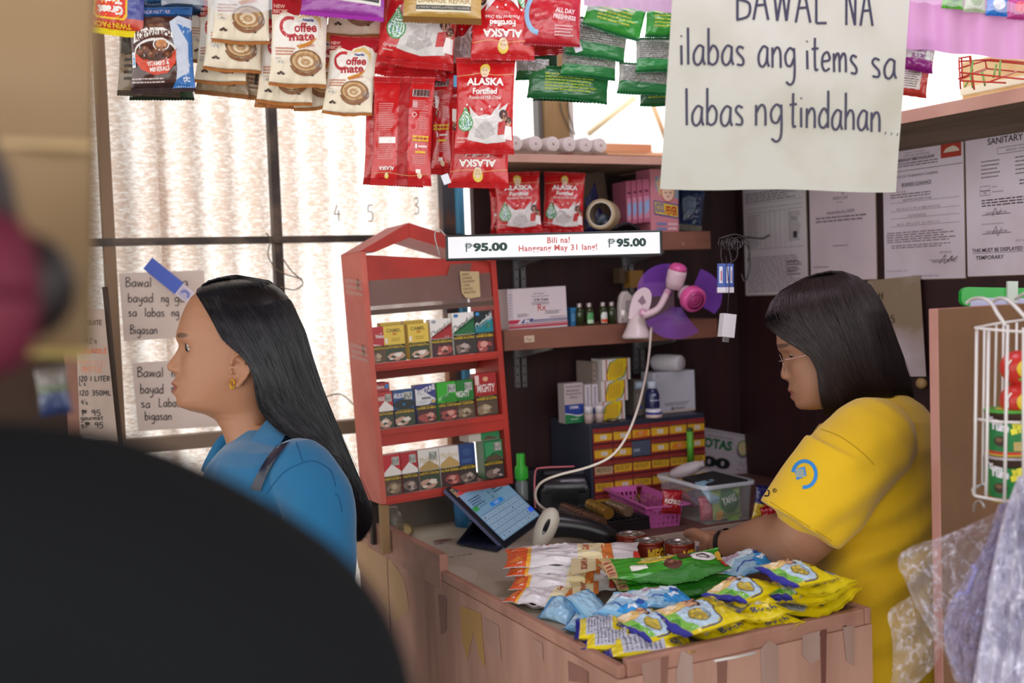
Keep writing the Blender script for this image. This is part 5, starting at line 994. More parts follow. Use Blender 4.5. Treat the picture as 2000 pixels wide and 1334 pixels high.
# adapter, toothpaste tubes and wire hanger on the hook at the corner
m = MB(); m.box(M('#d8d6dc', .35), -.0125, -.022, -.011, .0125, .022, .011); m.box(M('#9a9aa0', .3, metal=.6), -.0055, -.031, -.003, .0055, -.022, .003); m.box(HOLE, -.0035, -.0275, .0028, -.0015, -.0255, .0033); m.box(HOLE, .0015, -.0275, .0028, .0035, -.0255, .0033)
m.obj('phone_adapter', T=camM(1420, 636, 2.12, -6, 12), bevel=.002, label='white phone charger adapter hanging by the right end of the middle shelf', cat='adapter')
m = MB(); m.tube(M('#2a2428', .5), [P(1421, 614, 2.12), P(1424, 560, 2.13), P(1418, 500, 2.14)], .0009, 5); m.obj('hanging_string', label='thin dark string holding the white adapter', cat='string')
for i, (x, wd) in enumerate(((1409, 16), (1421, 10), (1428, 9))):
    m = MB(); s_ = 2.2/FPX; w_ = wd*s_; m.box(M('#2f4fa0', .35), -w_/2, -.020, -.003, w_/2, .026, .003); m.box(M('#d9d6de', .4), -w_/2*1.05, -.031, -.004, w_/2*1.05, -.020, .004); m.dec(ink('#d9dfee'), sh_rect(-w_*.3, -.012, w_*.1, .02), z=.0034); m.dec(ink('#b53a44'), sh_rect(-w_*.12, -.008, w_*.02, .012), z=.0037)
    m.obj('glue_tube', T=camM(x, 541, 2.19+.004*i, 0, 5*i), bevel=.001, label=['widest', 'middle', 'rightmost'][i]+' of three blue and white tubes hanging under the dark wire hook', cat='tube')
m = MB(); DW = M('#2a2022', .4)
m.tube(M('#5d5a5c', .3, metal=.7), [onx(1405, 468, WR-.06), onx(1440, 462, WR-.06), onx(1490, 466, WR-.06), onx(1503, 459, WR-.07)], .0021, 7); m.obj('wire_hook', label='bent steel wire hook jutting over the leftmost certificate', cat='hook')
gR = 'dark rings on the wire hook'
m = MB(); 
for k in range(7):
    a = k/7; cx_, cy_ = 1412+k*5, 474+(k % 3)*2; m.tube(M('#6b6468', .3, metal=.7), [P(cx_+9*math.cos(t_*PI/5), cy_+11*math.sin(t_*PI/5), 2.2+.006*math.sin(t_)) for t_ in range(11)], .0008, 5)
m.obj('ring', label='cluster of thin steel rings on the wire hook', cat='ring', kind=None)
m = MB()
for pts in ([(1412, 470), (1408, 500), (1420, 530), (1432, 530)], [(1430, 470), (1460, 480), (1464, 520), (1455, 550), (1448, 535)], [(1420, 475), (1428, 505), (1425, 530)], [(1405, 466), (1440, 458), (1462, 476), (1462, 510)], [(1440, 478), (1438, 505), (1412, 520)]):
    m.tube(DW, [P(x, y, 2.2+.002*i) for i, (x, y) in enumerate(pts)], .0016, 5, spl=5)
m.obj('dark_wire_bundle', label='tangled dark wires hanging from the hook beside the fan', cat='wires')

# ================================================================= papers on the right wall
LAV = '#ece0ee'
def doc(corners, items, label, lift=.004, col=LAV, cat='certificate', name='certificate', frame=None, board_=True):
    bl, br, tl = [onx(x, y, WR-lift) for x, y in corners]; Qd, w_, h_ = quadM(bl, br, tl)
    if Qd.to_3x3().col[2].x > 0: pass
    m = MB(); m.box(M(col, .45, var=('#dccbd8', 5, (1, 1, 1), .45, .7)), -w_/2, -h_/2, -.001, w_/2, h_/2, 0)
    if board_: m.box(M('#7a6452', .8), -w_/2+.001, -h_/2-.002, -.0032, w_/2+.002, h_/2, -.0011)
    for i, (mt, s) in enumerate(items): m.dec(mt, tr(s, w_, h_, -w_/2, -h_/2), z=.0003+.00008*(i % 4))
    return m.obj(name, T=Qd, label=label, cat=cat)
g_, dk = ink('#7d6f7a'), ink('#4a4048')
hl = lambda x0, x1, y, t=.0022: (dk, sh_rect(x0, y, x1, y+t))
doc1 = [(g_, sh_greek(.04, .72, .95, .80, 4, seed=1)), (g_, sh_greek(.05, .96, .5, .99, 2, seed=2)), hl(.04, .95, .71), hl(.04, .95, .67), hl(.04, .95, .64), (dk, T2('BUREAU', .3, .90, .6, .92))]
for k in range(7): doc1.append((dk, sh_rect(.28+.08*k, .36, .283+.08*k, .64)))
for k in range(14): doc1 += [(g_, sh_greek(.05, .365+.019*k, .26, .379+.019*k, 1, seed=30+k)), (g_, sh_greek(.72, .40+.016*k, .92, .412+.016*k, 1, seed=60+k))]
doc1 += [hl(.04, .95, .355), (dk, sh_rect(.8, .42, .86, .47)), (g_, sh_greek(.04, .02, .95, .30, 16, seed=9, t=.35)), (g_, sh_greek(.68, .14, .9, .26, 5, seed=10, t=.5)), (dk, T2('Duly', .78, .55, .86, .58))]
doc(((1458, 577), (1580, 574), (1448, 330)), doc1, 'leftmost permit form with a table, partly behind the handwritten sign', .006, '#e6dfe4')
doc2 = [(g_, sh_greek(.1, .74, .9, .80, 3, seed=1, al='c')), (dk, T2('Certificate of Business Name Registration', .18, .655, .82, .68)), (g_, T2('until seven years as in accordance in the Philippines', .2, .59, .8, .608)), (dk, sh_line([(.46, .57), (.5, .6), (.53, .55), (.56, .59), (.6, .58)], .006)), (dk, T2('RAMON M. LOPEZ', .38, .52, .6, .54)), (g_, T2('Secretary', .43, .495, .53, .51)), (dk, T2('Business Name No. 3240978', .28, .43, .7, .45)), (g_, sh_greek(.1, .375, .92, .42, 2, seed=3)), (g_, sh_greek(.36, .215, .6, .23, 1)), (g_, sh_greek(.05, .08, .3, .095, 1)), (g_, sh_greek(.1, .85, .9, .95, 4, seed=7))]
doc(((1584, 548), (1712, 545), (1578, 255)), doc2, 'pink tinted business name certificate second from the left, above the short hair', .005, '#ecd9e2')
doc3 = [(g_, T2('Republic of the Philippines', .3, .865, .56, .878)), (dk, T2('CITY OF NAVOTAS', .28, .845, .6, .858)), (dk, T2('BARANGAY NBBS KAUNLARAN', .2, .815, .66, .838, bold=.02)), (g_, sh_greek(.14, .775, .74, .81, 2, seed=4)), hl(.0, .99, .75, .004), (dk, T2('OFFICE OF THE BARANGAY CHAIRMAN', .16, .705, .7, .722)), (dk, T2('BUSINESS CLEARANCE', .25, .645, .62, .668, bold=.02)), hl(.25, .62, .64),
        (g_, T2('TO WHOM IT MAY CONCERN', .08, .605, .3, .615)), (g_, sh_greek(.1, .565, .7, .60, 2, seed=5)), hl(.1, .95, .535), (dk, T2('NAVOTAS GROCERY STORE', .26, .543, .62, .558)), hl(.1, .95, .475), (g_, T2('BLK 39 LOT 31 PH 1C NBBS NAVOTAS', .18, .482, .72, .498)), hl(.1, .95, .425), (g_, T2('SOLE PROPRIETOR', .32, .432, .55, .446)), hl(.1, .95, .37), (g_, T2('BLK 39 LOT 31 PH 1C', .18, .377, .72, .392)), (g_, sh_greek(.04, .255, .94, .335, 5, seed=6)), (g_, sh_greek(.1, .215, .9, .245, 2, seed=7)), (g_, T2('CERTIFIED BY', .7, .17, .85, .182)), hl(.58, .92, .125, .003), (dk, sh_line([(.7, .10), (.78, .16), (.76, .10), (.86, .15), (.84, .12), (.92, .145)], .006)), (dk, T2('BARANGAY CAPTAIN', .62, .108, .9, .122)), (g_, T2('Date Issued: November 11, 2023', .03, .055, .3, .068)), (g_, T2('NOT VALID WITHOUT SEAL', .35, .015, .7, .028)),
        (ink('#b8402e'), sh_rect(.74, .80, .98, .895)), (ink('#e8d9c8'), sh_poly([(.77, .835), (.80, .86), (.84, .868), (.88, .875), (.92, .866), (.95, .85), (.96, .835)])), (ink('#f0e0cc'), T2('NAVOTAS', .75, .812, .97, .835, bold=.02))]
doc(((1723, 547), (1879, 543), (1728, 270)), doc3, 'lavender business clearance sheet with a small red emblem at its upper right', .005)
doc4 = [(ink('#9a9a7a'), sh_ring(.13, .90, .06, .035, .012)), (ink('#b9b48f'), sh_ell(.13, .90, .045, .026)), (ink('#6a7a5a'), sh_greek(.09, .885, .17, .915, 3, seed=2)), (dk, T2('REPUBLIC OF THE PHILIPPINES', .42, .925, .8, .937)), (dk, T2('DEPARTMENT OF HEALTH', .44, .907, .78, .919)), (dk, T2('CITY OF NAVOTAS', .48, .868, .76, .88)), (g_, T2('OFFICE OF THE CITY HEALTH', .42, .888, .8, .9)), (dk, T2('SANITARY PERMIT', .26, .795, .94, .835, bold=.015)), (dk, sh_ring(.6, .75, .33, .028, .004, n=4, a0=PI/4, a1=PI/4+2*PI)), (dk, T2('2024-01-19-0016-0745', .46, .742, .8, .756)),
        (g_, sh_greek(.18, .59, .4, .71, 5, seed=4, t=.3)), (g_, sh_greek(.56, .59, .9, .71, 5, seed=5, t=.3)), (g_, sh_greek(.6, .53, .9, .57, 2)), (dk, sh_ring(.22, .535, .08, .02, .004, n=4, a0=PI/4, a1=PI/4+2*PI)), (dk, sh_ring(.22, .505, .08, .02, .004, n=4, a0=PI/4, a1=PI/4+2*PI)), (dk, T2('X', .2, .5, .24, .512)), (dk, T2('New', .3, .535, .36, .545)), (dk, T2('Renewal', .3, .505, .42, .515)), (dk, sh_greek(.18, .42, .95, .47, 3, seed=7)), hl(.18, .5, .37, .004), (dk, T2('SANITARY INSPECTOR', .22, .376, .46, .388)), (g_, T2('Recommending Approval', .18, .31, .42, .322)), hl(.18, .5, .255, .004), (dk, T2('CHIEF SANITARY OFFICER', .22, .262, .46, .274)), (dk, sh_line([(.3, .25), (.34, .3), (.35, .24), (.4, .29)], .005)), (dk, sh_line([(.3, .36), (.33, .41), (.36, .37), (.4, .4)], .005)),
        (g_, T2('NOT VALID WITHOUT SEAL', .55, .2, .9, .21)), (dk, T2('THIS MUST BE DISPLAYED WHERE IT CAN', .06, .145, .98, .17, bold=.02)), hl(.06, .98, .138), (dk, T2('TEMPORARY', .10, .10, .42, .125, bold=.02)), (g_, sh_greek(.72, .08, .95, .12, 2))]
doc(((1890, 540), (2070, 534), (1884, 226)), doc4, 'lavender sanitary permit sheet cut by the right edge of the picture', .005)
d5 = [(ink('#3a3430'), s) for s in hand('CH', .62, .80, .055, .012)[0]]+[(ink('#3a3430'), s) for s in hand('5', .76, .58, .05, .012)[0]]
m5 = doc(((1700, 735), (1802, 735), (1700, 548)), [], 'brown cardboard sheet with handwritten numbers behind the short haired woman', .012, '#a08a72', 'cardboard', 'cardboard_sign', board_=False)
m = MB(); 
for ch, x, y in (('C', 1700, 585), ('H', 1716, 585), ('5', 1740, 630)):
    p = onx(x, y, WR-.0135)
    for q in hand(ch, 0, 0, .0085, .0016)[0]: m.dec(ink('#3a3430'), q, S=lambda a, b, z, p=p: (p.x, p.y-a*1.6, p.z+b))
m5.data.materials.append(ink('#3a3430')); mm = m.mesh('letters'); bm = bmesh.new(); bm.from_mesh(m5.data); k0 = len(bm.faces); mm.transform(m5.matrix_basis.inverted()); 
for f_ in mm.polygons: f_.material_index = 1
bm.from_mesh(mm); 
bm.faces.ensure_lookup_table()
for f_ in bm.faces[k0:]: f_.material_index = len(m5.data.materials)-1
bm.to_mesh(m5.data); bm.free()
# ================================================================= drawer cabinet
YD = 2.165
a, b = ony(1152, 830, YD), ony(1376, 960, YD)
xL, xR, zT = a.x, ony(1376, 818, YD).x, a.z; zB = ZS+.0005
CB = empty('drawer_cabinet', (xL, YD, zB), 'dark grey small parts cabinet with rows of yellow and red labelled drawers', 'cabinet')
CBI = Matrix.Translation((-xL, -YD, -zB)); DG = M('#2c3040', .45)
m = MB(); m.box(DG, xL, YD, zB, xR, WB-.01, zT); m.obj('body', CB, T=CBI, bevel=.0015)
cols, rows = 6, 5; cw = (xR-xL-.008)/cols; rh = (zT-.006-zB)/rows
YE, RE = '#d9a92c', '#9c2a26'
for r in range(rows):
    for c in range(cols):
        x0 = xL+.005+c*cw; z0 = zT-.007-(r+1)*rh; w_, h_ = cw-.002, rh-.003; m = MB()
        clear = (r, c) == (1, 2)
        pull = M('#8c4a44', .35, alpha=.85) if not clear else M('#4d5568', .3)
        m.box(M('#8f2f2a' if not clear else '#4d5568', .4), 0, -.006, 0, w_, -.0005, h_)
        if not clear:
            R_ = random.Random(r*7+c); t0, t1 = h_*.16, h_*.70
            lc = YE if (r, c) not in ((2, 0),) else '#b59a78'
            m.dec(M(lc, .5), sh_poly([(w_*.03, t0), (w_*.97, t0+R_.uniform(-.001, .001)), (w_*.99, t1-R_.random()*.003), (w_*.02, t1)]), S=lambda x, y, z: (x, -.0064, y))
            m.box(pull, 0, -.010, h_*.74, w_, -.006, h_*.82)
            if r < 2 or R_.random() < .3:
                kx = w_*(.32+.1*R_.random()); m.dec(ink('#e6dcd0'), sh_rect(kx, h_*.28, kx+w_*.32, h_*.55), S=lambda x, y, z: (x, -.0068, y)); m.dec(ink('#b5a89c'), sh_greek(kx+w_*.03, h_*.3, kx+w_*.29, h_*.53, 3), S=lambda x, y, z: (x, -.0071, y))
            else:
                word_ = ['MEDICOL', 'BUSCOPAN', 'NEOZEP', 'BIOFLU', 'DECOLGEN', 'TUSERAN'][(r*3+c) % 6]
                for q in handw(word_[:6].replace('F', 'E'), w_*.12, w_*.85, h_*.32, h_*.13, .0009): m.dec(ink('#3a2f26'), q, S=lambda x, y, z: (x, -.0068, y))
            if (r, c) in ((0, 2), (1, 4)): m.dec(ink('#d97a1e'), sh_poly([(w_*.1, h_*.25), (w_*.8, h_*.22), (w_*.85, h_*.6), (w_*.2, h_*.55)]), S=lambda x, y, z: (x, -.0070, y))
        else: m.dec(ink('#8a93a5'), sh_rect(w_*.05, h_*.3, w_*.4, h_*.5), S=lambda x, y, z: (x, -.0066, y))
        o = m.obj('drawer', CB, T=Matrix.Translation((x0-xL, 0, z0-zB)), bevel=.0006)
        if clear: o['label'] = 'empty grey drawer without a yellow label'
# on the cabinet
def up(name, px_, pyb, wpx, hpx, dpt, y, col, decs=(), label=None, cat=None, z=None, yaw=0, group=None, side=None):
    p = ony(px_, pyb, y); s = depth(p)/FPX; w_, h_ = wpx*s, hpx*s; z = p.z if z is None else z
    T = Matrix.Translation((p.x, y, z)) @ Matrix.Rotation(math.radians(yaw), 4, 'Z') @ Matrix.Rotation(PI/2, 4, 'X')
    m = MB(); m.box(M(col, .5), -w_/2, 0, -dpt, w_/2, h_, 0)
    if side: m.mi[5] = m.mat(M(side, .5))
    for i, (mt, s_) in enumerate(decs): m.dec(mt, tr(s_, w_, h_, -w_/2, 0), z=.0003+.0001*i)
    return m.obj(name, T=T, bevel=.0006, label=label, cat=cat, group=group)
zK = zT+.0005
blg = [(ink('#27408f'), sh_rect(0, .2, 1, .47)), (ink('#2a7a4a'), sh_poly([(0, 0), (0, .24), (.4, .2), (.7, .16), (1, .2), (1, 0)])), (ink('#e9e6e4'), sh_line([(0, .25), (.35, .22), (.7, .17), (1, .21)], .02)), (ink('#55506a'), T2('Hydroxide', .08, .88, .9, .95)), (ink('#55506a'), T2('Aluminum', .1, .79, .8, .86)), (ink('#55506a'), T2('Suspension', .08, .7, .92, .77)), (ink('#55506a'), T2('30 mL', .3, .62, .7, .68)), (ink('#e6e3ea'), T2('CREMIL', .25, .36, .75, .43, bold=.02)), (ink('#cfe6d6'), sh_greek(.3, .08, .7, .12, 1))]
up('medicine_box', 1122, 815, 42, 78, .03, 2.215, '#b9a9a9', blg, 'white blue and green carton at the left end on the drawer cabinet', 'box', zK, side='#a89c9c')
for i in range(2): up('medicine_box', 1150+i*14, 818, 13, 72, .03, 2.213, '#cfc6c8', [(ink('#3b4a8a'), T2('Ascorbic Acid', .2, .3, .8, .95, ) if False else sh_greek(.25, .45, .75, .95, 9, seed=i)), (ink('#27408f'), sh_rect(0, .2, 1, .35))], ['left', 'right'][i]+' of two narrow white and blue cartons behind the small white tubs', 'box', zK, group='narrow white cartons')
for i in range(2):
    p = ony(1150+i*21, 822, 2.19); r_ = .0098; m = MB(); m.lathe(M('#b9a29c', .45), [(r_, 0), (r_, .024)], 18); m.lathe(M('#d9d3d8', .4), [(r_*1.02, .0215), (r_*1.02, .036), (r_*.95, .038)], 18)
    m.obj('white_tub', T=Matrix.Translation((p.x, 2.19, zK)), label=['left', 'right'][i]+' of two small white capped tubs on the cabinet front edge', cat='tub')
m = MB(); m.lathe(M('#7a6c50', .3, metal=.5), [(.014, 0), (.0145, .004), (.012, .005)], 20); p = ony(1197, 818, 2.19); m.obj('tin_disc', T=Matrix.Translation((p.x, 2.19, zK)), label='small round metal disc lying on the cabinet beside the white tubs', cat='disc')
yb = [(ink('#a8322c'), sh_rect(.12, 0, .16, 1)), (ink('#a8322c'), sh_rect(.86, 0, .90, 1)), (ink('#d9bc1f'), sh_poly([(.16, .05), (.16, .4), (.26, .8), (.5, .93), (.5, 1), (.86, 1), (.86, .5), (.78, .2), (.52, .07), (.5, .0), (.2, .0)])), (ink('#2f7a3a'), sh_line([(.17, .35), (.22, .7), (.34, .88), (.52, .95)], .035)), (ink('#2f7a3a'), sh_line([(.5, .05), (.68, .1), (.8, .3), (.85, .6)], .035))]+[(ink('#b5703a'), sh_greek(.24+.1*k, .12+.02*k, .30+.1*k, .85, 14, seed=k, t=.55)) for k in range(5)]
Y0 = 2.205
pz = []
for k in range(3):
    p = ony(1198, [815, 779, 740][k], Y0); s = depth(p)/FPX; h_ = [36, 40, 42][k]*s; w_ = [56, 58, 62][k]*s
    T = Matrix.Translation((p.x+[-.002, .004, .008][k], Y0-.001*k, zK+sum(pz))) @ Matrix.Rotation(math.radians(-3), 4, 'Z') @ Matrix.Rotation(PI/2, 4, 'X'); pz.append(h_+.0006)
    m = MB(); m.box(M('#d2cac6', .45), -w_/2, 0, -.055, w_/2, h_, 0); 
    for i, (mt, s_) in enumerate(yb): m.dec(mt, tr(s_, w_, h_, -w_/2, 0), z=.0003+.0001*i)
    m.obj('medicine_box', T=T, bevel=.0005, label=['bottom', 'middle', 'top'][k]+' of the stacked white cartons with yellow leaf panels', cat='box', group='stacked yellow panelled cartons')
for k in range(4): up('medicine_box', 1163-k*5, 775, 9, 84, .04, 2.225+.012*k, '#8d7d74', [(ink('#5d4f4a'), sh_greek(.2, .1, .7, .9, 9, seed=k))], ['first', 'second', 'third', 'fourth'][k]+' from the right of the thin brownish cartons left of the yellow panelled ones', 'box', z=zK, group='thin brownish cartons').scale.y = 1.35
up('medicine_box', 1250, 815, 24, 70, .05, 2.23, '#6a625c', [(ink('#8fa3b5'), sh_rect(.1, .75, .9, .95)), (ink('#2f4f8a'), sh_ell(.5, .22, .3, .04)), (ink('#9a9288'), sh_greek(.2, .35, .8, .6, 4)), (ink('#b9c4cf'), sh_ell(.5, .86, .3, .06))], 'grey stacked carton between yellow panelled cartons and jelly bottle', 'box', zK)
wb_ = [(ink('#c9b8ad'), sh_poly([(0, 0), (0, .05), (1, .06), (1, 0)])), (ink('#3b3a44'), T2('PRUSTA', .52, .07, .76, .12, bold=.03)), (ink('#23222a'), sh_rect(.42, .06, .49, .13)), (ink('#d9d6dc'), sh_rect(.44, .08, .46, .11)), (ink('#7a7680'), sh_greek(.26, .16, .9, .26, 3, seed=3)), (ink('#55515a'), T2('20 S', .08, .9, .16, .94))]
up('white_carton', 1318, 812, 98, 80, .05, 2.225, '#c3c2cf', wb_, 'large white carton standing at the right end on the drawer cabinet', 'box', zK)
p = ony(1277, 800, 2.19); s = depth(p)/FPX; m = MB(); pr = [(.013, 0), (.0165, .004), (.017, .03), (.0168, .052), (.012, .063), (.010, .066)]
m.lathe(M('#23284f', .25), pr, 24); m.lathe(M('#b9c0cf', .4), [(.0105, .066), (.0112, .067), (.0112, .082), (.010, .083)], 20)
m.dec(ink('#dfe3ef'), sh_text('Petroleum Jelly', -.013, .036, .013, .041, bold=.02), S=lambda x, y, z: (x, -math.sqrt(.0171**2-x*x)-.0004, y), L=.004); m.dec(ink('#8fa0c5'), sh_ell(-.006, .052, .005, .003), S=lambda x, y, z: (x, -math.sqrt(.0169**2-x*x)-.0004, y))
m.obj('jelly_bottle', T=Matrix.Translation((p.x, 2.195, zK)), label='navy petroleum jelly bottle standing in front of the white carton', cat='bottle')
p = ony(1281, 812, 2.17); m = MB(); m.lathe(M('#c9b3ad', .4), [(.019, 0), (.020, .002), (.020, .008)], 26); m.lathe(M('#27348f', .35), [(.0196, .008), (.0196, .013)], 26); m.lathe(M('#dddbe2', .35), [(.019, .013), (.0195, .014), (.019, .019), (.017, .020)], 26)
m.obj('round_jar', T=Matrix.Translation((p.x, 2.178, zK)), label='small round white and blue jar lying on the cabinet edge', cat='jar')
p = ony(1333, 716, 2.2); m = MB(); m.lathe(M('#cfc9cf', .6, bump=(30, .4)), [(.017, 0), (.0195, .004), (.021, .04), (.020, .075), (.017, .08)], 24, ax='y')
for r_ in (.014, .010, .006): m.dec(M('#a79fa6', .6), sh_ring(0, 0, r_, r_*.9, .0008), S=lambda x, y, z: (x, -.0004, y))
m.obj('plastic_roll', T=Matrix.Translation((p.x, 2.205, zK+80*depth(p)/FPX+.021)) @ Matrix.Rotation(math.radians(18), 4, 'Z'), label='roll of white plastic lying on the large white carton', cat='roll')
m = MB(); m.box(STEEL, -.007, 0, -.004, .007, .06, 0); m.box(M('#9a8a6a', .5), -.008, .0, -.006, .008, .0, -.001)
# licence plate leaning on the wall
bl, br, tl = ony(1368, 945, 2.335), ony(1470, 960, 2.335), ony(1372, 835, 2.345)
Qp, w_, h_ = quadM(bl, br, tl); m = MB(); m.box(M('#bfb6bb', .35), -w_/2, -h_/2, -.0015, w_/2, h_/2, 0)
pl = [(ink('#1f4f3a'), sh_ring(.5, .5, .68, .68, .008, n=4, a0=PI/4, a1=PI/4+2*PI)), (ink('#3a3a40'), T2('LAND LICENSING OFFICE', .05, .86, .55, .9)), (ink('#1d6b3f'), T2('NAVOTAS', -.42, .66, .55, .84, bold=.05)), (ink('#6a8a5a'), sh_ell(.76, .74, .12, .16)), (ink('#c9b98a'), sh_ell(.76, .75, .09, .12)), (ink('#6a4a7a'), sh_ring(.76, .72, .12, .15, .03, PI, 2*PI)), (ink('#16201e'), T2('200', -.25, .32, .55, .52, bold=.06)), (ink('#3a3a40'), sh_line([(.72, .42), (.76, .5), (.8, .42), (.86, .52), (.9, .45)], .008)), (ink('#3a3a40'), T2('Mayor John Rey', .68, .33, .96, .37)), (ink('#a83a34'), T2('2023', .72, .2, .98, .3, bold=.02))]
for i, (mt, s_) in enumerate(pl[1:]):
    vv = [(max(.02, x), y) for x, y in s_[0]]; m.dec(mt, tr((vv, s_[1]), w_, h_, -w_/2, -h_/2), z=.0003+.0001*i)
m.dec(ink('#1f4f3a'), sh_line([(-w_*.48, h_*.46), (w_*.46, h_*.46), (w_*.46, -h_*.48)], .0012, False), z=.0004)
m.obj('plate_sign', T=Qp, bevel=.0008, label='white metal plate with green lettering leaning behind the clear bin', cat='plate')
# ================================================================= clear plastic bin with its contents
c1, c2, c3 = onz(1362, 1027, ZS), onz(1478, 1012, ZS), onz(1255, 985, ZS)
c1 = onz(1378, 1028, ZS); c2 = onz(1476, 1014, ZS); c3 = onz(1262, 960, ZS)
Qb, bw, bd = quadM(c1, c2, c3); bw = min(bw, .13); bd = min(bd, .20)
ex = (c2-c1).normalized(); ey = Vector((0, 0, 1)).cross(ex); o0 = c1
BT = Matrix(((ex.x, ey.x, 0, o0.x), (ex.y, ey.y, 0, o0.y), (0, 0, 1, ZS+.0005), (0, 0, 0, 1)))
BW_, BD_, BH_ = .125, .185, .083
BIN = empty('clear_bin', BT, 'clear plastic bin filled with drink sachets standing by the seated woman', 'bin')
CLR = M('#dfe6ea', .08, alpha=.22, spec=.8); CLE = M('#dfe8ee', .1, alpha=.6, spec=.8)
def rrect(x0, y0, x1, y1, r_, n=5):
    pts = []
    for cx_, cy_, a0 in ((x1-r_, y1-r_, 0), (x0+r_, y1-r_, 90), (x0+r_, y0+r_, 180), (x1-r_, y0+r_, 270)):
        for k in range(n+1): a = math.radians(a0+90*k/n); pts.append((cx_+r_*math.cos(a), cy_+r_*math.sin(a)))
    return pts
def tub(m, mat, levels, n=5):
    v = []; f = []; L_ = None
    for x0, y0, x1, y1, r_, z in levels:
        p_ = rrect(x0, y0, x1, y1, r_, n); L_ = len(p_); v += [(x, y, z) for x, y in p_]
    for j in range(len(levels)-1):
        for i in range(L_): f.append((j*L_+i, j*L_+(i+1) % L_, (j+1)*L_+(i+1) % L_, (j+1)*L_+i))
    m.add(v, f, mat, sm=True); return L_
m = MB(); g = .008
tub(m, CLR, [(g, g, BW_-g, BD_-g, .010, 0), (g*.7, g*.7, BW_-g*.7, BD_-g*.7, .012, .004), (0, 0, BW_, BD_, .014, BH_)]); m.box(CLR, g, g, 0, BW_-g, BD_-g, .001); m.obj('body', BIN)
m = MB(); e = .005; tub(m, CLE, [(0, 0, BW_, BD_, .014, BH_-.001), (-e, -e, BW_+e, BD_+e, .017, BH_), (-e, -e, BW_+e, BD_+e, .017, BH_-.008)]); m.obj('rim', BIN)
def bagin(c, decs, x, y, z, w_, h_, rx, rz, lb, seed):
    o = pouch('drink_sachet', w_, h_, .008, c, decs, seed=seed); o.matrix_world = BT @ axM(Vector((x, y, z)), rz, rx); tag(o, lb, 'sachet', 'sachets inside the clear bin'); return o
tang = [(ink('#2f6b3a'), sh_ell(4, 8, 34, 34)), (ink('#5f9a4a'), sh_ring(4, 8, 36, 36, 3)), (ink('#e9efe6'), T_('TANG', -22, 0, 30, 22, rot=12, bold=.05)), (ink('#d9a04a'), sh_ell(-30, -30, 12, 14)), (ink('#8fbf4a'), sh_ell(20, -45, 20, 12))]
bagin('#9fb86a', tang, .068, .022, .036, .075, .062, 84, 0, 'green drink sachet printed TANG inside the front of the clear bin', 81)
bagin('#c23a5a', [(ink('#e07a8a'), sh_ell(0, 0, 30, 30))], .022, .030, .030, .035, .050, 80, 0, 'pink sachet at the left front inside the clear bin', 82)
bagin('#b5a070', [(ink('#d9c79a'), sh_ell(0, 0, 20, 40))], .112, .060, .035, .06, .055, 85, 80, 'tan sachet at the right side inside the clear bin', 83)
bagin('#8fb5c9', [(ink('#c9dbe6'), sh_ell(0, 0, 30, 20))], .060, .040, .062, .09, .06, 40, 10, 'light blue sachet on top of the drink sachets in the bin', 84)
bagin('#7a2a44', [(ink('#b5405a'), sh_ell(0, 0, 30, 20))], .030, .120, .035, .10, .06, 30, 60, 'dark pink sachet at the rear of the clear bin', 85)
bagin('#8a7a9a', [(ink('#c0b0c9'), sh_ell(0, 0, 30, 20))], .070, .110, .030, .10, .08, 20, 30, 'lilac sachet in the middle of the clear bin', 86)
m = MB(); m.box(M('#1d1b1c', .8), -.045, -.06, -.003, .045, .05, .003); m.obj('black_pad', T=BT @ axM(Vector((.072, .075, BH_-.004)), 8, 3, -3), bevel=.002, label='flat black pad lying on the sachets in the clear bin', cat='pad')
m = MB(); m.lathe(M('#c9bfc4', .3, alpha=.8, bump=(30, .4)), [(.004, 0), (.012, .01), (.015, .04), (.012, .07), (.006, .085), (.009, .088)], 16); m.obj('plastic_bottle', T=BT @ axM(Vector((.02, .165, BH_-.004)), 0, 65, 30), label='pale translucent squeeze bottle lying on top at the back of the bin', cat='bottle')
m = MB(); m.box(M('#c9b42f', .5), 0, 0, 0, .03, .02, .012); m.box(M('#3f8fc0', .5), .02, .005, .006, .055, .022, .014); m.obj('small_box', T=BT @ axM(Vector((.045, .145, BH_-.002)), 5), bevel=.001, label='small yellow and blue box beside the green marker tube', cat='box')
pg = BT @ Vector((.066, .165, BH_-.012)); m = MB(); m.lathe(M('#5aa533', .45, bump=(60, .3)), [(.0078, 0), (.0078, .075)], 16); m.lathe(M('#3a4a26', .5), [(.0078, .075), (.0078, .082), (.006, .083)], 16)
m.obj('green_tube', T=Matrix.Translation(ony(1349, 905, 2.13)), label='upright bright green tube standing in the clear bin before the drawers', cat='tube')
o = pouch('candy_pouch', .05, .055, .008, '#a5202c', [(ink('#e9d9d6'), T_('KOPIKO', -40, -8, 42, 14, rot=-6, bold=.04))], seed=88); tag(o, 'small red candy pouch reading KOPIKO between pink basket and clear bin', 'pouch')
o.matrix_world = scl(camM(1312, 980, 2.33, -4, 10), .9, .9, 1)
o = pouch('snack_pouch', .055, .075, .01, [(0, .5, '#d9b93a'), (.5, 1, '#2a2a6a')], [(ink('#c9402e'), sh_ell(10, -10, 26, 24)), (ink('#e9d9a0'), sh_ell(10, -8, 14, 14))], seed=89); o.matrix_world = camM(1494, 985, 2.3, -10, 20); tag(o, 'purple and yellow snack pouch peeking out right of the clear bin', 'pouch')
o = pouch('snack_pouch', .04, .045, .008, '#b5202a', [(ink('#e0c040'), sh_ell(0, 0, 30, 20))], seed=90); o.matrix_world = camM(1505, 1010, 2.24, 10, 10); tag(o, 'red pouch beside the yellow sleeve right of the clear bin', 'pouch')
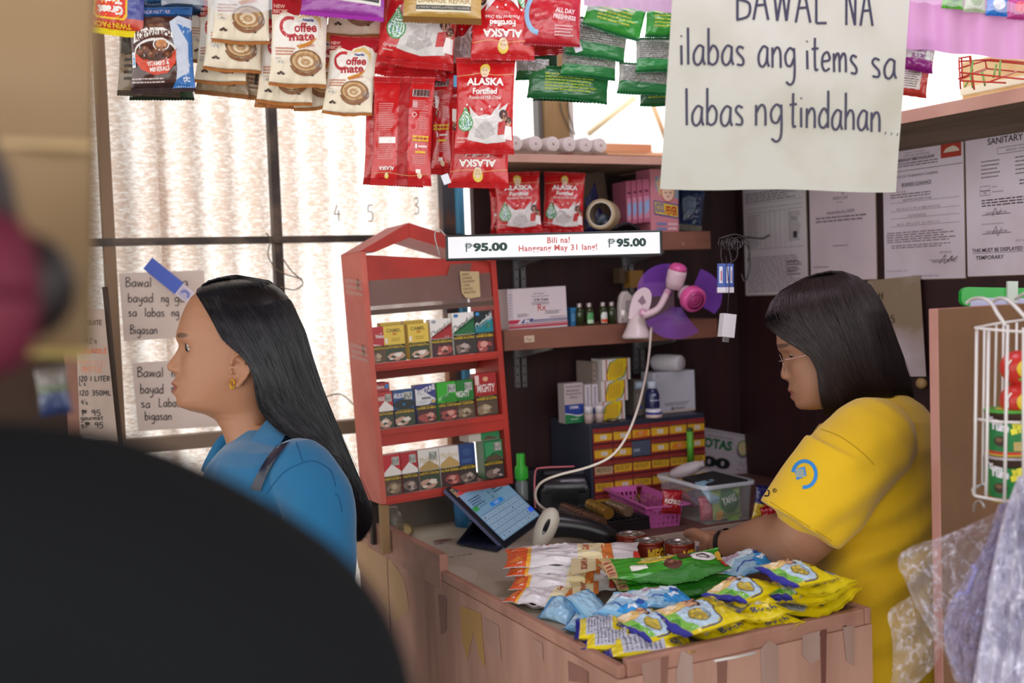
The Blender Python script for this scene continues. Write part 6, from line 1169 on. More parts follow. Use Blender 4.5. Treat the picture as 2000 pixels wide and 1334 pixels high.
# ================================================================= pink basket
c1, c2, c3 = onz(1272, 1032, ZS), onz(1318, 1030, ZS), onz(1178, 978, ZS)
ex = Vector((.94, -.34, 0)).normalized(); ex = (onz(1322, 1026, ZS)-c1).normalized(); ey = (c3-c1).normalized(); ey = (ey-ex*ey.dot(ex)*.0).normalized()
lw, ld = .062, min((c3-c1).length, .21)
BKT = Matrix(((ex.x, ey.x, 0, c1.x), (ex.y, ey.y, 0, c1.y), (0, 0, 1, ZS+.0005), (0, 0, 0, 1)))
BK = empty('pink_basket', Matrix.Translation((c1.x, c1.y, ZS+.0005)), 'pink slotted plastic basket holding coins beside the coin tray', 'basket')
PKB = M('#d46ab8', .35, transl=.15); BKl = Matrix.Translation(-Vector((c1.x, c1.y, ZS+.0005))) @ BKT
hB = .046; m = MB()
def wall(m, p0, p1, outv, n):
    """slotted wall between two base corners, leaning out"""
    L_ = (p1-p0); N = n; t_ = .0012
    def Wp(u, z): return p0+L_*u+outv*(z/hB)*.010+Vector((0, 0, z))
    def quad(u0, u1, z0, z1): m.add([Wp(u0, z0), Wp(u1, z0), Wp(u1, z1), Wp(u0, z1)]+[Wp(u0, z0)+outv*t_, Wp(u1, z0)+outv*t_, Wp(u1, z1)+outv*t_, Wp(u0, z1)+outv*t_], [(0, 3, 2, 1), (4, 5, 6, 7), (0, 1, 5, 4), (3, 7, 6, 2), (0, 4, 7, 3), (1, 2, 6, 5)], PKB)
    quad(0, 1, 0, .005); quad(0, 1, .0125, .0145); quad(0, 1, .0235, .0275); quad(0, 1, .036, hB)
    for k in range(N+1):
        u = k/N; du = .22/N; quad(max(0, u-du), min(1, u+du), .004, .037)
A_, B_, C_, D_ = Vector((0, 0, 0)), Vector((lw, 0, 0)), Vector((lw, ld, 0)), Vector((0, ld, 0))
wall(m, A_, B_, Vector((0, -1, 0)), 6); wall(m, B_, C_, Vector((1, 0, 0)), 18); wall(m, C_, D_, Vector((0, 1, 0)), 6); wall(m, D_, A_, Vector((-1, 0, 0)), 18)
m.box(PKB, 0, 0, 0, lw, ld, .0012); m.obj('body', BK, T=BKl)
m = MB(); o_ = .011; i_ = .008
for (x0, y0, x1, y1) in ((-o_-i_, -o_-i_, lw+o_+i_, -o_), (-o_-i_, ld+o_, lw+o_+i_, ld+o_+i_), (-o_-i_, -o_, -o_, ld+o_), (lw+o_, -o_, lw+o_+i_, ld+o_)): m.box(PKB, x0, y0, hB-.001, x1, y1, hB+.0015)
m.obj('rim', BK, T=BKl)
def coin(c, r_=.011, t_=.0016):
    m = MB(); m.lathe(M(c, .35, metal=.75), [(r_, 0), (r_, t_)], 20, sm=False); return m
for k in range(6):
    o = coin('#a58a5a' if k % 2 else '#b5a9a0').obj('coin', T=Matrix.Translation((c1.x, c1.y, ZS)) @ BKl.__class__.Identity(4) if False else BKT @ axM(Vector((.018+.01*(k % 3), .12+.012*k, .004+.004*k)), 0, 30+25*k, 20*k)); tag(o, ['first', 'second', 'third', 'fourth', 'fifth', 'sixth'][k]+' loose coin from the front in the pink basket', 'coin', 'loose coins in the pink basket')
# ================================================================= coin tray with rolls of coins
c1, c2, c3 = onz(1180, 1046, ZS), onz(1262, 1034, ZS), onz(1088, 985, ZS)
TRI = Matrix.Translation(c1); ex = (c2-c1); ey = (c3-c1); tw, td = ex.length, min(ey.length, .2); ex.normalize(); ey = Vector((0, 0, 1)).cross(ex)
TRT = Matrix(((ex.x, ey.x, 0, c1.x), (ex.y, ey.y, 0, c1.y), (0, 0, 1, ZS+.0005), (0, 0, 0, 1)))
TR_ = empty('coin_tray', TRT, 'black plastic coin tray with grooves holding rows of coins', 'tray')
BLK = M('#1b1b20', .35); m = MB(); m.box(BLK, -.015, 0, 0, tw+.01, td*.95, .020); m.box(BLK, -.015, 0, .02, -.010, td*.95, .026); m.box(BLK, tw+.005, 0, .02, tw+.01, td*.95, .026); m.box(BLK, -.015, 0, .02, tw+.01, .004, .026); m.obj('body', TR_, bevel=.002)
m = MB()
for k in range(9): m.box(M('#26262c', .4), -.012+k*(tw+.02)/9, .006, .020, -.009+k*(tw+.02)/9, td*.93, .028)
m.obj('groove_rib', TR_, bevel=.001)
def crow(pA, pB, n, c, r_, D, lb, grp, pack_=3):
    A, B = P(*pA, D[0]), P(*pB, D[1]); L_ = B-A
    ORD = ['first', 'second', 'third', 'fourth', 'fifth', 'sixth', 'seventh', 'eighth', 'ninth', 'tenth', 'eleventh', 'twelfth', 'thirteenth', 'fourteenth', 'fifteenth', 'sixteenth', 'seventeenth', 'eighteenth']
    for k in range(n):
        g = coin(c, r_, L_.length/n*.80) if k == 0 else None
        o = g.obj('coin', T=Matrix.Identity(4)) if g else crow.o.copy()
        if g: crow.o = o
        else: COL.objects.link(o)
        z = L_.normalized(); x = z.orthogonal().normalized(); y = z.cross(x); R_ = Matrix((x, y, z)).transposed().to_4x4(); R_.translation = A+L_*(k/n)+Vector((random.uniform(-.001, .001), 0, random.uniform(-.0012, .0012))); o.matrix_world = R_; tag(o, ORD[n-1-k]+' '+lb, 'coin', grp)
crow((1101, 991), (1178, 1022), 18, '#7a5a48', .0115, (2.36, 2.22), 'coin from the front in the long copper row, left in the coin tray', 'copper coins in the left row')
crow((1152, 985), (1190, 1004), 9, '#b08a3f', .0125, (2.35, 2.28), 'coin from the front in the brass row of the coin tray', 'brass coins in the middle row')
crow((1192, 985), (1228, 1000), 10, '#9c8570', .0115, (2.34, 2.27), 'coin from the front in the silver brown right row of the coin tray', 'silver brown coins in the right row')
# ================================================================= receipt printer and card terminal
m = MB(); T_p = axM(Vector(onz(1105, 998, ZS)), -26)
m.box(M('#17171b', .35), -.055, .0, 0, .055, .09, .05); m.lathe(M('#1d1d22', .25), [(.034, -.052), (.036, -.045), (.036, .045), (.034, .052)], 28, T=Matrix.Translation((0, .035, .048)), ax='x')
m.box(M('#2a2a30', .3), -.045, .02, .07, .045, .08, .088); m.box(M('#111114', .3), -.03, -.004, .02, .03, .0, .045)
m.dec(ink('#8d8a96'), sh_rect(-.010, .0, .012, .005), S=lambda x, y, z: (x, -.0012+.0, y+.066)); m.dec(ink('#d0cdd6'), sh_text('TERMINAL', -.008, .001, .010, .004), S=lambda x, y, z: (x, -.0016, y+.066))
m.obj('receipt_printer', T=T_p, bevel=.003, label='black round backed receipt printer at the wall behind the coin tray', cat='printer')
m = MB(); m.box(M('#141418', .4), -.04, 0, 0, .04, .05, .085); m.box(M('#232329', .3), -.03, -.003, .02, .03, 0, .075); m.obj('black_box', T=axM(Vector((ony(1072, 960, 2.25).x, 2.27, ZS)), -10), bevel=.003, label='black square device in the dark corner left of the receipt printer', cat='device')
m = MB(); pp = [(1046, 992), (1044, 950), (1046, 920), (1055, 914), (1090, 912), (1122, 911)]; m.tube(M('#b5606a', .4), [P(x, y, 2.33+.0005*i) for i, (x, y) in enumerate(pp)], .0022, 7, spl=2); m.obj('pink_wire_frame', label='bent salmon pink wire frame around the receipt printer', cat='wire')
# spray bottle
p = onz(1018, 985, ZC); q = ony(1017, 960, 2.27); m = MB(); r_ = .0145
q = Vector((ony(1018, 930, 2.27).x, 2.27, ZC)); 
ztop = ony(1016, 887, 2.27).z-ZC
m.lathe(M('#b9c2bf', .15, alpha=.35, bump=(30, .4)), [(r_, 0), (r_*1.02, .004), (r_, ztop*.55), (r_*.7, ztop*.62)], 20); m.tube(M('#cfd6d2', .4), [(0, 0, .01), (.002, 0, ztop*.6)], .0016, 6)
m.obj('spray_bottle', T=Matrix.Translation(q), label='clear spray bottle with bright green cap behind the tablet', cat='bottle')
SB = bpy.data.objects['spray_bottle']; m = MB(); GC = M('#3fc23a', .35)
m.lathe(GC, [(.0125, ztop*.60), (.0135, ztop*.62), (.0135, ztop*.80), (.011, ztop*.82), (.0098, ztop*.84), (.0098, ztop), (.008, ztop*1.01)], 20)
for k in range(14): a = 2*PI*k/14; m.box(GC, .0125*math.cos(a)-.0008, .0125*math.sin(a)-.0008, ztop*.62, .0125*math.cos(a)+.0022*math.cos(a)+.0008, .0125*math.sin(a)+.0022*math.sin(a)+.0008, ztop*.79)
m.obj('cap', SB, label='bright green screw cap and nozzle')
# ================================================================= milk tin behind the tablet
p = onz(915, 1025, ZC); D = depth(p); r_ = 27*D/FPX; h_ = 96*D/FPX
m = MB(); m.lathe(M('#3f8fcf', .35), [(r_, 0), (r_, h_*.70)], 32); m.lathe(M('#e2b53a', .35), [(r_, h_*.70), (r_, h_*.90)], 32, cap=False); m.lathe(M('#27408f', .35), [(r_*1.001, h_*.885), (r_*1.001, h_*.92)], 32, cap=False)
cy = lambda x, y, z: (r_*1.006*math.sin(x/r_-YAW*0-.55), -r_*1.006*math.cos(x/r_-.55), y)
m.dec(ink('#e9eef4'), sh_rect(.006, .018, .013, .040), S=cy, L=.004); m.dec(ink('#3a3a44'), sh_greek(.0065, .019, .0125, .039, 9, t=.5, seed=3), S=cy, L=.006); m.dec(ink('#d8e8f6'), sh_greek(.004, .004, .016, .014, 2), S=cy, L=.006); m.dec(ink('#2a5fae'), sh_ell(.03, .03, .012, .015), S=cy, L=.005)
m.obj('milk_tin', T=Matrix.Translation(p), label='blue and yellow milk powder tin standing behind the tablet', cat='tin')
TN = bpy.data.objects['milk_tin']; m = MB(); SM_ = M('#b9bac4', .2, metal=.9); m.lathe(SM_, [(r_*1.03, h_*.92), (r_*1.06, h_*.95), (r_*1.05, h_*.99), (r_*.98, h_), (r_*.94, h_*.965), (r_*.9, h_*.955), (.001, h_*.955)], 32, cap=False); m.obj('lid', TN, label='silver rimmed lid')
# ================================================================= tablet on its stand
bl, br = onz(971, 1071, ZC+.010), onz(1052, 1012, ZC+.010)
tl = P(889, 952, 2.345); Qt, tw, th = quadM(bl, br, tl)
TB = empty('tablet', Qt, 'tablet computer with a bright keyboard screen on a folding dark blue stand', 'tablet')
m = MB(); m.slab(M('#1a1d2a', .35), (rrect(-tw/2, -th/2, tw/2, th/2, .006), []), -.009, -.0005); m.slab(M('#5d6484', .4), (rrect(-tw/2-.0012, -th/2-.0012, tw/2+.0012, th/2+.0012, .007), []), -.0105, -.004); m.obj('case', TB, bevel=.0006)
m = MB(); ml, mb_ = tw*.06, th*.075; SCR = M('#7fa6c6', .3, emit=.28)
X0, X1, Yb, Yt = -tw/2+ml, tw/2-ml*1.1, -th/2+mb_, th/2-mb_; sw, sh_h = X1-X0, Yt-Yb
m.slab(SCR, (rrect(X0, Yb, X1, Yt, .001), []), -.0006, .0002)
def sd(c, s_, e=0, i=0): m.dec(M(c, .4, emit=e), tr(s_, sw, sh_h, X0, Yb), z=.0004+.0001*i)
sd('#3f4f6a', sh_rect(0, .95, 1, 1), .1); sd('#b5303a', sh_rect(0, .89, 1, .945), .4); sd('#e9a0a0', T2('SARI STORE', .35, .90, .6, .935), .4, 1)
sd('#24344a', T2('Cash In', .42, .79, .52, .83)); sd('#24344a', T2('09', .5, .7, .54, .75)); sd('#24344a', T2('50', .5, .61, .54, .66)); sd('#35506f', sh_greek(.06, .62, .34, .78, 4, seed=4)); sd('#35506f', sh_greek(.62, .66, .9, .76, 2, seed=5)); sd('#3f9a5a', sh_rect(.0, .56, .12, .64), .3); sd('#35506f', T2('Search item', .15, .58, .32, .62)); sd('#2a7fd0', sh_rect(.34, .50, .66, .57), .4); sd('#dfeaf5', T2('SUBMIT', .44, .515, .56, .555), .3, 1)
for r in range(5):
    n_ = [11, 11, 10, 11, 7][r]; y0 = .38-.09*r
    sd('#3f5f80', sh_rect(0, y0+.085, 1, y0+.09), .05, 1)
    for k in range(n_):
        x0 = .02+k*.96/n_; wk = .96/n_*.86; big = (r == 4 and k in (2, 3, 4))
        sd('#a3c0d6', sh_rect(x0, y0, x0+wk, y0+.075), .25, 2)
        if not big: sd('#2b3f55', T2(('1234567890-', 'QWERTYUIOP[', 'ASDFGHJKL;', 'zZXCVBNM,.x', 'abcdefg')[r][k], x0+wk*.35, y0+.02, x0+wk*.65, y0+.055), 0, 3)
sd('#2f5fe6', sh_rect(.89, .115, 1.0, .19), .5, 4)
m.dec(M('#e9c9a8', .5), sh_rect(-tw/2+.004, th/2-.030, -tw/2+.020, th/2-.008), z=.0008); m.dec(ink('#3f7a5a'), sh_ell(-tw/2+.012, th/2-.014, .005, .004), z=.0010); m.dec(ink('#c2502e'), sh_greek(-tw/2+.006, th/2-.028, -tw/2+.018, th/2-.020, 2), z=.0010); m.dec(M('#3a3f52', .3), sh_ell(0, th/2-mb_*.5, .0015, .0015), z=.0004)
m.obj('screen', TB)
NAV = M('#232a44', .6, bump=(60, .2)); m = MB()
back = onz(892, 1062, ZC+.005); f0 = Qt @ Vector((-tw/2, 0, -.011)); f1 = Qt @ Vector((tw/2, 0, -.011)); b0 = back+Vector((0, .0, 0)); b1 = b0+(br-bl).normalized()*tw
bl_ = bl+Vector((0, 0, -.006)); br = br+Vector((0, 0, -.006)); v = [f0, f1, b1, b0, bl_, br]
inv = Qt.inverted(); th_ = Vector((0, 0, .003))
m.add([inv @ a_ for a_ in (f0, f1, b1, b0, f0-th_, f1-th_, b1+th_, b0+th_)], [(0, 1, 2, 3), (7, 6, 5, 4), (0, 3, 7, 4), (1, 5, 6, 2)], NAV)
m.add([inv @ a_ for a_ in (b0, b1, br, bl_, b0+th_*.7, b1+th_*.7, br+th_*.7, bl_+th_*.7)], [(0, 3, 2, 1), (4, 5, 6, 7), (0, 4, 7, 3), (0, 1, 5, 4)], NAV)
m.obj('folding_stand', TB)
# ================================================================= barcode scanner lying on the counter
SCN_ = empty('barcode_scanner', camM(1080, 1040, 2.14), 'white and black handheld barcode scanner lying beside the tablet', 'scanner'); us_ = 2.14/FPX
def q2(x, y, z=0): return Vector(((x-1080)*us_, (1040-y)*us_, z))
m = MB(); m.tube(M('#17181c', .3), [q2(1078, 1026, -.01), q2(1110, 1028, -.01), q2(1150, 1036, -.012), q2(1185, 1050, -.015), q2(1200, 1062, -.018)], [.026, .023, .021, .020, .015], 18, spl=4); m.obj('handle', SCN_)
m = MB(); pts = [q2(1046, 1067, .006), q2(1056, 1052, .008), q2(1066, 1030, .008), q2(1078, 1006, .004), q2(1086, 998, .0)]
m.tube(M('#c9c3b6', .35), pts, [.008, .017, .021, .018, .008], 16, spl=4); m.obj('shell', SCN_, label='off white front shell')
m = MB(); T0 = Matrix.Translation(q2(1062, 1030, .0235)) @ Matrix.Rotation(math.radians(-62+90), 4, 'Z') @ Matrix.Rotation(0, 4, 'X'); m.slab(M('#15151a', .15), sh_ell(0, 0, .0045, .016, 18), -.003, .0015, T=Matrix.Translation(q2(1066, 1024, .0275)) @ Matrix.Rotation(math.radians(-24), 4, 'Z')); m.slab(M('#9aa0aa', .2, metal=.5), sh_ell(0, 0, .0026, .0034, 12), 0, .003, T=Matrix.Translation(q2(1061, 1035, .0275))); m.obj('trigger', SCN_)
m = MB(); R_ = random.Random(3)
for k in range(46):
    a = R_.uniform(-1, 1); m.tube(M('#a59a92', .4, alpha=.7), [q2(1168, 1034, .008), q2(1168+a*12, 1034+R_.uniform(-22, 18), .014), q2(1168+a*22, 1034+R_.uniform(-26, 26), .012+R_.random()*.01)], .0004, 3, spl=2)
m.obj('plastic_tuft', label='frayed tuft of clear plastic tied around the scanner handle', cat='plastic')
m = MB(); m.tube(M('#c9b9b3', .5), [onz(1058, 998, ZC+.02), onz(1075, 1004, ZC+.022), onz(1085, 1006, ZC+.02)], [.003, .006, .003], 8, spl=3); m.obj('cable_plug', label='pale cord plug behind the barcode scanner', cat='plug')
# ginger and the bottle under the stand
p = ony(785, 1045, 2.26); p.z = ZC; m = MB(); m.tube(M('#a58a5c', .75, bump=(60, .6), var=('#8a6f45', 30, (1, 1, 1), .4, .6)), [p+Vector((-.022, .01, .012)), p+Vector((-.005, .0, .014)), p+Vector((.012, -.004, .012)), p+Vector((.026, .012, .008))], [.008, .015, .013, .005], 12, spl=3)
m.lathe(M('#cdb77d', .7), [(.0125, 0), (.012, .001)], 14, T=camM(791, 1036, depth(p)-.016, 0, 0, -20) @ Matrix.Diagonal((1.15, .8, 1, 1)))
m.obj('ginger_root', label='cut piece of ginger root lying under the red stand', cat='ginger')
p = onz(722, 1024, ZC); m = MB(); m.lathe(M('#8d867c', .2, alpha=.55, bump=(60, .8)), [(.02, 0), (.022, .004), (.022, .045), (.016, .055), (.01, .06), (.01, .068)], 18); m.obj('plastic_bottle', T=Matrix.Translation((UL+.045, 2.25, ZC)), label='dusty clear plastic bottle under the left corner of the red stand', cat='bottle')
m = MB(); m.box(M('#6d675c', .9, bump=(20, .6), var=('#54504a', 12, (1, 1, 1), .4, .6)), UL+.02, WB-.03, ZC, 1.16, WB-.006, ZC+.075); m.obj('concrete_ledge', label='rough grey ledge at the back of the counter beneath the red stand', cat='ledge')
# ================================================================= tins
us_ = 1
for i, (x, yb_, lb) in enumerate(((1233, 1084, 'red sardine tin at the back left of the three, beside the coffee packs'), (1267, 1098, 'red sardine tin in front, middle of the three tins'), (1327, 1102, 'red sardine tin on the right, nearest the yellow shirt woman'))):
    D = [2.10, 2.04, 2.02][i]; s_ = D/FPX; top = P(x, [1044, 1057, 1060][i], D); r_ = 29*s_; h_ = .052
    z0 = top.z-h_; b_ = Vector((top.x, top.y, z0)); e_ = MB(); RB = M('#7d2a1a', .3, metal=.3); aa = math.atan2(-top.y, -top.x)
    e_.lathe(RB, [(r_*.97, 0), (r_, .002), (r_, .048), (r_*.97, .050)], 36)
    def cyl(x_, y_, z_, r_=r_, aa=aa): a = aa+x_/r_; return ((r_+.0005+z_)*math.cos(a), (r_+.0005+z_)*math.sin(a), y_)
    e_.dec(ink('#e0b82a'), sh_text('MEGA', -.012+[.004, .010, .018][i], .022, .034+[.004, .010, .018][i], .044, bold=.05), S=cyl, L=.006); e_.dec(ink('#c22f24'), sh_rect(-.02, .002, .06, .010), S=cyl, L=.006)
    if i == 2: e_.dec(ink('#c9c4c9'), sh_rect(-.026, .008, -.006, .036), S=cyl, L=.006); e_.dec(ink('#6a6a74'), sh_greek(-.025, .010, -.008, .034, 6, seed=2), S=cyl, z=.0009, L=.006)
    o = e_.obj('sardine_tin', T=Matrix.Translation(b_)); tag(o, lb, 'tin', 'sardine tins beside the coffee packs')
    l_ = MB(); SL = M('#a8a29c', .25, metal=.85); l_.lathe(RB, [(r_*1.0, .048), (r_*1.03, .050), (r_*1.03, .053), (r_*.99, .054)], 36, cap=False); l_.lathe(SL, [(r_*.99, .0535), (r_*.93, .0535), (r_*.92, .050), (r_*.6, .0505), (.0005, .0505)], 36, cap=False)
    l_.tube(SL, [(.010*math.cos(t_), -.004+.006*math.sin(t_), .0525) for t_ in [k*PI/6 for k in range(13)]], .0010, 6); l_.obj('lid', o, label='silver pull ring lid with red rim')
    if i == 0: ZTIN = z0
for i in range(2):
    m = MB(); m.box(M('#c9c0c0', .4), -.0055, -.004, 0, .0055, .01, .03); m.box(M('#6f6a70', .4), -.0045, -.0045, .004, .0045, -.004, .026); p = P(1361+i*14, 1072, 2.08-.0*i); m.obj('small_carton', T=Matrix.Translation((p.x, p.y, ZC+.0)) @ Matrix.Diagonal((1, 1, 1.6, 1)), bevel=.0005, label=['left', 'right'][i]+' of two tiny white cartons beside the right tin', cat='box', group='tiny white cartons')
# ================================================================= heap of packs on the counter front
def lay(o, bl, br, tl, w0, h0, label=None, cat='pouch', group=None):
    """corners as (px,py,height over the counter)"""
    A, B, Cc = [onz(x, y, ZC+z) for x, y, z in (bl, br, tl)]
    Qm, w_, h_ = quadM(A, B, Cc); o.matrix_world = scl(Qm, w_/w0, h_/h0, 1); tag(o, label, cat, group); return o
YEL = '#e3cf16'
def bt(H):
    d = [(ink('#2c2f9a'), sh_poly([(-50, -H*.82), (50, -H*.82), (50, -H), (-50, -H)])), (ink('#bcd6ea'), sh_poly([(-46, -H*.80), (44, -H*.80), (46, H*.0), (38, H*.18), (20, H*.2), (4, H*.38), (-20, H*.42), (-44, H*.3)])), (ink('#27357a'), sh_line([(-46, H*.33), (-20, H*.44), (6, H*.40), (22, H*.22), (40, H*.2), (47, H*.0), (47, -H*.5)], 1.6)),
         (ink('#7fc04a'), sh_poly([(-30, -H*.8), (-10, -H*.55), (20, -H*.62), (44, -H*.5), (44, -H*.8)])), (ink('#4a9a3a'), sh_poly([(-4, -H*.8), (8, -H*.62), (24, -H*.8)])),
         (ink('#e6c27a'), sh_poly([(-46, -H*.78), (-44, -H*.3), (-30, -H*.05), (-14, -H*.1), (-8, -H*.5), (-18, -H*.78)])), (ink('#f1dfc0'), sh_poly([(-42, -H*.7), (-36, -H*.35), (-24, -H*.3), (-18, -H*.7)])),
         (ink('#4a2a1c'), sh_ell(-30, H*.12, 11, 10)), (ink('#dba27c'), sh_ell(-28, H*.07, 8, 9)), (ink('#4a2a1c'), sh_ell(-12, H*.02, 10, 9)), (ink('#dfae8a'), sh_ell(-13, -H*.03, 7.5, 8)), (ink('#7a4a34'), sh_line([(-31, H*.02), (-27, -H*.0), (-23, H*.02)], 1)),
         (ink('#8a7a3a'), sh_ell(22, -H*.22, 18, 13)), (ink('#c9b03a'), sh_ell(22, -H*.22, 16, 11)), (ink('#7fa0c0'), sh_ring(22, -H*.22, 17, 12, 3, .4, 2.4)), (ink('#8d8a5a'), sh_greek(12, -H*.28, 32, -H*.14, 3, seed=3)), (ink('#c9a02c'), sh_poly([(-2, H*.62), (8, H*.7), (18, H*.6), (8, H*.54)])), (ink('#b5812c'), T_('FORTIFIED', -36, H*.5, -6, H*.56))]
    d += [(ink('#27357a'), s) for s in handw('Birchtree', -40, 44, H*.68, H*.075, 2.2, seed=2)]
    return d
def bb(H):
    d = [(ink('#b9bccb'), sh_poly([(-46, -H*.35), (46, -H*.35), (46, H*.6), (-46, H*.6)])), (ink('#6a6f86'), sh_greek(-43, -H*.3, 20, H*.55, 8, seed=4, t=.45)), (ink('#6a6f86'), sh_greek(22, -H*.3, 44, H*.3, 8, seed=5, t=.45)), (ink('#e9e9ec'), sh_rect(24, H*.32, 44, H*.56))]+[(ink('#2a2a30'), sh_rect(25+1.8*k, H*.34, 26+1.8*k, H*.54)) for k in range(10)]
    d += [(ink('#27357a'), s) for s in handw('Birch', -30, 26, -H*.72, H*.11, 2.2, seed=2)]
    return d
W0, H0 = .10, .10; Hn = 50
fr_ = pouch('milk_powder_pouch', W0, H0, .012, [(0, .10, '#2c2f9a'), (.10, 1, YEL)], bt(Hn), seed=101, edge=('#2c2f9a', YEL), wave=.05, sealh=.05)
fr2 = pouch('milk_powder_pouch', W0, H0, .013, [(0, .10, '#2c2f9a'), (.10, 1, YEL)], bt(Hn), seed=107, edge=('#2c2f9a', YEL), wave=.07, sealh=.05)
bk_ = pouch('milk_powder_pouch', W0, H0, .013, [(0, .08, YEL), (.08, .92, YEL), (.92, 1, '#2c2f9a')], bb(Hn), seed=103, edge=(YEL, '#2c2f9a'), wave=.06, sealh=.05)
gY = 'yellow milk powder pouches heaped at the counter corner'
lay(fr_, (1276, 1208, .040), (1362, 1252, .040), (1366, 1160, .052), W0, H0, 'yellow pouch with mother and child picture lying fully in view mid heap', group=gY)
def ly(src, bl, br, tl, label): c = copytree(src); lay(c, bl, br, tl, W0, H0, label, group=gY); return c
lay(fr2, (1368, 1160, .055), (1454, 1184, .055), (1444, 1126, .066), W0, H0, 'yellow pouch with mother and child picture just above the fully visible one', group=gY)
ly(fr_, (1474, 1114, .088), (1560, 1150, .086), (1550, 1094, .092), 'topmost yellow pouch at the back right, its purple end facing the green packs')
ly(fr2, (1182, 1206, .030), (1262, 1256, .024), (1276, 1190, .036), 'yellow pouch with picture lying at the left front over the light blue pouch')
bk_used = lay(bk_, (1300, 1234, .014), (1400, 1230, .014), (1290, 1200, .014), W0, H0, 'yellow pouch hidden under the fully visible one', group=gY)
ly(bk_, (1228, 1254, .020), (1226, 1216, .022), (1130, 1240, .018), 'yellow pouch with purple left end, second layer at the left front of the heap')
ly(bk_, (1266, 1276, .013), (1262, 1240, .015), (1140, 1262, .013), 'yellow pouch flattened under the left front ones, near the rim')
ly(bk_, (1360, 1276, .012), (1338, 1238, .014), (1184, 1286, .012), 'lowest yellow pouch at the front, resting against the counter rim')
ly(bk_, (1366, 1266, .012), (1452, 1232, .016), (1354, 1226, .014), 'yellow pouch back side up with barcode, just right of the fully visible one')
ly(bk_, (1466, 1244, .012), (1556, 1222, .018), (1448, 1208, .014), 'yellow pouch back side up at the front right of the heap')
ly(bk_, (1440, 1216, .034), (1536, 1200, .036), (1420, 1182, .036), 'yellow pouch back side up in the second layer at the front right')
ly(bk_, (1430, 1186, .046), (1516, 1180, .048), (1420, 1162, .046), 'yellow pouch end squeezed beneath the upper middle pouches')
ly(bk_, (1560, 1222, .020), (1652, 1162, .030), (1530, 1186, .020), 'yellow pouch back side up at the far right end, lowest of that stack')
ly(bk_, (1556, 1192, .042), (1650, 1150, .052), (1528, 1160, .042), 'yellow pouch back side up at the far right end, middle of that stack')
ly(bk_, (1552, 1168, .062), (1648, 1142, .066), (1540, 1140, .062), 'yellow pouch folded under the topmost one at the back right')
ly(fr2, (1480, 1166, .052), (1552, 1178, .052), (1520, 1130, .058), 'yellow and green pouch half covered in the middle right of the heap')
ly(bk_, (1400, 1220, .026), (1500, 1200, .026), (1390, 1190, .026), 'yellow pouch buried in the centre of the heap')
# light blue pouches
def lb_(H): return [(ink('#d3e6f3'), sh_poly([(-48, -H*.2), (-20, H*.1), (10, H*.0), (48, H*.3), (48, H*.85), (-48, H*.85)])), (ink('#2a8fd6'), sh_poly([(-10, -H*.7), (48, -H*.8), (48, H*.1), (20, -H*.1), (0, -H*.3)])), (ink('#e9f1f8'), T_('Bear', 8, -H*.5, 30, -H*.25, rot=10, bold=.05)), (ink('#1f4fa5'), sh_ell(26, -H*.05, 9, 7)), (ink('#c85a8a'), sh_greek(-30, H*.3, 10, H*.6, 4, seed=3)), (ink('#2a4fa5'), sh_line([(-46, -H*.5), (-20, -H*.3), (-4, -H*.5)], 2.5))]
lbp = pouch('blue_milk_pouch', W0, H0, .012, [(0, .14, '#7fb5da'), (.14, 1, '#9cc8e6')], lb_(50), seed=111, edge=('#5f9fd0', '#7fb5da'), wave=.09, sealh=.07)
gB2 = 'light blue milk pouches between coffee packs and yellow pouches'
lay(lbp, (1166, 1206, .030), (1270, 1214, .034), (1190, 1160, .044), W0, H0, 'light blue pouch with darker blue wave lying flat left of the mother and child pouch', group=gB2)
def lyb(bl, br, tl, label): c = copytree(lbp); lay(c, bl, br, tl, W0, H0, label, group=gB2)
lyb((1150, 1222, .014), (1098, 1166, .030), (1204, 1206, .024), 'crumpled light blue pouch at the left edge of the heap, right of two')
lyb((1040, 1206, .004), (1090, 1166, .022), (1110, 1216, .004), 'light blue pouch pointing out furthest left, its corner on the counter')
lyb((1250, 1196, .040), (1350, 1180, .044), (1236, 1158, .046), 'light blue pouch lying between the green packs and yellow pouches')
lyb((1420, 1140, .050), (1510, 1096, .060), (1404, 1104, .058), 'light blue pouch standing out behind the green packs near the woman\'s arm')
lyb((1100, 1236, .002), (1180, 1240, .004), (1120, 1200, .010), 'light blue pouch lowest at the left, under the crumpled ones')
# green chocolate packs: folded strips
GRN_ = '#3b9a22'
def gp(H): return [(ink('#c9a87a'), sh_rect(-50, -H, -42, H)), (ink('#a52c34'), T_('CHOCO', -49, -H*.5, -43, H*.6) if False else sh_greek(-49, -H*.7, -43, H*.7, 5, seed=2)), (ink('#2a7a1f'), sh_poly([(-30, -H*.9), (10, -H*.3), (50, -H*.5), (50, -H), (-30, -H)])), (ink('#c9b23a'), sh_poly([(-24, H*.1), (-10, H*.7), (14, H*.6), (2, H*.0)])), (ink('#e6e0c0'), sh_greek(-18, H*.15, 6, H*.5, 2, seed=5)), (ink('#5a2f20'), sh_ell(6, -H*.2, 8, H*.28)), (ink('#8a5a44'), sh_ell(7, -H*.15, 5, H*.14)), (ink('#5a2f20'), sh_ell(20, H*.3, 8, H*.26)), (ink('#e9e6e0'), sh_rect(-30, -H*.4, -16, -H*.05)), (ink('#e9e6ea'), sh_ell(34, H*.2, 11, H*.4)), (ink('#1d1d1d'), sh_ring(34, H*.2, 6, H*.24, 2)), (ink('#d9b03a'), sh_poly([(44, -H*.2), (50, -H*.1), (50, H*.7), (45, H*.5)])), (ink('#c2382e'), sh_rect(46, -H*.8, 50, -H*.2))]
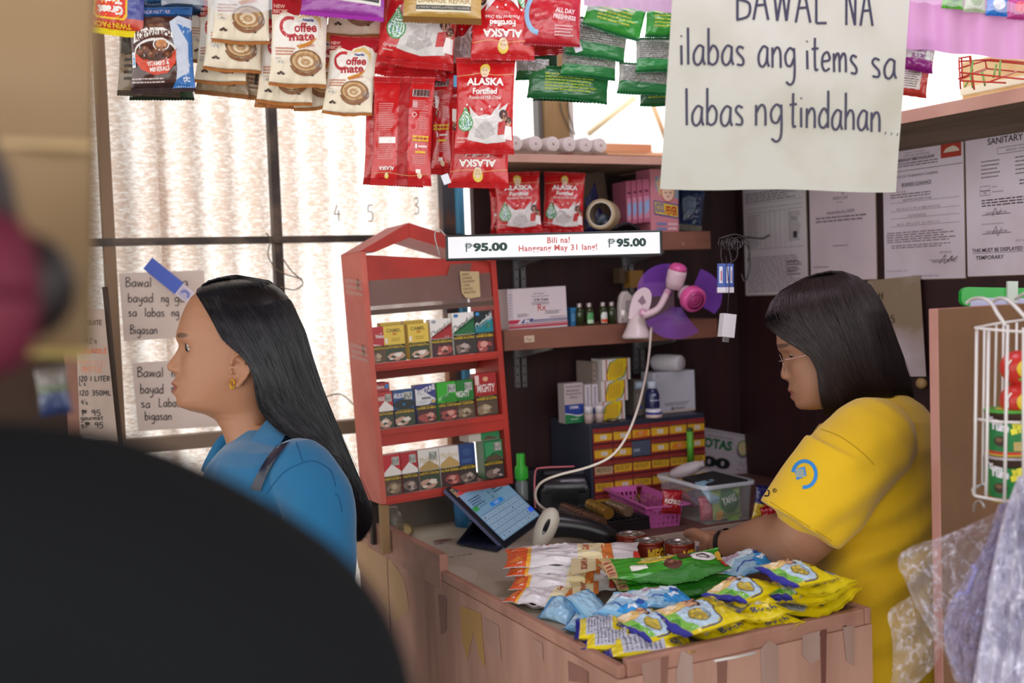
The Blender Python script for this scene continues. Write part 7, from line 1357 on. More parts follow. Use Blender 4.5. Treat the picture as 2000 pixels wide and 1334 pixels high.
gpp = pouch('green_chocolate_pack', .13, .06, .008, GRN_, gp(50*60/130), seed=121, edge=('#2f8a1e', '#4aa52c'), wave=.10, wr=1.5, sealh=.04)
gC = 'green chocolate drink packs stacked beside the coffee packs'
def lyg(src, bl, br, tl, label): lay(src, bl, br, tl, .13, .06, label, group=gC)
lyg(gpp, (1162, 1142, .056), (1404, 1116, .066), (1196, 1098, .072), 'topmost green chocolate drink pack with a white round emblem')
for a in (((1166, 1152, .046), (1360, 1124, .052), (1210, 1108, .056), 'green chocolate drink pack second from the top, mostly its edge showing'), ((1182, 1166, .036), (1432, 1142, .044), (1216, 1126, .046), 'green chocolate drink pack third from the top, reaching furthest right'), ((1190, 1178, .024), (1400, 1160, .030), (1226, 1140, .034), 'lowest green chocolate drink pack in the stack')):
    lyg(copytree(gpp), *a)
# coffee packs
def cfd(H): return [(ink('#dc5a26'), sh_rect(-50, -H, -34, H)), (ink('#efb13a'), sh_rect(-34, -H, -31, H)), (ink('#e8873a'), sh_poly([(-48, -H*.7), (-40, -H*.2), (-36, -H*.7)])), (ink('#eadcae'), sh_rect(4, -H, 26, H)), (ink('#d1742e'), sh_rect(22, -H, 30, H)), (ink('#b5502e'), T_('TWIN PACK', 9, -H*.75, 15, H*.75) if False else sh_greek(8, -H*.7, 13, H*.7, 1, seed=3)), (ink('#cfc9cf'), sh_poly([(-28, H*.2), (-10, H*.5), (0, H*.3), (-14, H*.0)])), (ink('#b9622e'), sh_ell(-12, H*.55, 10, H*.2)), (ink('#d9402e'), sh_poly([(44, -H*.9), (50, -H*.9), (50, -H*.1), (46, -H*.3)]))]
cfp = pouch('coffee_twin_pack', .15, .085, .012, [(0, 1, '#e3dfe4')], cfd(50*85/150), seed=131, edge=('#d9d4d6', '#d9d4d6'), wave=.03, wr=1.6, sealh=.03)
tw_ = []
m = MB()
gT = 'white and orange coffee packs stacked at the back of the heap'
def lyc(src, bl, br, tl, label): lay(src, bl, br, tl, .15, .085, label, group=gT)
lyc(cfp, (966, 1112, .050), (1240, 1096, .058), (1002, 1074, .062), 'topmost white and orange coffee pack with a cream paper band')
for a in (((972, 1128, .036), (1204, 1118, .042), (1010, 1090, .046), 'white and orange coffee pack second from the top, its silver lining open'), ((980, 1154, .022), (1190, 1150, .026), (1020, 1112, .032), 'white and orange coffee pack third from the top with a cream band reading TWIN'), ((986, 1178, .013), (1150, 1190, .013), (1020, 1136, .016), 'lowest white and orange coffee pack slumping onto the counter')):
    lyc(copytree(cfp), *a)
# silver linings and printed bands as thin curved pieces on the two upper stacks
def band(x0, x1, yt0, yt1, yb0, yb1, z, dz, txt, label):
    m = MB(); 
    def fn(u, v):
        y = (yt0+(yt1-yt0)*u)+((yb0+(yb1-yb0)*u)-(yt0+(yt1-yt0)*u))*v; return onz(x0+(x1-x0)*u, y, ZC+z+dz*(1-v))+Vector((0, 0, .0))
    m.grid(M('#e9dcae', .35), fn, 6, 8); m.grid(M('#cf7430', .35), lambda u, v: fn(.82+.2*u, v)+Vector((0, -.0006, .0006)), 3, 8)
    for q in [sh_text(txt, -.5, -.5, .5, .5, bold=.03)]:
        m.dec(ink('#a8432c'), q, S=lambda x, y, z_: fn(.42-y*.22, .5+x*.8)+Vector((0, -.0008, .0008)), L=.2)
    m.obj('paper_band', label=label, cat='band')
band(1116, 1174, 1074, 1068, 1122, 1112, .056, .012, 'TWIN PACK', 'cream and orange paper band around the top coffee pack'); band(1118, 1168, 1130, 1126, 1166, 1160, .030, .004, 'TWIN', 'cream paper band around the lower coffee pack, behind the blue pouch')
m = MB(); R_ = random.Random(8)
def rag(u, v): return onz(1596+58*u, 1190+34*v, ZC+.002)+Vector((0, 0, .022*math.sin(PI*u)*math.sin(PI*v)*(1+.6*noise.noise(Vector((u*5, v*5, 1))))+.004*noise.noise(Vector((u*14, v*14, 3)))))
m.grid(M('#17171b', .8), rag, 24, 18); m.obj('dark_cloth', label='dark crumpled cloth in the right corner of the counter behind the yellow pouches', cat='cloth')
# ================================================================= wooden panel with wire rack, right foreground
YP = 1.20
a = ony(1812, 1050, YP); b = ony(1836, 603, YP); c = ony(1990, 588, YP)
xp = ony(1836, 900, YP).x; zp = b.z
WDP = M('#8a6548', .65, bump=(14, .3, (1, 1, .4)), var=('#6b4c36', 5, (1, 1, .5), .35, .7)); PKE = M('#b98479', .6, bump=(20, .25), var=('#a87468', 8, (1, 1, 1), .4, .65))
m = MB(); m.box(WDP, xp, YP, 0, xp+.42, YP+.018, zp); m.mi[5] = m.mat(PKE); m.mi[1] = m.mat(PKE)
m.obj('plywood_partition', label='brown plywood partition with a pink painted edge at the right of the picture', cat='partition', bevel=.0015)
p = ony(1809, 750, 1.5); m = MB(); m.lathe(M('#b5925f', .6), [(.004, 0), (.011, .004), (.012, .012), (.008, .018)], 16, T=Matrix.Translation(onx(1806, 748, WR-.001)) @ Matrix.Rotation(-PI/2, 4, 'Y')); m.obj('wooden_peg', label='small round wooden peg behind the partition beside the yellow shirt', cat='peg')
m = MB(); GP = M('#1fa53a', .3, alpha=.92)
pg = [(1876, 570), (1900, 567), (2010, 575)]
DG_ = 1.78; m.slab(GP, (rrect(-.004, -.012, .115, .018, .010), []), -.006, .006, T=camM(1880, 583, DG_, -1)); m.slab(M('#b9b9d9', .4), (rrect(.008, -.016, .10, .004, .006), []), .0, .0075, T=camM(1882, 586, DG_, -1)); m.box(M('#c9d4c9', .3, alpha=.8), .066, -.006, .006, .082, .028, .012, T=camM(1880, 583, DG_, -1))
m.obj('green_tray', label='bright green plastic case with a clear clip behind the top of the wooden panel', cat='case')
DR = 1.50
RK = empty('wire_rack', P(1960, 800, DR), 'white coated wire rack hanging on the wooden panel with snack tubs in it', 'rack'); RKI = Matrix.Translation(-P(1960, 800, DR)); WW = M('#d9d4d2', .35)
def rw(pts, r_=.0019, nm='wire', spl=0): m = MB(); m.tube(WW, [P(*q) for q in pts], r_, 7, spl=spl); return m.obj(nm, RK, T=RKI)
rw([(2020, 622, DR+.06), (1946, 632, DR+.06), (1905, 640, DR+.045), (1906, 641, DR-.01), (1950, 645, DR-.035), (2030, 650, DR-.035)], nm='top_rail'); rw([(1903, 818, DR-.0), (1950, 824, DR-.03), (2030, 826, DR-.03)], nm='middle_rail')
rw([(1900, 954, DR+.045), (1902, 965, DR), (1912, 970, DR-.02), (1960, 978, DR-.03), (2030, 986, DR-.03)], nm='bottom_rail', spl=3); rw([(1920, 944, DR+.02), (1965, 950, DR+.0), (2030, 956, DR+.0)], nm='bottom_rail'); rw([(1902, 955, DR+.05), (1914, 948, DR+.06), (1960, 946, DR+.06)], nm='bottom_rail')
for x0, y0, x1, y1, dz in ((1908, 641, 1903, 968, -.005), (1931, 642, 1926, 970, -.02), (1968, 634, 1962, 978, -.035), (1999, 640, 1999, 984, -.035), (1923, 640, 1919, 945, .02), (1946, 634, 1941, 948, .06), (1960, 632, 1956, 948, .055), (1986, 630, 1982, 950, .055)): rw([(x0, y0, DR+dz), (x1, y1, DR+dz)], .0021 if dz < 0 else .0017)
rw([(1888, 592, DR+.12), (1900, 584, DR+.10), (1920, 583, DR+.03), (1936, 592, DR+.0), (1948, 612, DR-.03), (1964, 636, DR-.035)], .0024, 'hook', 5); rw([(1938, 590, DR+.06), (1950, 583, DR+.04), (1968, 586, DR), (1990, 606, DR-.03), (2010, 630, DR-.035)], .0026, 'hook', 5)
rw([(1984, 584, DR+.06), (2000, 574, DR+.03), (2020, 572, DR)], .0022, 'hook', 4)
m = MB(); m.tube(M('#b9b4b2', .3, metal=.6), [P(1902, 1000, DR+.02), P(1904, 984, DR+.01), P(1912, 978, DR), P(1920, 984, DR-.01), P(1922, 992, DR-.01)], .0018, 6, spl=4); m.obj('metal_hook', label='small metal hook under the white rack holding the plastic bags', cat='hook')
# tubs and eggs
ut = DR/FPX
def tubo(px_, pyb, D, lb, top):
    s = D/FPX; r_ = 46*s; h_ = 86*s; m = MB(); GT = M('#1d7a3c', .35)
    m.lathe(M('#3a2418', .4), [(r_*.9, h_*.80), (r_*.97, h_*.98)], 36, cap=False); m.lathe(GT, [(r_*.86, h_*.10), (r_*.96, h_*.80)], 36, cap=False); m.lathe(M('#c23a2a', .4), [(r_*.84, h_*.03), (r_*.86, h_*.10)], 36, cap=False); m.lathe(M('#d9c02c', .4), [(r_*.83, 0), (r_*.84, h_*.03)], 36)
    def cy_(x, y, z): a = -PI/2-.05+x/r_; return ((r_*(.86+.1*y/h_)+.0006+z)*math.cos(a), (r_*(.86+.1*y/h_)+.0006+z)*math.sin(a), y)
    for i, (mt, sh_) in enumerate([(ink('#e9e6f0'), T2('Yum', -.040, .034, -.012, .046, rot=-8, bold=.06)), (ink('#e9e6f0'), T2('Yum', -.044, .043, -.02, .052, rot=-8, bold=.06)), (ink('#e9e03a'), T2('MINI', -.008, .040, .014, .048, rot=14, bold=.09)), (ink('#e9e03a'), T2('BITES', -.010, .032, .016, .040, rot=14, bold=.09)),
        (ink('#3a2a1c'), sh_ell(-.024, .020, .010, .007)), (ink('#7a5a3a'), sh_ell(-.026, .022, .005, .003)), (ink('#f0d0a5'), sh_ell(.018, .022, .008, .008)), (ink('#d94a3a'), sh_poly([(.010, .030), (.028, .034), (.028, .030), (.012, .026)])), (ink('#f1f0ee'), sh_poly([(.010, .006), (.012, .015), (.026, .016), (.028, .006)])), (ink('#c23a2a'), sh_poly([(.020, .006), (.016, .015), (.024, .014)])), (ink('#e9c07a'), sh_greek(-.006, .008, .008, .020, 4, t=.7, seed=3))]):
        m.dec(mt, sh_, S=cy_, z=.0001*i, L=.006)
    T = Matrix.Translation(P(px_, pyb, D)) @ Matrix.Rotation(-YAW, 4, 'Z'); o = m.obj('snack_tub', T=T, label=lb, cat='tub', group='green snack tubs in the wire rack')
    l_ = MB(); l_.lathe(M('#4aa53a' if top else '#b9b4bc', .3, metal=0 if top else .6), [(r_*.97, h_*.97), (r_*1.02, h_*.98), (r_*1.02, h_*1.02), (r_*.95, h_*1.03)], 36)
    if top: l_.dec(ink('#d9d43a'), sh_ell(0, 0, r_*.55, r_*.5), z=h_*1.032)
    l_.obj('lid', o)
tubo(1972, 976, DR+.012, 'lower green snack tub reading Yum Mini Bites in the wire rack', 0); tubo(1972, 886, DR+.012, 'upper green snack tub with a green foil lid in the wire rack', 1)
for py, lb in ((718, 'upper'), (782, 'lower')):
    m = MB(); r_ = 34*ut; m.lathe(M('#c9342c', .3), [(r_*math.sin(k*PI/14)*.98, -r_*1.0*math.cos(k*PI/14)) for k in range(0, 15)], 28, cap=False)
    def eg(x, y, z): t = max(.0001, r_*r_*1.0-x*x-y*y); return (x, -math.sqrt(t)-.0004-z, y)
    m.dec(ink('#e3c01f'), sh_ell(.004, 0, .015, .013), S=eg, z=.0006, L=.003); m.dec(ink('#b5281f'), sh_ell(.010, .001, .007, .006), S=eg, z=.0011, L=.003); m.dec(ink('#e9e4e0'), sh_line([(-.019, -.008), (-.0195, .004), (-.015, .012)], .0015), S=eg, z=.0012, L=.003); m.dec(ink('#7ab53a'), sh_ell(.002, -.014, .010, .003), S=eg, z=.0012, L=.003)
    m.obj('candy_egg', T=Matrix.Translation(P(1988, py, DR+.005)) @ Matrix.Rotation(-YAW, 4, 'Z'), label=lb+' red and yellow wrapped candy egg in the wire rack', cat='candy egg', group='candy eggs in the wire rack')
# plastic bags hanging
def bagmat(c, a, st_=.9):
    m = M(c, .14, alpha=a, bump=(45, st_), spec=1.0); nt = m.node_tree
    if len(nt.nodes) < 9 or not nt.nodes['Principled BSDF'].inputs['Alpha'].is_linked:
        L = nt.links.new; tc = nt.nodes.new('ShaderNodeTexCoord'); n = nt.nodes.new('ShaderNodeTexNoise'); n.inputs['Scale'].default_value = 26; n.inputs['Detail'].default_value = 3
        s = nt.nodes.new('ShaderNodeMath'); s.operation = 'SUBTRACT'; s.inputs[1].default_value = .5; b = nt.nodes.new('ShaderNodeMath'); b.operation = 'ABSOLUTE'; r = nt.nodes.new('ShaderNodeMapRange')
        r.inputs[1].default_value = .0; r.inputs[2].default_value = .035; r.inputs[3].default_value = min(1, a+.45); r.inputs[4].default_value = a
        L(tc.outputs['Object'], n.inputs[0]); L(n.outputs[0], s.inputs[0]); L(s.outputs[0], b.inputs[0]); L(b.outputs[0], r.inputs[0]); L(r.outputs[0], nt.nodes['Principled BSDF'].inputs['Alpha'])
    return m
JR = random.Random(77)
def bag(name, outline_l, outline_r, D, mat, lb, seed, amp=.02, n=40):
    """sheet between a left and right polyline hanging from the hook, front and back layers"""
    L_ = smooth(outline_l, 6); R__ = smooth(outline_r, 6); m = MB()
    def at(pl, t): k = t*(len(pl)-1); i = min(int(k), len(pl)-2); f_ = k-i; return pl[i][0]*(1-f_)+pl[i+1][0]*f_, pl[i][1]*(1-f_)+pl[i+1][1]*f_
    for sg in (1, -1):
        def fn(u, v):
            l, r_ = at(L_, v), at(R__, v); e = math.sin(PI*u)**.6
            q = Vector((u*5, v*4, seed)); rid = (1-abs(noise.noise(q*1.1))*2.4)*.5+(1-abs(noise.noise(q*2.6+Vector((3, 1, 0))))*2.4)*.30+(1-abs(noise.noise(q*6+Vector((0, 9, 0))))*2.4)*.13
            return P(l[0]+(r_[0]-l[0])*u, l[1]+(r_[1]-l[1])*u, D-sg*e*amp*(.4+rid*1.5)-.3*amp*rid+JR.uniform(-1, 1)*.0016)
        m.grid(mat, fn, n, int(n*1.4), sm=False)
    return m.obj(name, label=lb, cat='plastic bag')
bag('clear_plastic_bag', [(1945, 1000), (1860, 1040), (1758, 1082), (1775, 1150), (1815, 1230), (1850, 1290), (1870, 1350)], [(1990, 990), (1960, 1040), (1940, 1090), (1930, 1160), (1930, 1230), (1930, 1290), (1935, 1350)], 1.42, bagmat('#f2eefa', .10, .9), 'crinkled clear plastic bag hanging from the rack hook, upper left of the bags', 1, .024)
bag('clear_plastic_bag', [(1785, 1160), (1736, 1195), (1742, 1240), (1744, 1300), (1738, 1340)], [(1800, 1165), (1830, 1210), (1840, 1250), (1825, 1300), (1780, 1345)], 1.47, bagmat('#f2eaea', .12, .9), 'small crumpled clear plastic bag over the yellow shirt at lower right', 2, .014, 24)
bag('white_plastic_bag', [(1950, 985), (1925, 1060), (1890, 1120), (1850, 1190), (1845, 1260), (1880, 1350)], [(1995, 970), (1985, 1060), (1960, 1140), (1940, 1220), (1930, 1290), (1925, 1360)], 1.40, bagmat('#c8c4e6', .40, .5), 'lavender white plastic bag hanging between the clear bag and the front white one', 3, .02)
bag('white_plastic_bag', [(1988, 930), (1960, 1010), (1935, 1120), (1918, 1230), (1895, 1360)], [(2060, 930), (2070, 1040), (2080, 1150), (2090, 1250), (2100, 1360)], 1.36, bagmat('#e2e0f4', .66, .5), 'large white plastic bag hanging nearest at the right edge', 4, .025)
for pts, lb in (([(1868, 1166), (1874, 1158), (1888, 1158), (1900, 1126), (1906, 1112), (1898, 1104)], 'pale lilac looped handle inside the clear bag'), ([(1950, 1116), (1944, 1130), (1942, 1150)], 'short blue lilac strip between the white bags')):
    m = MB(); m.tube(M('#a5a0dc', .4), [P(x, y, 1.385) for x, y in pts], .0022, 6, spl=4); m.obj('loop_handle', bpy.data.objects['white_plastic_bag'])
# red wire basket on top shelf over certificates, with green ties
RW = M('#c23a2c', .4); m = MB()
def RB_(x, y, d): return P(x, y, d)
A0 = 2.05
for pts in ([(1876, 120, A0), (1932, 116, A0+.12), (2030, 124, A0+.1)], [(1872, 134, A0), (1925, 118, A0+.12), (2030, 128, A0+.1)], [(1872, 154, A0), (1926, 134, A0+.12), (2030, 144, A0+.1)], [(1876, 142, A0-.02), (1990, 154, A0-.08), (2040, 158, A0-.1)], [(1877, 158, A0-.02), (1965, 162, A0-.06)], [(1894, 112, A0), (1903, 175, A0-.02)], [(1896, 112, A0), (1899, 140, A0)], [(1873, 116, A0), (1876, 174, A0)], [(1878, 114, A0+.005), (1879, 152, A0)], [(1924, 116, A0+.12), (1927, 135, A0+.12)], [(1876, 155, A0-.02), (1925, 136, A0+.1)], [(1930, 161, A0-.05), (1985, 140, A0+.05)], [(1872, 114, A0), (1897, 110, A0)]):
    m.tube(RW, [RB_(*q) for q in pts], .0016, 5)
m.obj('red_wire_basket', label='red wire basket with green ties on the shelf over the certificates', cat='basket')
RBo = bpy.data.objects['red_wire_basket']
for pts in ([(1901, 118), (1896, 145), (1900, 172)], [(1918, 140), (1924, 168)], [(1946, 126), (1940, 152)], [(1954, 118), (1952, 150)], [(1890, 160), (1884, 170)]):
    m = MB(); m.tube(M('#7fb55a', .5), [P(x, y, A0-.01) for x, y in pts], .0018, 5, spl=3); m.obj('green_tie', RBo)
# ================================================================= left side: price list, notices, tape
def sheetw(name, pts, y, col, lb, cat, strokes, tk, crumple=.002, r_=.7):
    """paper by its four corners (tl,tr,br,bl) on the plane y"""
    tl, tr_, br, bl = [ony(x, yy, y) for x, yy in pts]; m = MB()
    f = lambda u, v: (tl*(1-u)+tr_*u)*(1-v)+(bl*(1-u)+br*u)*v
    wob = lambda u, v: Vector((0, -crumple*(noise.noise(Vector((u*4, v*4, 3)))+1), 0))
    m.grid(M(col, r_, transl=.35, bump=(20, .2)), lambda u, v: f(u, v)+wob(u, v), 16, 16)
    x0, y0 = pts[0]; 
    def S(px_, py_, z): p = ony(px_, py_, y); return p+Vector((0, -crumple*2.1-.0005, 0))
    for mt, s_ in strokes: m.dec(mt, s_, S=S)
    return m.obj(name, label=lb, cat=cat)
def hs(s, x0, x1, yb_, xh, t, col='#3a3236', seed=1, slope=0):
    out = []
    for v, f in handw(s, x0, x1, 0, xh, t, seed=seed): out.append((ink(col), ([(x, yb_-y+(x-x0)*slope) for x, y in v], f)))
    return out
YN = YL-.06
s_ = hs('Bawal', 244, 297, 560, 9.5, 1.9)+hs('mag', 325, 368, 558, 9, 1.9, seed=2)+hs('bayad', 249, 300, 590, 9.5, 1.9, seed=3)+hs('ng', 314, 330, 590, 9, 1.9, seed=4)+hs('gatas', 340, 390, 590, 9, 1.9, seed=5)+hs('sa', 250, 268, 618, 9, 1.9, seed=6)+hs('labas', 282, 322, 618, 9, 1.9, seed=7)+hs('ng', 334, 350, 618, 9, 1.9, seed=8)+hs('Bigasan', 253, 308, 652, 9, 1.9, seed=9)
sheetw('paper_notice', [(232, 534), (398, 528), (402, 655), (242, 667)], YN, '#d6c8c0', 'upper of two handwritten paper notices on the corrugated wall, under the blue tape', 'notice', s_, 2)
s_ = hs('Bawal', 267, 320, 736, 10, 1.9, seed=11)+hs('mag', 334, 370, 736, 10, 1.9, seed=12)+hs('bayad', 273, 320, 768, 10, 1.9, seed=13)+hs('ng', 334, 352, 766, 10, 1.9, seed=14)+hs('sa', 275, 294, 796, 9.5, 1.9, seed=15)+hs('Labas', 309, 353, 794, 9, 1.9, seed=16)+hs('bigasan', 282, 336, 820, 9, 1.9, seed=17)
sheetw('paper_notice', [(257, 709), (398, 700), (440, 832), (270, 842)], YN, '#dccfc8', 'lower of two handwritten paper notices on the corrugated wall, beside the woman\'s mouth', 'notice', s_, 2)
m = MB(); T = camM(322, 541, depth(ony(322, 541, YN-.02)), -39); u_ = depth(ony(322, 541, YN-.02))/FPX
m.box(M('#3a55b5', .5, bump=(20, .2)), -43*u_, -14*u_, -.001, 36*u_, 14*u_, .0006); m.box(M('#c9bcc6', .5), 36*u_, -13*u_, -.001, 66*u_, 13*u_, .0002)
m.dec(ink('#6a6fb5'), sh_ring(52*u_, -2*u_, 10*u_, 9*u_, 5*u_, -PI*.1, PI*1.1, 12), z=.0006); m.dec(ink('#8a8fc0'), sh_greek(40*u_, -10*u_, 62*u_, 8*u_, 4), z=.0005)
m.obj('blue_tape_strip', T=T, label='blue card strip stuck diagonally over the upper notice', cat='tape')
YQ = 2.30
s_ = hs('R QUITE', 158, 200, 634, 4.5, 1.7, '#5a4038', 1)+hs('E', 150, 160, 671, 5, 1.5, '#c9805a')+hs(")12's", 164, 190, 670, 5, 1.6, '#4a4038', 2)+hs('5(BUNDLE', 152, 210, 690, 5, 1.8, '#d9764a', 3)+hs('O(BUNDLE', 152, 208, 712, 4.5, 1.3, '#dba58a', 4)+hs('/BOTTLE', 158, 200, 726, 5, 1.5, '#dd9068', 5)+hs('120 1 LITER', 154, 215, 744, 5, 1.8, '#2f2a2a', 6)+hs("L's", 154, 168, 753, 4.5, 1.6, '#2f2a2a', 7)+hs('120 350ML', 155, 218, 772, 5, 1.8, '#2f2a2a', 8)+hs("4's", 158, 172, 790, 5, 1.6, '#2f2a2a', 9)+hs('₱ 95', 159, 198, 812, 6, 1.9, '#2f2a2a', 10)+hs('gourmet', 157, 202, 820, 5, 1.5, '#2f2a2a', 11)+hs('s₱ 95', 158, 203, 836, 6, 1.9, '#2f2a2a', 12)
sheetw('price_list', [(146, 600), (203, 604), (230, 864), (156, 850)], YQ, '#cdb9ab', 'long handwritten paper price list at the far left beside the corrugated wall', 'price list', s_, 2, .001)
m = MB(); x0 = ony(142, 700, YQ+.01); m.box(M('#8a6050', .7, bump=(20, .3)), x0.x-.014, YQ, .3, x0.x+.006, YQ+.03, 1.55); m.obj('wooden_post', label='slim brown wooden post left of the handwritten price list', cat='post')
m = MB(); x1 = ony(232, 700, YQ+.02); m.tube(M('#4a3d33', .7), [ony(205, 560, YQ+.03), ony(238, 900, YQ+.03)], .006, 6); m.obj('wooden_post', label='dark thin batten right of the handwritten price list', cat='post')
m = MB(); x0 = ony(-60, 500, 2.5); m.box(M('#3d2c20', .85), x0.x-.5, 2.48, 0, ony(140, 500, 2.48).x, 2.5, 2.6); m.obj('brown_board', label='dark brown board behind the hanging packs at the far left', cat='board')
o = pouch('snack_pouch', .045, .075, .006, [(0, .45, '#2a3a66'), (.45, .6, '#3f4f26'), (.6, 1, '#6d645e')], [(ink('#3a3436'), sh_ell(25, 40, 3, 4)), (ink('#3a3436'), sh_ell(27, 25, 3, 4)), (ink('#3a3436'), sh_ell(29, 10, 3, 4))], seed=141); o.matrix_world = scl(camM(104, 762, .95, 8), .62, .55, 1); tag(o, 'blurry grey green and blue pouch hanging at the far left under the brown strip', 'pouch')
# blurred brown hanging board very near the lens
DB = .62
m = MB(); TANB = M('#8f7350', .6, bump=(6, .5), var=('#75603f', 4, (1, 1, .4), .3, .7))
def bp_(u, v):
    x = -260+(186-12*v+260)*u; y = -140+(680+140)*v; return P(x, y, DB+.004*math.sin(u*9)+.003*math.sin(v*14))
m.grid(TANB, bp_, 20, 30); m.grid(TANB, lambda u, v: bp_(u, v)+_F*.006, 20, 30)
m.obj('brown_paper_sheet', label='out of focus tan sheet hanging close at the upper left edge', cat='sheet')
BS = bpy.data.objects['brown_paper_sheet']; m = MB(); m.grid(M('#b5a05c', .5), lambda u, v: P(-260+430*u, 678+18*v+3*u, DB-.001), 10, 2); m.obj('yellow_tape', BS, label='yellowish tape along its lower edge')
m = MB(); m.grid(M('#b89b6c', .5), lambda u, v: P(-260+440*u, 262+14*v+16*u, DB-.002), 10, 2); m.obj('tape', BS)
# ================================================================= people
def remesh(m, name, vox, mat, smooth_it=3, disp=None, keepfn=None):
    me = m.mesh('tmp'); o = bpy.data.objects.new('tmp', me); COL.objects.link(o)
    r = o.modifiers.new('r', 'REMESH'); r.mode = 'VOXEL'; r.voxel_size = vox; r.use_smooth_shade = True
    s = o.modifiers.new('s', 'SMOOTH'); s.iterations = smooth_it; s.factor = .5
    bpy.context.view_layer.update(); dg = bpy.context.evaluated_depsgraph_get()
    out = bpy.data.meshes.new_from_object(o.evaluated_get(dg)); out.name = name; bpy.data.objects.remove(o)
    if disp:
        ns = [v.normal.copy() for v in out.vertices]
        for v, n in zip(out.vertices, ns): v.co += n*disp(v.co)
    out.materials.clear(); out.materials.append(mat)
    for p in out.polygons: p.use_smooth = True; p.material_index = 0
    return out
SKM = M('#888888')
def limb(m, pts, n=20):
    """tapered limb through (Vector, radius); ends rounded"""
    P_ = [Vector(p) for p, _ in pts]; R_ = [r for _, r in pts]; pp = []; rr = []
    ps = smooth([tuple(p) for p in P_], 5); rs = smooth([(r, 0, 0) for r in R_], 5)
    ps = [Vector(p) for p in ps]; rs = [r[0] for r in rs]
    d0 = (ps[0]-ps[1]).normalized(); d1 = (ps[-1]-ps[-2]).normalized()
    for t in (1, .92, .75, .45): pp.append(ps[0]+d0*rs[0]*t); rr.append(rs[0]*math.sqrt(max(0.0004, 1-t*t)))
    pp += ps; rr += rs
    for t in (.45, .75, .92, 1): pp.append(ps[-1]+d1*rs[-1]*t); rr.append(rs[-1]*math.sqrt(max(.0004, 1-t*t)))
    m.tube(SKM, pp, rr, n)
def loft(m, rings, n=32):
    v = []; f = []
    for c, a, b in rings:
        for k in range(n): t = 2*PI*k/n; v.append(Vector(c)+Vector(a)*math.cos(t)+Vector(b)*math.sin(t))
    for j in range(len(rings)-1):
        for k in range(n): f.append((j*n+k, j*n+(k+1) % n, (j+1)*n+(k+1) % n, (j+1)*n+k))
    f.append(tuple(range(n))[::-1]); f.append(tuple((len(rings)-1)*n+k for k in range(n))); m.add(v, f, SKM)
def hand_(m, w, d, side, s=1.0):
    """palm and five fingers growing from wrist w in direction d; side = towards the thumb"""
    d = d.normalized(); side = (side-d*side.dot(d)).normalized(); dn = d.cross(side).normalized()
    if dn.z > 0: dn = -dn
    loft(m, [(w-d*.01*s, side*.022*s, dn*.016*s), (w+d*.03*s, side*.034*s, dn*.014*s), (w+d*.075*s, side*.040*s, dn*.012*s), (w+d*.088*s, side*.036*s, dn*.009*s)], 20)
    for k, (o_, L_) in enumerate(((.029, .070), (.010, .078), (-.010, .073), (-.029, .056))):
        b = w+d*.078*s+side*o_*s
        limb(m, [(b, .0092*s), (b+d*L_*.45*s+dn*.006*s, .0084*s), (b+d*L_*.75*s+dn*.016*s, .0076*s), (b+d*L_*.92*s+dn*.028*s, .0066*s)], 12)
    b = w+d*.022*s+side*.026*s; limb(m, [(b, .013*s), (b+d*.028*s+side*.020*s+dn*.004*s, .0108*s), (b+d*.055*s+side*.026*s+dn*.012*s, .0088*s)], 12)
# --- head: rings by height; side profile from the picture (x forward, in px), z half width
PROF = [  # y, front x (face outline), back x, half width (px, x positive = forward)
 (548, -70, -88, 3), (551, -46, -114, 20), (556, -24, -134, 34), (566, 2, -152, 48), (580, 18, -166, 60), (600, 30, -177, 70), (625, 40, -184, 77), (646, 45, -186, 80), (660, 44, -185, 81), (677, 40, -182, 80), (692, 38, -178, 79),
 (707, 37, -172, 78), (723, 38, -165, 76), (738, 40, -157, 73), (756, 41, -149, 68), (772, 42, -143, 63), (785, 43, -139, 58), (795, 36, -137, 54), (803, 18, -136, 50), (809, -8, -136, 47), (820, -30, -137, 47), (840, -42, -138, 48), (870, -52, -142, 50), (900, -60, -150, 54)]
DET = [  # y, extra forward (profile minus base), lateral sigma(px)
 (640, 0, 30), (655, 3, 34), (662, 4, 30), (672, 1.5, 16), (679, 3, 10), (688, 10, 8), (697, 17, 8.5), (706, 25, 9.5), (713, 29, 11.5), (718, 29, 13), (723, 25, 14.5), (728, 14, 14), (733, 8, 13), (741, 10, 15), (746, 16, 18), (751, 17, 19), (755, 9, 20), (758, 9, 20), (763, 15, 18), (769, 13, 16), (775, 5, 18), (782, 4, 22), (789, 6, 24), (795, 6, 24), (801, 2, 24), (809, 0, 24)]
def interp(tab, y, c):
    if y <= tab[0][0]: return tab[0][c]
    for a, b in zip(tab, tab[1:]):
        if y <= b[0]:
            t = (y-a[0])/(b[0]-a[0]); return a[c]*(1-t)+b[c]*t
    return tab[-1][c]
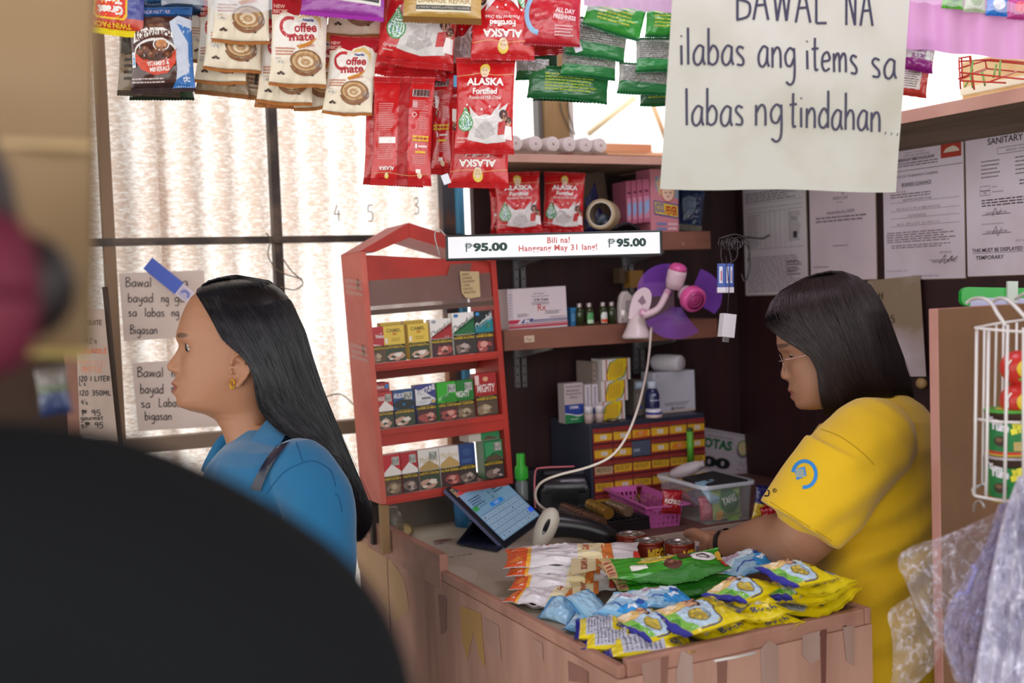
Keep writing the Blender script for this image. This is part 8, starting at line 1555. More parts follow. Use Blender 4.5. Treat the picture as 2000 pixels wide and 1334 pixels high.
def headmesh(m, W, s, jaw=1.0, nose=1.0, full=0):
    """W(x_forward, y_img, z_side) -> world"""
    ys = []; y = 548.5
    while y < 900: ys.append(y); y += 1.8 if 640 < y < 812 else 4
    n = 96; v = []; f = []
    for y in ys:
        fr, bk, hw = interp(PROF, y, 1), interp(PROF, y, 2), interp(PROF, y, 3); hw += full*math.exp(-((y-765)/30)**2)
        cx_ = (fr+bk)/2; cx_ = bk+(fr-bk)*.46; af, ab = fr-cx_, cx_-bk
        for k in range(n):
            t = 2*PI*k/n; c, sn = math.cos(t), math.sin(t); e = 2.25 if c > 0 else 2.0
            q = (abs(c)**e+abs(sn)**e)**(-1/e); x = cx_+(af if c > 0 else ab)*c*q; z = hw*sn*q
            if c > .0:
                ex, sg = interp(DET, y, 1), interp(DET, y, 2); x += ex*nose*math.exp(-(z/sg)**2)
                if 716 < y < 732: x += 5*math.exp(-((abs(z)-11)/5)**2)*math.exp(-((y-723)/5)**2)
                # eye sockets and cheeks
                x -= 9*math.exp(-((abs(z)-31)/15)**2)*math.exp(-((y-680)/12)**2)
                x += 4*math.exp(-((abs(z)-38)/18)**2)*math.exp(-((y-712)/16)**2); x += 3.5*math.exp(-((abs(z)-30)/18)**2)*math.exp(-((y-661)/7)**2)
                x += 2.0*math.exp(-((abs(z)-24)/8)**2)*math.exp(-((y-745)/14)**2)
                if abs(y-757) < 3: x -= 1.5*math.exp(-(z/24)**2)
            v.append(W(x, y, z))
    R = len(ys)
    for j in range(R-1):
        for k in range(n): f.append((j*n+k, j*n+(k+1) % n, (j+1)*n+(k+1) % n, (j+1)*n+k))
    f.append(tuple(range(n))[::-1]); f.append(tuple((R-1)*n+k for k in range(n))); m.add(v, f, SKM)
def ear(m, W, cx_, cy_, z, sgn=1):
    """helix, antihelix and lobe"""
    rim = [(cx_+14, cy_-8), (cx_+10, cy_-24), (cx_-6, cy_-32), (cx_-20, cy_-24), (cx_-24, cy_-6), (cx_-17, cy_+10), (cx_-6, cy_+24), (cx_+3, cy_+34), (cx_+10, cy_+26)]
    k = (W(1, 0, 0)-W(0, 0, 0)).length
    m.tube(SKM, [W(x, y, sgn*(z+9-4*(i in (0, 8)))) for i, (x, y) in enumerate(smooth(rim, 3)[:-1])]+[W(*rim[-1], sgn*(z+2))], 4.2*k, 8)
    m.tube(SKM, [W(x, y, sgn*(z+4)) for x, y in smooth([(cx_+2, cy_-20), (cx_-10, cy_-14), (cx_-13, cy_), (cx_-7, cy_+14), (cx_+2, cy_+24)], 3)], 4.5*k, 8)
    v = []; loft(m, [(W(cx_-6, cy_+y, sgn*(z-2)), W(a, 0, 0)-W(0, 0, 0), (W(0, 0, 6)-W(0, 0, 0))) for y, a in ((-28, 6), (-16, 14), (0, 15), (14, 11), (30, 6))], 16)
    limb(m, [(W(cx_+14, cy_+2, sgn*(z+5)), 4*k), (W(cx_+13, cy_+8, sgn*(z+5)), 3.5*k)], 8)
def skin(base, lip, W_, lips_c, brow=None, blush=None):
    m = M(base, .5, bump=(90, .12), spec=.4).copy(); m.name = 'skin'; nt = m.node_tree; L = nt.links.new; b = nt.nodes['Principled BSDF']
    b.inputs['Subsurface Weight'].default_value = .12; b.inputs['Subsurface Radius'].default_value = (.012, .005, .003); b.inputs['Subsurface Scale'].default_value = .6
    g = nt.nodes.new('ShaderNodeNewGeometry'); col = None
    def blobm(c, rad, colr, prev, sc=(1, 1, 1), M3=None):
        # soft patch of its own colour (lips, brow) fixed on the skin
        vm = nt.nodes.new('ShaderNodeVectorMath'); vm.operation = 'SUBTRACT'; vm.inputs[1].default_value = c; L(g.outputs['Position'], vm.inputs[0])
        ds = []
        for ax, s in M3:
            d = nt.nodes.new('ShaderNodeVectorMath'); d.operation = 'DOT_PRODUCT'; d.inputs[1].default_value = tuple(Vector(ax)/s); L(vm.outputs[0], d.inputs[0]); q = nt.nodes.new('ShaderNodeMath'); q.operation = 'POWER'; q.inputs[1].default_value = 2; ab = nt.nodes.new('ShaderNodeMath'); ab.operation = 'ABSOLUTE'; L(d.outputs['Value'], ab.inputs[0]); L(ab.outputs[0], q.inputs[0]); ds.append(q)
        a1 = nt.nodes.new('ShaderNodeMath'); L(ds[0].outputs[0], a1.inputs[0]); L(ds[1].outputs[0], a1.inputs[1]); a2 = nt.nodes.new('ShaderNodeMath'); L(a1.outputs[0], a2.inputs[0]); L(ds[2].outputs[0], a2.inputs[1])
        rp = nt.nodes.new('ShaderNodeMapRange'); rp.inputs[1].default_value = 1.3; rp.inputs[2].default_value = .55; rp.inputs[4].default_value = rad; L(a2.outputs[0], rp.inputs[0])
        mx = nt.nodes.new('ShaderNodeMix'); mx.data_type = 'RGBA'; mx.inputs[7].default_value = lin(colr)
        if prev is None: mx.inputs[6].default_value = lin(base)
        else: L(prev, mx.inputs[6])
        L(rp.outputs[0], mx.inputs[0]); return mx.outputs[2]
    for c, st_, colr, M3 in lips_c: col = blobm(c, st_, colr, col, M3=M3)
    if col is not None: L(col, b.inputs['Base Color'])
    return m
HAIRB = M('#0d0b10', .38, spec=.55)
def hairgrid(guides, t, k):
    """guides: list (front..back) of lists of (x,y,z); bilinear spline"""
    n = len(guides); a = t*(n-1); i = min(int(a), n-2); f = a-i; f = f*f*(3-2*f)*.5+f*.5
    def at(g):
        b = k*(len(g)-1); j = min(int(b), len(g)-2); h = b-j
        p = [g[max(j-1, 0)], g[j], g[j+1], g[min(j+2, len(g)-1)]]; return [.5*((2*p[1][c])+(p[2][c]-p[0][c])*h+(2*p[0][c]-5*p[1][c]+4*p[2][c]-p[3][c])*h*h+(3*p[1][c]-p[0][c]-3*p[2][c]+p[3][c])*h**3) for c in range(3)]
    A, B = at(guides[i]), at(guides[i+1]); return [A[c]*(1-f)+B[c]*f for c in range(3)]
def make_hair(parent, W, guides, mat, mat2, ns, seed, k_, stray=.02, rad=.35, far=True, tipj=10, tree=None):
    mg = 5.0*k_
    def out_(p, e=0):
        # keep hair outside the skull
        if tree is None: return p
        h = tree.find_nearest(p, .06)
        if h[0] is None: return p
        d = (p-h[0]).dot(h[1])
        if d < mg+e: return h[0]+h[1]*(mg+e) if (p-h[0]).length < .05 else p
        return p
    m = MB(); R_ = random.Random(seed); nt_, nk = 34, 40
    def surf(t, k, sgn, inset=0):
        x, y, z = hairgrid(guides, t, k); g_ = 1.6*math.sin(t*90+2*math.sin(k*3)) + 1.2*math.sin(t*211+k*4)
        z2 = z-inset-2+g_; tp = max(0, 1-k/.34); p = W(x, y+(inset*.25 if k < .3 else 0)-g_*tp*.8, sgn*z2); return out_(p) if k < .62 else p
    for sgn in ((1, -1) if far else (1,)):
        m.grid(mat, lambda u, v: surf(u, v, sgn), 110, nk)
    if far: # close the back between the two sides
        m.grid(mat, lambda u, v: (lambda a, b: a*(1-u)+b*u)(surf(1, v, 1), surf(1, v, -1)), 6, nk)
        m.grid(mat, lambda u, v: (lambda a, b: a*(1-u)+b*u)(surf(.0, .55+.45*v, 1, 14), surf(.0, .55+.45*v, -1, 14)), 6, 12)
        m.grid(mat, lambda u, v: (lambda a, b: a*(1-v)+b*v)(surf(u, 1, 1), surf(u, 1, -1)), 40, 6)
    o = m.obj('hair', parent)
    m = MB()
    for i in range(ns):
        sgn = 1 if (not far or R_.random() < .8) else -1; t = R_.random(); t = min(1, max(0, t)); dz = R_.uniform(-1, 3); dt = R_.gauss(0, .012); ends = 1+R_.uniform(-.10, .03); big = R_.random() < stray
        pts = []; K = 11; jx, jy = R_.gauss(0, 1.2), R_.gauss(0, 1.2); wv = R_.random()*6
        if big: jx, jy = R_.gauss(0, 5), R_.gauss(0, 4)
        for q in range(K+1):
            k = q/K*ends; tt = min(1, max(0, t+dt*k)); x, y, z = hairgrid(guides, tt, min(k, 1.0)); s_ = k*k
            tp = max(0, 1-k/.34); pp_ = W(x+jx*s_*2+(1.2*math.sin(k*7+wv)), y+jy*s_*1.5-(abs(dz)+1.6)*tp, sgn*(z+dz+.6)); pts.append(out_(pp_, (1+abs(dz)*.4)*k_) if k < .62 else pp_)
        m.tube(mat2, pts, [rad*k_*(1 if q < K-1 else .3) for q in range(K+1)], 3)
    m.obj('hair_strands', parent)
    return o
def sphere(m, mat, c, r_, n=20, sc=(1, 1, 1), T=None):
    pr = [(max(1e-5, r_*math.sin(i*PI/12)), -r_*math.cos(i*PI/12)) for i in range(13)]
    m.lathe(mat, pr, n, T=(Matrix.Translation(c) @ (T or Matrix.Identity(4)) @ Matrix.Diagonal((*sc, 1))), cap=False)
def make_eye(parent, W, x, y, z, skm, up=26, lo=-20, look=0):
    """eyeball with iris, and the two lids (head space px); up/lo = lid opening in degrees"""
    k = (W(1, 0, 0)-W(0, 0, 0)).length; c = W(x-12, y, z); F_ = (W(1, 0, 0)-W(0, 0, 0)).normalized(); S_ = (W(0, 0, 1)-W(0, 0, 0)).normalized(); U_ = (W(0, -1, 0)-W(0, 0, 0)).normalized()
    sg = 1 if z > 0 else -1
    m = MB(); sphere(m, M('#b3a59d', .25), c, 12.5*k)
    g = (F_+S_*sg*.62+U_*look).normalized(); T = Matrix.Translation(c) @ g.to_track_quat('Z', 'Y').to_matrix().to_4x4()
    m.lathe(M('#2a1812', .15), [(6.2*k, 11.0*k), (5.8*k, 11.6*k), (2.2*k, 12.8*k), (.0001, 12.9*k)], 18, T=T, cap=False); m.lathe(M('#050404', .1), [(2.4*k, 12.95*k), (.0001, 13.1*k)], 14, T=T, cap=False)
    m.obj('eye', parent)
    m = MB()
    def lid(e_in, e_out, mt, r0, r1):
        def v(u, w_):
            az = math.radians(-75+165*u); arch = math.sin(PI*u)**.7; el = math.radians((e_in*arch)*(1-w_)+e_out*w_+(1-w_)*(-3*u)); r_ = (r0*(1-w_)+r1*w_)*k
            return c+(F_*math.cos(az)*math.cos(el)+S_*sg*math.sin(az)*math.cos(el)+U_*math.sin(el))*r_
        m.grid(mt, v, 20, 6)
    LASH = M('#1a1210', .6)
    lid(up, 78, skm, 14.4, 15.4); lid(up-6, up+3, LASH, 15.2, 14.8); lid(lo, -75, skm, 13.8, 13.5); lid(lo+2, lo-1, LASH, 14.0, 14.0)
    m.obj('eyelids', parent)
def px_axes(W, x, y, z): 
    c = W(x, y, z); F_ = (W(x+1, y, z)-c); S_ = W(x, y, z+1)-c; U_ = W(x, y-1, z)-c; k = F_.length
    return c, F_.normalized(), S_.normalized(), U_.normalized(), k
def skin_for(W, base, lipc, browc):
    c, F_, S_, U_, k = px_axes(W, 52, 757, 0); L_ = [(tuple(c), .85, lipc, ((F_, 24*k), (S_, 21*k), (U_, 11*k)))]
    for sg in (1, -1):
        c, F_, S_, U_, k = px_axes(W, 30, 655, 30*sg); L_.append((tuple(c), .75, browc, ((F_, 30*k), (S_, 25*k), (U_, 5.5*k))))
    return skin(base, None, W, L_)
def proj(tree, px_, py_, off=.0015):
    r = ray(px_, py_).normalized(); h = tree.ray_cast(C0+r*.3, r)
    if h[0] is None: return None
    return h[0]-r*off
def strip(tree, mat, left, right, off, n=24, name='strip', parent=None, **k):
    L_, R__ = smooth(left, 8), smooth(right, 8); m = MB()
    at = lambda pl, t: [pl[min(int(t*(len(pl)-1)), len(pl)-1)][c] for c in (0, 1)]
    last = [None]
    def fn(u, v):
        a, b = at(L_, v), at(R__, v); p = proj(tree, a[0]+(b[0]-a[0])*u, a[1]+(b[1]-a[1])*u, off)
        if p is None: p = last[0] or P(a[0], a[1], 1.8)
        last[0] = p; return p
    m.grid(mat, fn, 6, n); return m.obj(name, parent, **k)
def pdec(tree, mat, sh_, m, off=.001):
    v, f = sh_; vv = [proj(tree, x, y, off) for x, y in v]; ff = [t for t in f if all(vv[i] is not None for i in t)]
    vv = [a if a is not None else Vector((0, 0, 0)) for a in vv]; m.add(vv, ff, mat)
def foldfn(sc, amp, seed, st_=(1, 1, 1)):
    return lambda c: amp*(1-abs(noise.noise(Vector((c.x*sc*st_[0], c.y*sc*st_[1], c.z*sc*st_[2]+seed))))*2.2)+amp*.5*noise.noise(c*sc*2.3+Vector((seed, 0, 0)))
def tree_of(me): return BVHTree.FromPolygons([v.co for v in me.vertices], [list(p.vertices) for p in me.polygons])
def rings(Wf, rows):
    out = []
    for cx_, cy_, a, b, cz in rows: out.append((Wf(cx_, cy_, cz), Wf(cx_+a, cy_, cz)-Wf(cx_, cy_, cz), Wf(cx_, cy_, cz+b)-Wf(cx_, cy_, cz)))
    return out
SS = lambda W, px_: (W(1, 0, 0)-W(0, 0, 0)).length*px_
# ---------------------------------------------------------------- woman in blue
DLW = 1.95; sL = DLW/FPX
Wl = lambda x, y, z: P(x, y, DLW-z*sL)
HL = lambda x, y, z: Wl(391-x, y, z)
LW = empty('person', Vector((Wl(530, 900, 0).x, Wl(530, 900, 0).y, 0)), 'woman with long black hair in a blue collared shirt, in profile', 'person'); LI = LW.matrix_world.inverted()
def pobj(me_or_mb, name, par, inv, **k):
    o = me_or_mb.obj(name, par, T=inv.copy(), **k) if isinstance(me_or_mb, MB) else link(name, me_or_mb, par, inv.copy(), **k); return o
m = MB(); headmesh(m, HL, sL); ear(m, HL, -74, 722, 78, 1); ear(m, HL, -74, 722, 78, -1)
loft(m, rings(Wl, [(520, 830, 52, 52, 0), (530, 870, 70, 90, 0), (535, 905, 110, 165, 0), (532, 960, 128, 165, 0), (530, 1100, 125, 150, 0), (530, 1300, 110, 130, 0), (530, 1450, 120, 150, 0), (530, 1520, 120, 155, 0)]))
for sg in (1, -1):
    limb(m, [(Wl(590, 930, 155*sg), 44*sL), (Wl(622, 1050, 178*sg), 42*sL), (Wl(632, 1230, 182*sg), 37*sL), (Wl(600, 1380, 170*sg), 33*sL), (Wl(570, 1500, 160*sg), 25*sL)]); hand_(m, Wl(568, 1505, 160*sg), Wl(545, 1600, 155*sg)-Wl(568, 1505, 160*sg), Wl(500, 1500, 150*sg)-Wl(568, 1500, 150*sg), .95)
    limb(m, [(Wl(530, 1500, 70*sg), 85*sL), (Wl(525, 1830, 80*sg), 55*sL), (Wl(535, 2120, 80*sg), 38*sL)])
SKL = skin_for(HL, '#a97759', '#8a4540', '#3a2924')
bm_ = remesh(m, 'body', .0026, SKL, 2); bl_o = pobj(bm_, 'body', LW, LI)
SKLp = M('#a27054', .5)
def withinv(fn, par, inv, names):
    before = set(par.children); fn(); 
    for c in par.children:
        if c not in before: c.matrix_local = inv.copy()
withinv(lambda: (make_eye(LW, HL, 28, 678, 31, SKLp, 30, -24), make_eye(LW, HL, 28, 678, -31, SKLp, 30, -24)), LW, LI, None)
GOLD = M('#d9a82c', .25, metal=1); m = MB(); m.tube(GOLD, [Wl(454+4.0*math.cos(a), 750+8.5*math.sin(a), 90+3*math.sin(a)) for a in [k*PI/12 for k in range(25)]], 1.7*sL, 8); pobj(m, 'earring', LW, LI, label='gold hoop earring')
SHL = M('#066391', .85, bump=(250, .15), sheen=.3)
m = MB(); loft(m, rings(Wl, [(528, 838, 60, 62, 0), (534, 862, 82, 100, 0), (538, 885, 112, 155, 0), (540, 915, 136, 186, 0), (538, 960, 146, 190, 0), (536, 1050, 146, 178, 0), (534, 1200, 140, 165, 0), (532, 1400, 135, 160, 0), (532, 1500, 140, 170, 0)]), 40)
for sg in (1, -1):
    limb(m, [(Wl(585, 922, 150*sg), 60*sL), (Wl(618, 975, 172*sg), 62*sL), (Wl(630, 1080, 184*sg), 56*sL), (Wl(634, 1180, 186*sg), 52*sL)], 26)
shm = remesh(m, 'shirt', .0035, SHL, 8, foldfn(8, .0045, 4, (1, 1, .45))); pobj(shm, 'shirt', LW, LI); tl_ = tree_of(shm)
def plate(m, mat, up_, lo_, t_=1.6, n=20):
    U_, L_ = smooth(up_, 6), smooth(lo_, 6)
    at = lambda pl, t: (lambda k: [pl[min(int(k), len(pl)-2)][c]*(1-(k-min(int(k), len(pl)-2)))+pl[min(int(k)+1, len(pl)-1)][c]*(k-min(int(k), len(pl)-2)) for c in range(3)])(t*(len(pl)-1))
    for off in (0, t_):
        m.grid(mat, lambda u, v, off=off: (lambda a, b: Wl(a[0]*(1-v)+b[0]*v, a[1]*(1-v)+b[1]*v, a[2]*(1-v)+b[2]*v-off+5*math.sin(v*PI)))(at(U_, u), at(L_, u)), n, 6)
m = MB()
plate(m, SHL, [(530, 810, 20), (524, 816, 58), (500, 845, 78), (468, 885, 92), (430, 926, 84)], [(566, 838, 30), (556, 852, 112), (524, 905, 150), (494, 950, 160), (452, 968, 150)])
plate(m, SHL, [(524, 815, -20), (470, 838, -62), (430, 852, -70), (402, 895, -60), (392, 920, -50)], [(540, 850, -40), (500, 880, -90), (445, 885, -70), (432, 910, -40), (425, 935, -20)])
pobj(m, 'collar', LW, LI)
m = MB(); sk_ = M('#0c4f7a', .9)
for pts in ([(578, 862), (586, 885), (592, 902)], [(592, 903), (612, 900), (632, 908), (648, 922), (656, 950)], [(592, 903), (560, 918), (538, 940), (520, 965)], [(655, 962), (664, 975), (668, 1000)]):
    pdec(tl_, sk_, sh_line(pts, 1.6), m)
pobj(m, 'seam', LW, LI)
pobj_ = strip(tl_, M('#1c2136', .35, bump=(60, .4)), [(548, 862), (530, 882), (514, 905), (500, 930), (488, 955)], [(572, 852), (552, 878), (535, 902), (522, 925), (508, 960)], .006, name='bag_strap', parent=LW, T=LI.copy(), label='dark leather shoulder strap')
m = MB(); loft(m, rings(Wl, [(530, 1480, 132, 165, 0), (530, 1560, 132, 165, 0)]), 30)
for sg in (1, -1): limb(m, [(Wl(530, 1540, 72*sg), 92*sL), (Wl(527, 1830, 82*sg), 66*sL), (Wl(535, 2130, 82*sg), 56*sL)])
pobj(remesh(m, 'trousers', .008, M('#22252e', .85), 4), 'trousers', LW, LI)
for sg in (1, -1):
    m = MB(); q = Wl(500, 2185, 82*sg); q.z = .036; limb(m, [(q+Vector((.05, .02, 0)), .036), (q, .038), (q-CR*.09, .030)]); me = remesh(m, 'shoe', .006, M('#2a211c', .5), 3); pobj(me, 'shoe', LW, LI)
GL_ = [[(396, 560, -14), (386, 574, 24), (402, 602, 62), (421, 637, 78), (438, 668, 86), (462, 686, 92), (488, 706, 93), (497, 738, 88), (503, 780, 80), (514, 812, 76), (560, 850, 118), (640, 880, 120), (672, 925, 108), (680, 980, 100), (674, 1046, 92)],
 [(408, 552, -14), (420, 572, 42), (440, 610, 78), (462, 650, 88), (486, 690, 93), (505, 730, 93), (522, 775, 90), (545, 815, 96), (600, 855, 112), (655, 890, 105), (684, 940, 92), (690, 990, 82), (682, 1050, 70)],
 [(425, 547, -14), (460, 568, 46), (500, 615, 80), (528, 665, 86), (548, 715, 84), (568, 765, 80), (596, 815, 80), (640, 862, 84), (676, 915, 72), (698, 970, 60), (704, 1010, 52), (690, 1054, 40)],
 [(445, 543, -14), (505, 560, 40), (548, 610, 56), (574, 665, 60), (592, 720, 56), (612, 775, 52), (640, 830, 50), (668, 885, 46), (694, 940, 38), (714, 990, 30), (712, 1025, 24), (696, 1056, 18)],
 [(462, 541, 0), (530, 553, 0), (574, 600, 0), (600, 660, 0), (615, 715, 0), (636, 775, 0), (660, 835, 0), (684, 895, 0), (708, 955, 0), (724, 1000, 0), (722, 1030, 0), (702, 1056, 0)]]
ST1 = M('#11101a', .32, spec=.6)
withinv(lambda: make_hair(LW, Wl, GL_, HAIRB, ST1, 2600, 3, sL, .03, .5, tree=tree_of(bm_)), LW, LI, None)
# ---------------------------------------------------------------- woman in yellow
DRW = 2.0; sR = DRW/FPX; kR = .92; aR = math.radians(17)
Wr = lambda x, y, z: P(x, y, DRW-z*sR)
def HR(x, y, z):
    dx, dy = -(x-42)*kR, (y-795)*kR; return Wr(1560+dx*math.cos(aR)+dy*math.sin(aR), 800+dy*math.cos(aR)-dx*math.sin(aR), z*kR)
RW_ = empty('person', Vector((Wr(1720, 1000, 0).x, Wr(1720, 1000, 0).y, 0)), 'woman with short dark hair and glasses in a yellow shirt looking down', 'person'); RI = RW_.matrix_world.inverted()
m = MB(); headmesh(m, HR, sR, nose=.72, full=6); ear(m, HR, -74, 722, 78, 1); ear(m, HR, -74, 722, 78, -1)
loft(m, rings(Wr, [(1690, 800, 52, 58, 0), (1705, 840, 80, 100, 0), (1712, 900, 115, 165, 0), (1722, 1000, 122, 160, 0), (1730, 1150, 130, 160, 0), (1740, 1350, 130, 165, 0), (1740, 1500, 125, 165, 0)]))
limb(m, [(Wr(1680, 880, 150), 64*sR), (Wr(1625, 955, 165), 62*sR), (Wr(1578, 1030, 160), 58*sR), (Wr(1548, 1058, 140), 52*sR), (Wr(1500, 1056, 70), 48*sR), (Wr(1455, 1062, 10), 38*sR), (Wr(1420, 1066, -40), 29*sR), (Wr(1408, 1070, -55), 26*sR)], 28)
hand_(m, Wr(1406, 1071, -58), Wr(1356, 1092, -110)-Wr(1406, 1071, -58), Vector((0, 0, 1))+CU, .95)
limb(m, [(Wr(1640, 880, -150), 60*sR), (Wr(1580, 990, -160), 52*sR), (Wr(1540, 1035, -170), 45*sR), (Wr(1490, 1045, -180), 38*sR), (Wr(1446, 1060, -180), 27*sR)], 24)
hand_(m, Wr(1440, 1062, -180), Wr(1392, 1088, -170)-Wr(1440, 1062, -180), Vector((0, 0, 1))+CU, .92)
for sg in (1, -1): limb(m, [(Wr(1740, 1480, 75*sg), 90*sR), (Wr(1735, 1800, 82*sg), 60*sR), (Wr(1740, 2060, 82*sg), 38*sR)])
SKR = skin_for(HR, '#a0735b', '#8f5149', '#33261f')
rb_ = remesh(m, 'body', .0026, SKR, 2); trb = tree_of(rb_); pobj(rb_, 'body', RW_, RI)
withinv(lambda: (make_eye(RW_, HR, 25, 680, 31, M('#99705a', .5), 4, -18, -.5), make_eye(RW_, HR, 25, 680, -31, M('#99705a', .5), 4, -18, -.5)), RW_, RI, None)
YS_ = M('#e3b806', .85, bump=(260, .15), sheen=.3)
m = MB(); loft(m, rings(Wr, [(1722, 772, 48, 60, 0), (1722, 792, 82, 100, 0), (1722, 825, 108, 150, 0), (1722, 880, 128, 180, 0), (1728, 980, 138, 180, 0), (1738, 1100, 148, 178, 0), (1748, 1250, 150, 180, 0), (1755, 1400, 145, 180, 0), (1755, 1540, 140, 180, 0)]), 44)
limb(m, [(Wr(1700, 862, 135), 82*sR), (Wr(1650, 915, 160), 84*sR), (Wr(1602, 972, 168), 84*sR)], 40)
A_, B_ = Wr(1620, 945, 166), Wr(1563, 1026, 168); ax_ = (B_-A_).normalized(); e1 = (Wr(1632, 1072, 168)-Wr(1494, 986, 168)).normalized(); e2 = ax_.cross(e1).normalized()
loft(m, [(A_-ax_*.05, e1*84*sR, e2*80*sR), (A_, e1*85*sR, e2*80*sR), (B_, e1*83*sR, e2*78*sR)], 36)
A2, B2 = Wr(1610, 940, -165), Wr(1560, 1015, -170); loft(m, [(Wr(1660, 860, -140), e1*70*sR, e2*70*sR), (A2, e1*74*sR, e2*70*sR), (B2, e1*74*sR, e2*68*sR)], 30)
def foldR(c):
    # drag folds running from the armpit down and towards the back
    d = (c-Wr(1640, 1060, 150)); u_ = d.dot(CR); v_ = d.dot(CU); w_ = math.exp(-((u_-.05)/.10)**2-((v_+.05)/.16)**2)
    return .0055*w_*math.sin((v_*1.0-u_*.55)*95+2*noise.noise(c*7))+.0018*noise.noise(c*11)+.0012*noise.noise(c*25)
shr = remesh(m, 'shirt', .0035, YS_, 7, foldR); pobj(shr, 'shirt', RW_, RI, label='yellow T-shirt'); tr_ = tree_of(shr)
m = MB(); BLU = M('#2f86d2', .8)
pdec(tr_, BLU, sh_ring(1571, 926, 26, 29, 7, -PI*.95, PI*.55, 40), m); 
v_, f_ = subdiv2(*sh_poly([(1551, 917), (1572, 911), (1575, 929), (1556, 938)]), 6); pdec(tr_, M('#4f8fd0', .8), (v_, f_), m, .0012)
pdec(tr_, M('#e9d75a', .8), sh_greek(1554, 916, 1573, 932, 4, seed=3), m, .0017)
pdec(tr_, M('#2f2a1c', .8), sh_ring(1513, 958, 4.2, 4.2, 1), m); pdec(tr_, M('#2f2a1c', .8), sh_text('R', 1511, 961, 1515.5, 955), m)
pdec(tr_, M('#2f2a1c', .8), sh_line([(1505, 948), (1498, 946), (1496, 954), (1502, 960), (1500, 968), (1492, 968)], 3), m)
v_, f_ = subdiv2(*sh_poly([(1492, 980), (1500, 984), (1499, 999), (1488, 996)]), 6); pdec(tr_, M('#c62f26', .8), (v_, f_), m)
pobj(m, 'shirt_print', RW_, RI, label='blue ring emblem on the sleeve')
m = MB(); sy = M('#b0900c', .9)
for pts in ([(1603, 838), (1640, 852), (1680, 880), (1708, 908)], [(1504, 980), (1560, 1016), (1626, 1057)]): pdec(tr_, sy, sh_line(pts, 1.5), m)
pobj(m, 'seam', RW_, RI)
m = MB(); c_ = Wr(1420, 1066, -40); d_ = (Wr(1408, 1070, -55)-c_).normalized(); a_ = d_.cross(Vector((0, 0, 1))).normalized(); b_ = d_.cross(a_)
for k in range(1): m.grid(M('#15151a', .5), lambda u, v: c_+d_*((v-.5)*.011-.002)+(a_*math.cos(u*2*PI)+b_*math.sin(u*2*PI))*(30.5*sR+.0015), 30, 3)
for rr in (30.5*sR+.0030,): m.grid(M('#15151a', .5), lambda u, v: c_+d_*((v-.5)*.010-.002)+(a_*math.cos(u*2*PI)+b_*math.sin(u*2*PI))*rr, 30, 3)
pobj(m, 'wristband', RW_, RI, label='black wristband')
# glasses
m = MB(); GM = M('#c9a9a5', .25, metal=.8); 
for z_ in (34, -34):
    cc = HR(50, 690, z_); c, F_, S_, U_, k = px_axes(HR, 50, 690, z_)
    m.tube(GM, [c+(S_*math.cos(a)*24+U_*math.sin(a)*19+F_*(-abs(math.cos(a))*2))*k-F_*k*(abs(z_)*.08) for a in [i*PI/14 for i in range(29)]], .9*k, 8)
c, F_, S_, U_, k = px_axes(HR, 50, 690, 0); m.tube(GM, [c+(S_*10-F_*2+U_*4)*k, c+(F_*2+U_*6)*k, c+(-S_*10-F_*2+U_*4)*k], .9*k, 6)
for sg in (1, -1): m.tube(GM, [HR(46, 688, 58*sg), HR(40, 686, 70*sg), HR(5, 688, 86*sg), HR(-60, 694, 90*sg)], 1.0*k, 7)
pobj(m, 'glasses', RW_, RI, label='thin metal rimmed glasses')
m = MB(); 
for z_ in (34, -34):
    c, F_, S_, U_, k = px_axes(HR, 48, 690, z_); m.add([c+(S_*math.cos(a)*23+U_*math.sin(a)*18)*k for a in [i*PI/10 for i in range(20)]], [tuple(range(20))], M('#e9eef5', .05, alpha=.12, spec=.9))
pobj(m, 'lens', RW_, RI)
GR_ = [[(1556, 556, -14), (1520, 575, 34), (1500, 604, 52), (1497, 634, 62), (1528, 662, 76), (1566, 684, 84), (1592, 706, 88), (1600, 745, 88), (1604, 780, 84), (1612, 812, 78)],
 [(1572, 546, -14), (1545, 562, 48), (1532, 596, 68), (1550, 636, 82), (1580, 672, 90), (1606, 706, 94), (1622, 745, 93), (1636, 775, 90), (1650, 798, 84)],
 [(1596, 538, -14), (1588, 560, 52), (1598, 600, 78), (1618, 642, 88), (1636, 680, 93), (1652, 715, 94), (1668, 745, 92), (1692, 774, 86)],
 [(1622, 533, -14), (1650, 552, 44), (1672, 596, 66), (1692, 645, 74), (1706, 690, 78), (1718, 730, 78), (1732, 755, 74), (1742, 776, 68)],
 [(1645, 534, 0), (1694, 553, 0), (1726, 598, 0), (1746, 648, 0), (1762, 696, 0), (1773, 735, 0), (1781, 760, 0), (1785, 776, 0)]]
HB2 = M('#241a1a', .42, spec=.5, var=('#130f12', 40, (1, 1, 1), .4, .6)); ST2 = M('#2d2020', .4, spec=.5)
withinv(lambda: make_hair(RW_, Wr, GR_, HB2, ST2, 2300, 8, sR, .012, .5, tree=trb), RW_, RI, None)
m = MB(); loft(m, rings(Wr, [(1752, 1500, 136, 176, 0), (1745, 1580, 132, 170, 0)]), 30)
for sg in (1, -1): limb(m, [(Wr(1745, 1540, 80*sg), 95*sR), (Wr(1737, 1800, 84*sg), 68*sR), (Wr(1740, 2050, 84*sg), 56*sR)])
pobj(remesh(m, 'trousers', .008, M('#2a2c36', .85), 4), 'trousers', RW_, RI)
for sg in (1, -1):
    m = MB(); q = Wr(1720, 2120, 84*sg); q.z = .036; limb(m, [(q+CR*.05, .036), (q, .038), (q-CR*.09, .030)]); pobj(remesh(m, 'shoe', .006, M('#2a211c', .5), 3), 'shoe', RW_, RI)
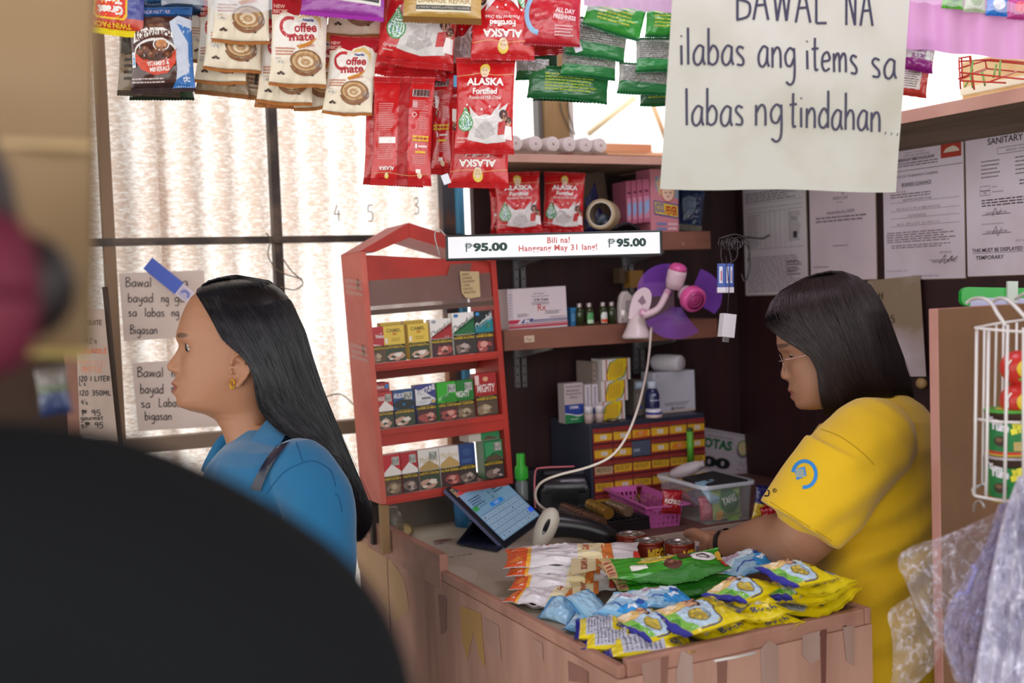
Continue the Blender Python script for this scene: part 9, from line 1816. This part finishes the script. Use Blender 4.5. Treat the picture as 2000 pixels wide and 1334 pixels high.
# ---------------------------------------------------------------- blurred person close to the lens
DFP = .46; sF = DFP/FPX
Wf = lambda x, y, z: P(x, y, DFP-z*sF)
FP = empty('person', Vector((Wf(0, 1000, 0).x, Wf(0, 1000, 0).y, 0)), 'out of focus person in a black shirt with maroon hair tie', 'person'); FI = FP.matrix_world.inverted()
m = MB(); 
BK = M('#0e1014', .95, spec=.2)
loft(m, [(Wf(-330, y, -60), CR*a*sF, _F*b*sF) for y, a, b in ((140, 120, 120), (220, 250, 260), (380, 330, 360), (560, 330, 370), (720, 290, 320), (840, 230, 240))], 30)
limb(m, [(Wf(-330, 650, -60), 230*sF), (Wf(-320, 1100, -60), 230*sF)])
dn_ = Vector((0, 0, -1))
body_pts = [(-260, 1140, 325), (-60, 1125, 315), (120, 1138, 312), (300, 1195, 308), (470, 1300, 300), (548, 1450, 292), (562, 1700, 272)]
sk_m = MB(); sk_m.v, sk_m.f, sk_m.mi, sk_m.mats, sk_m.sm = list(m.v), list(m.f), list(m.mi), list(m.mats), list(m.sm)
limb(sk_m, [(Wf(x, y, -120), (r_-40)*sF) for x, y, r_ in body_pts])
loft(sk_m, [(Wf(-330, y, -120), CR*a*sF, _F*b*sF) for y, a, b in ((1050, 500, 300), (1400, 800, 420), (2200, 820, 450), (3400, 700, 420), (4200, 760, 460))], 30)
for sg in (-250, 250): limb(sk_m, [(Wf(-330+sg, 4100, -120), 340*sF), (Wf(-330+sg, 5600, -120), 250*sF), (Wf(-330+sg, 7100, -120), 190*sF)])
q = Wf(560, 1650, -120); limb(sk_m, [(q, 230*sF), (Wf(520, 2600, -160), 190*sF), (Wf(430, 3500, -260), 130*sF)]); hand_(sk_m, Wf(430, 3520, -260), Vector((0, 0, -1)), CU.cross(_F)*-1, 1.0)
pobj(remesh(sk_m, 'body', .006, M('#6d4a38', .6), 3), 'body', FP, FI)
m = MB(); limb(m, [(Wf(x, y, -120), r_*sF) for x, y, r_ in body_pts], 30)
limb(m, [(Wf(-900, 1165, -120), 300*sF), (Wf(-260, 1150, -120), 310*sF)], 30)
loft(m, [(Wf(-330, y, -120), CR*a*sF, _F*b*sF) for y, a, b in ((1100, 520, 320), (1400, 850, 450), (2200, 880, 480), (3400, 760, 460), (4000, 800, 480))], 36)
limb(m, [(Wf(560, 1600, -120), 275*sF), (Wf(540, 2200, -130), 250*sF)], 26)
pobj(remesh(m, 'shirt', .006, BK, 6, foldfn(9, .002, 2)), 'shirt', FP, FI)
m = MB(); sphere(m, M('#120c0d', .5), Wf(-330, 430, -60), 350*sF, 28, (1, 1.05, 1.05)); sphere(m, M('#160d10', .5), Wf(48, 560, -20), 98*sF, 20, (1, 1, 1.1)); pobj(m, 'hair', FP, FI)
m = MB(); CRM_ = M('#5a0a26', .8, bump=(30, .4))
m.tube(CRM_, [Wf(-8+30*math.cos(a), 575+112*math.sin(a), 30+70*math.cos(a)) for a in [k*PI/12 for k in range(25)]], 52*sF, 14); pobj(m, 'hair_tie', FP, FI, label='maroon fabric hair tie')
m = MB(); loft(m, [(Wf(-330, y, -120), CR*a*sF, _F*b*sF) for y, a, b in ((3900, 780, 470), (4300, 780, 470))], 30)
for sg in (-250, 250): limb(m, [(Wf(-330+sg, 4150, -120), 370*sF), (Wf(-330+sg, 5600, -120), 290*sF), (Wf(-330+sg, 7300, -120), 260*sF)])
pobj(remesh(m, 'trousers', .01, M('#1b1c22', .9), 4), 'trousers', FP, FI)
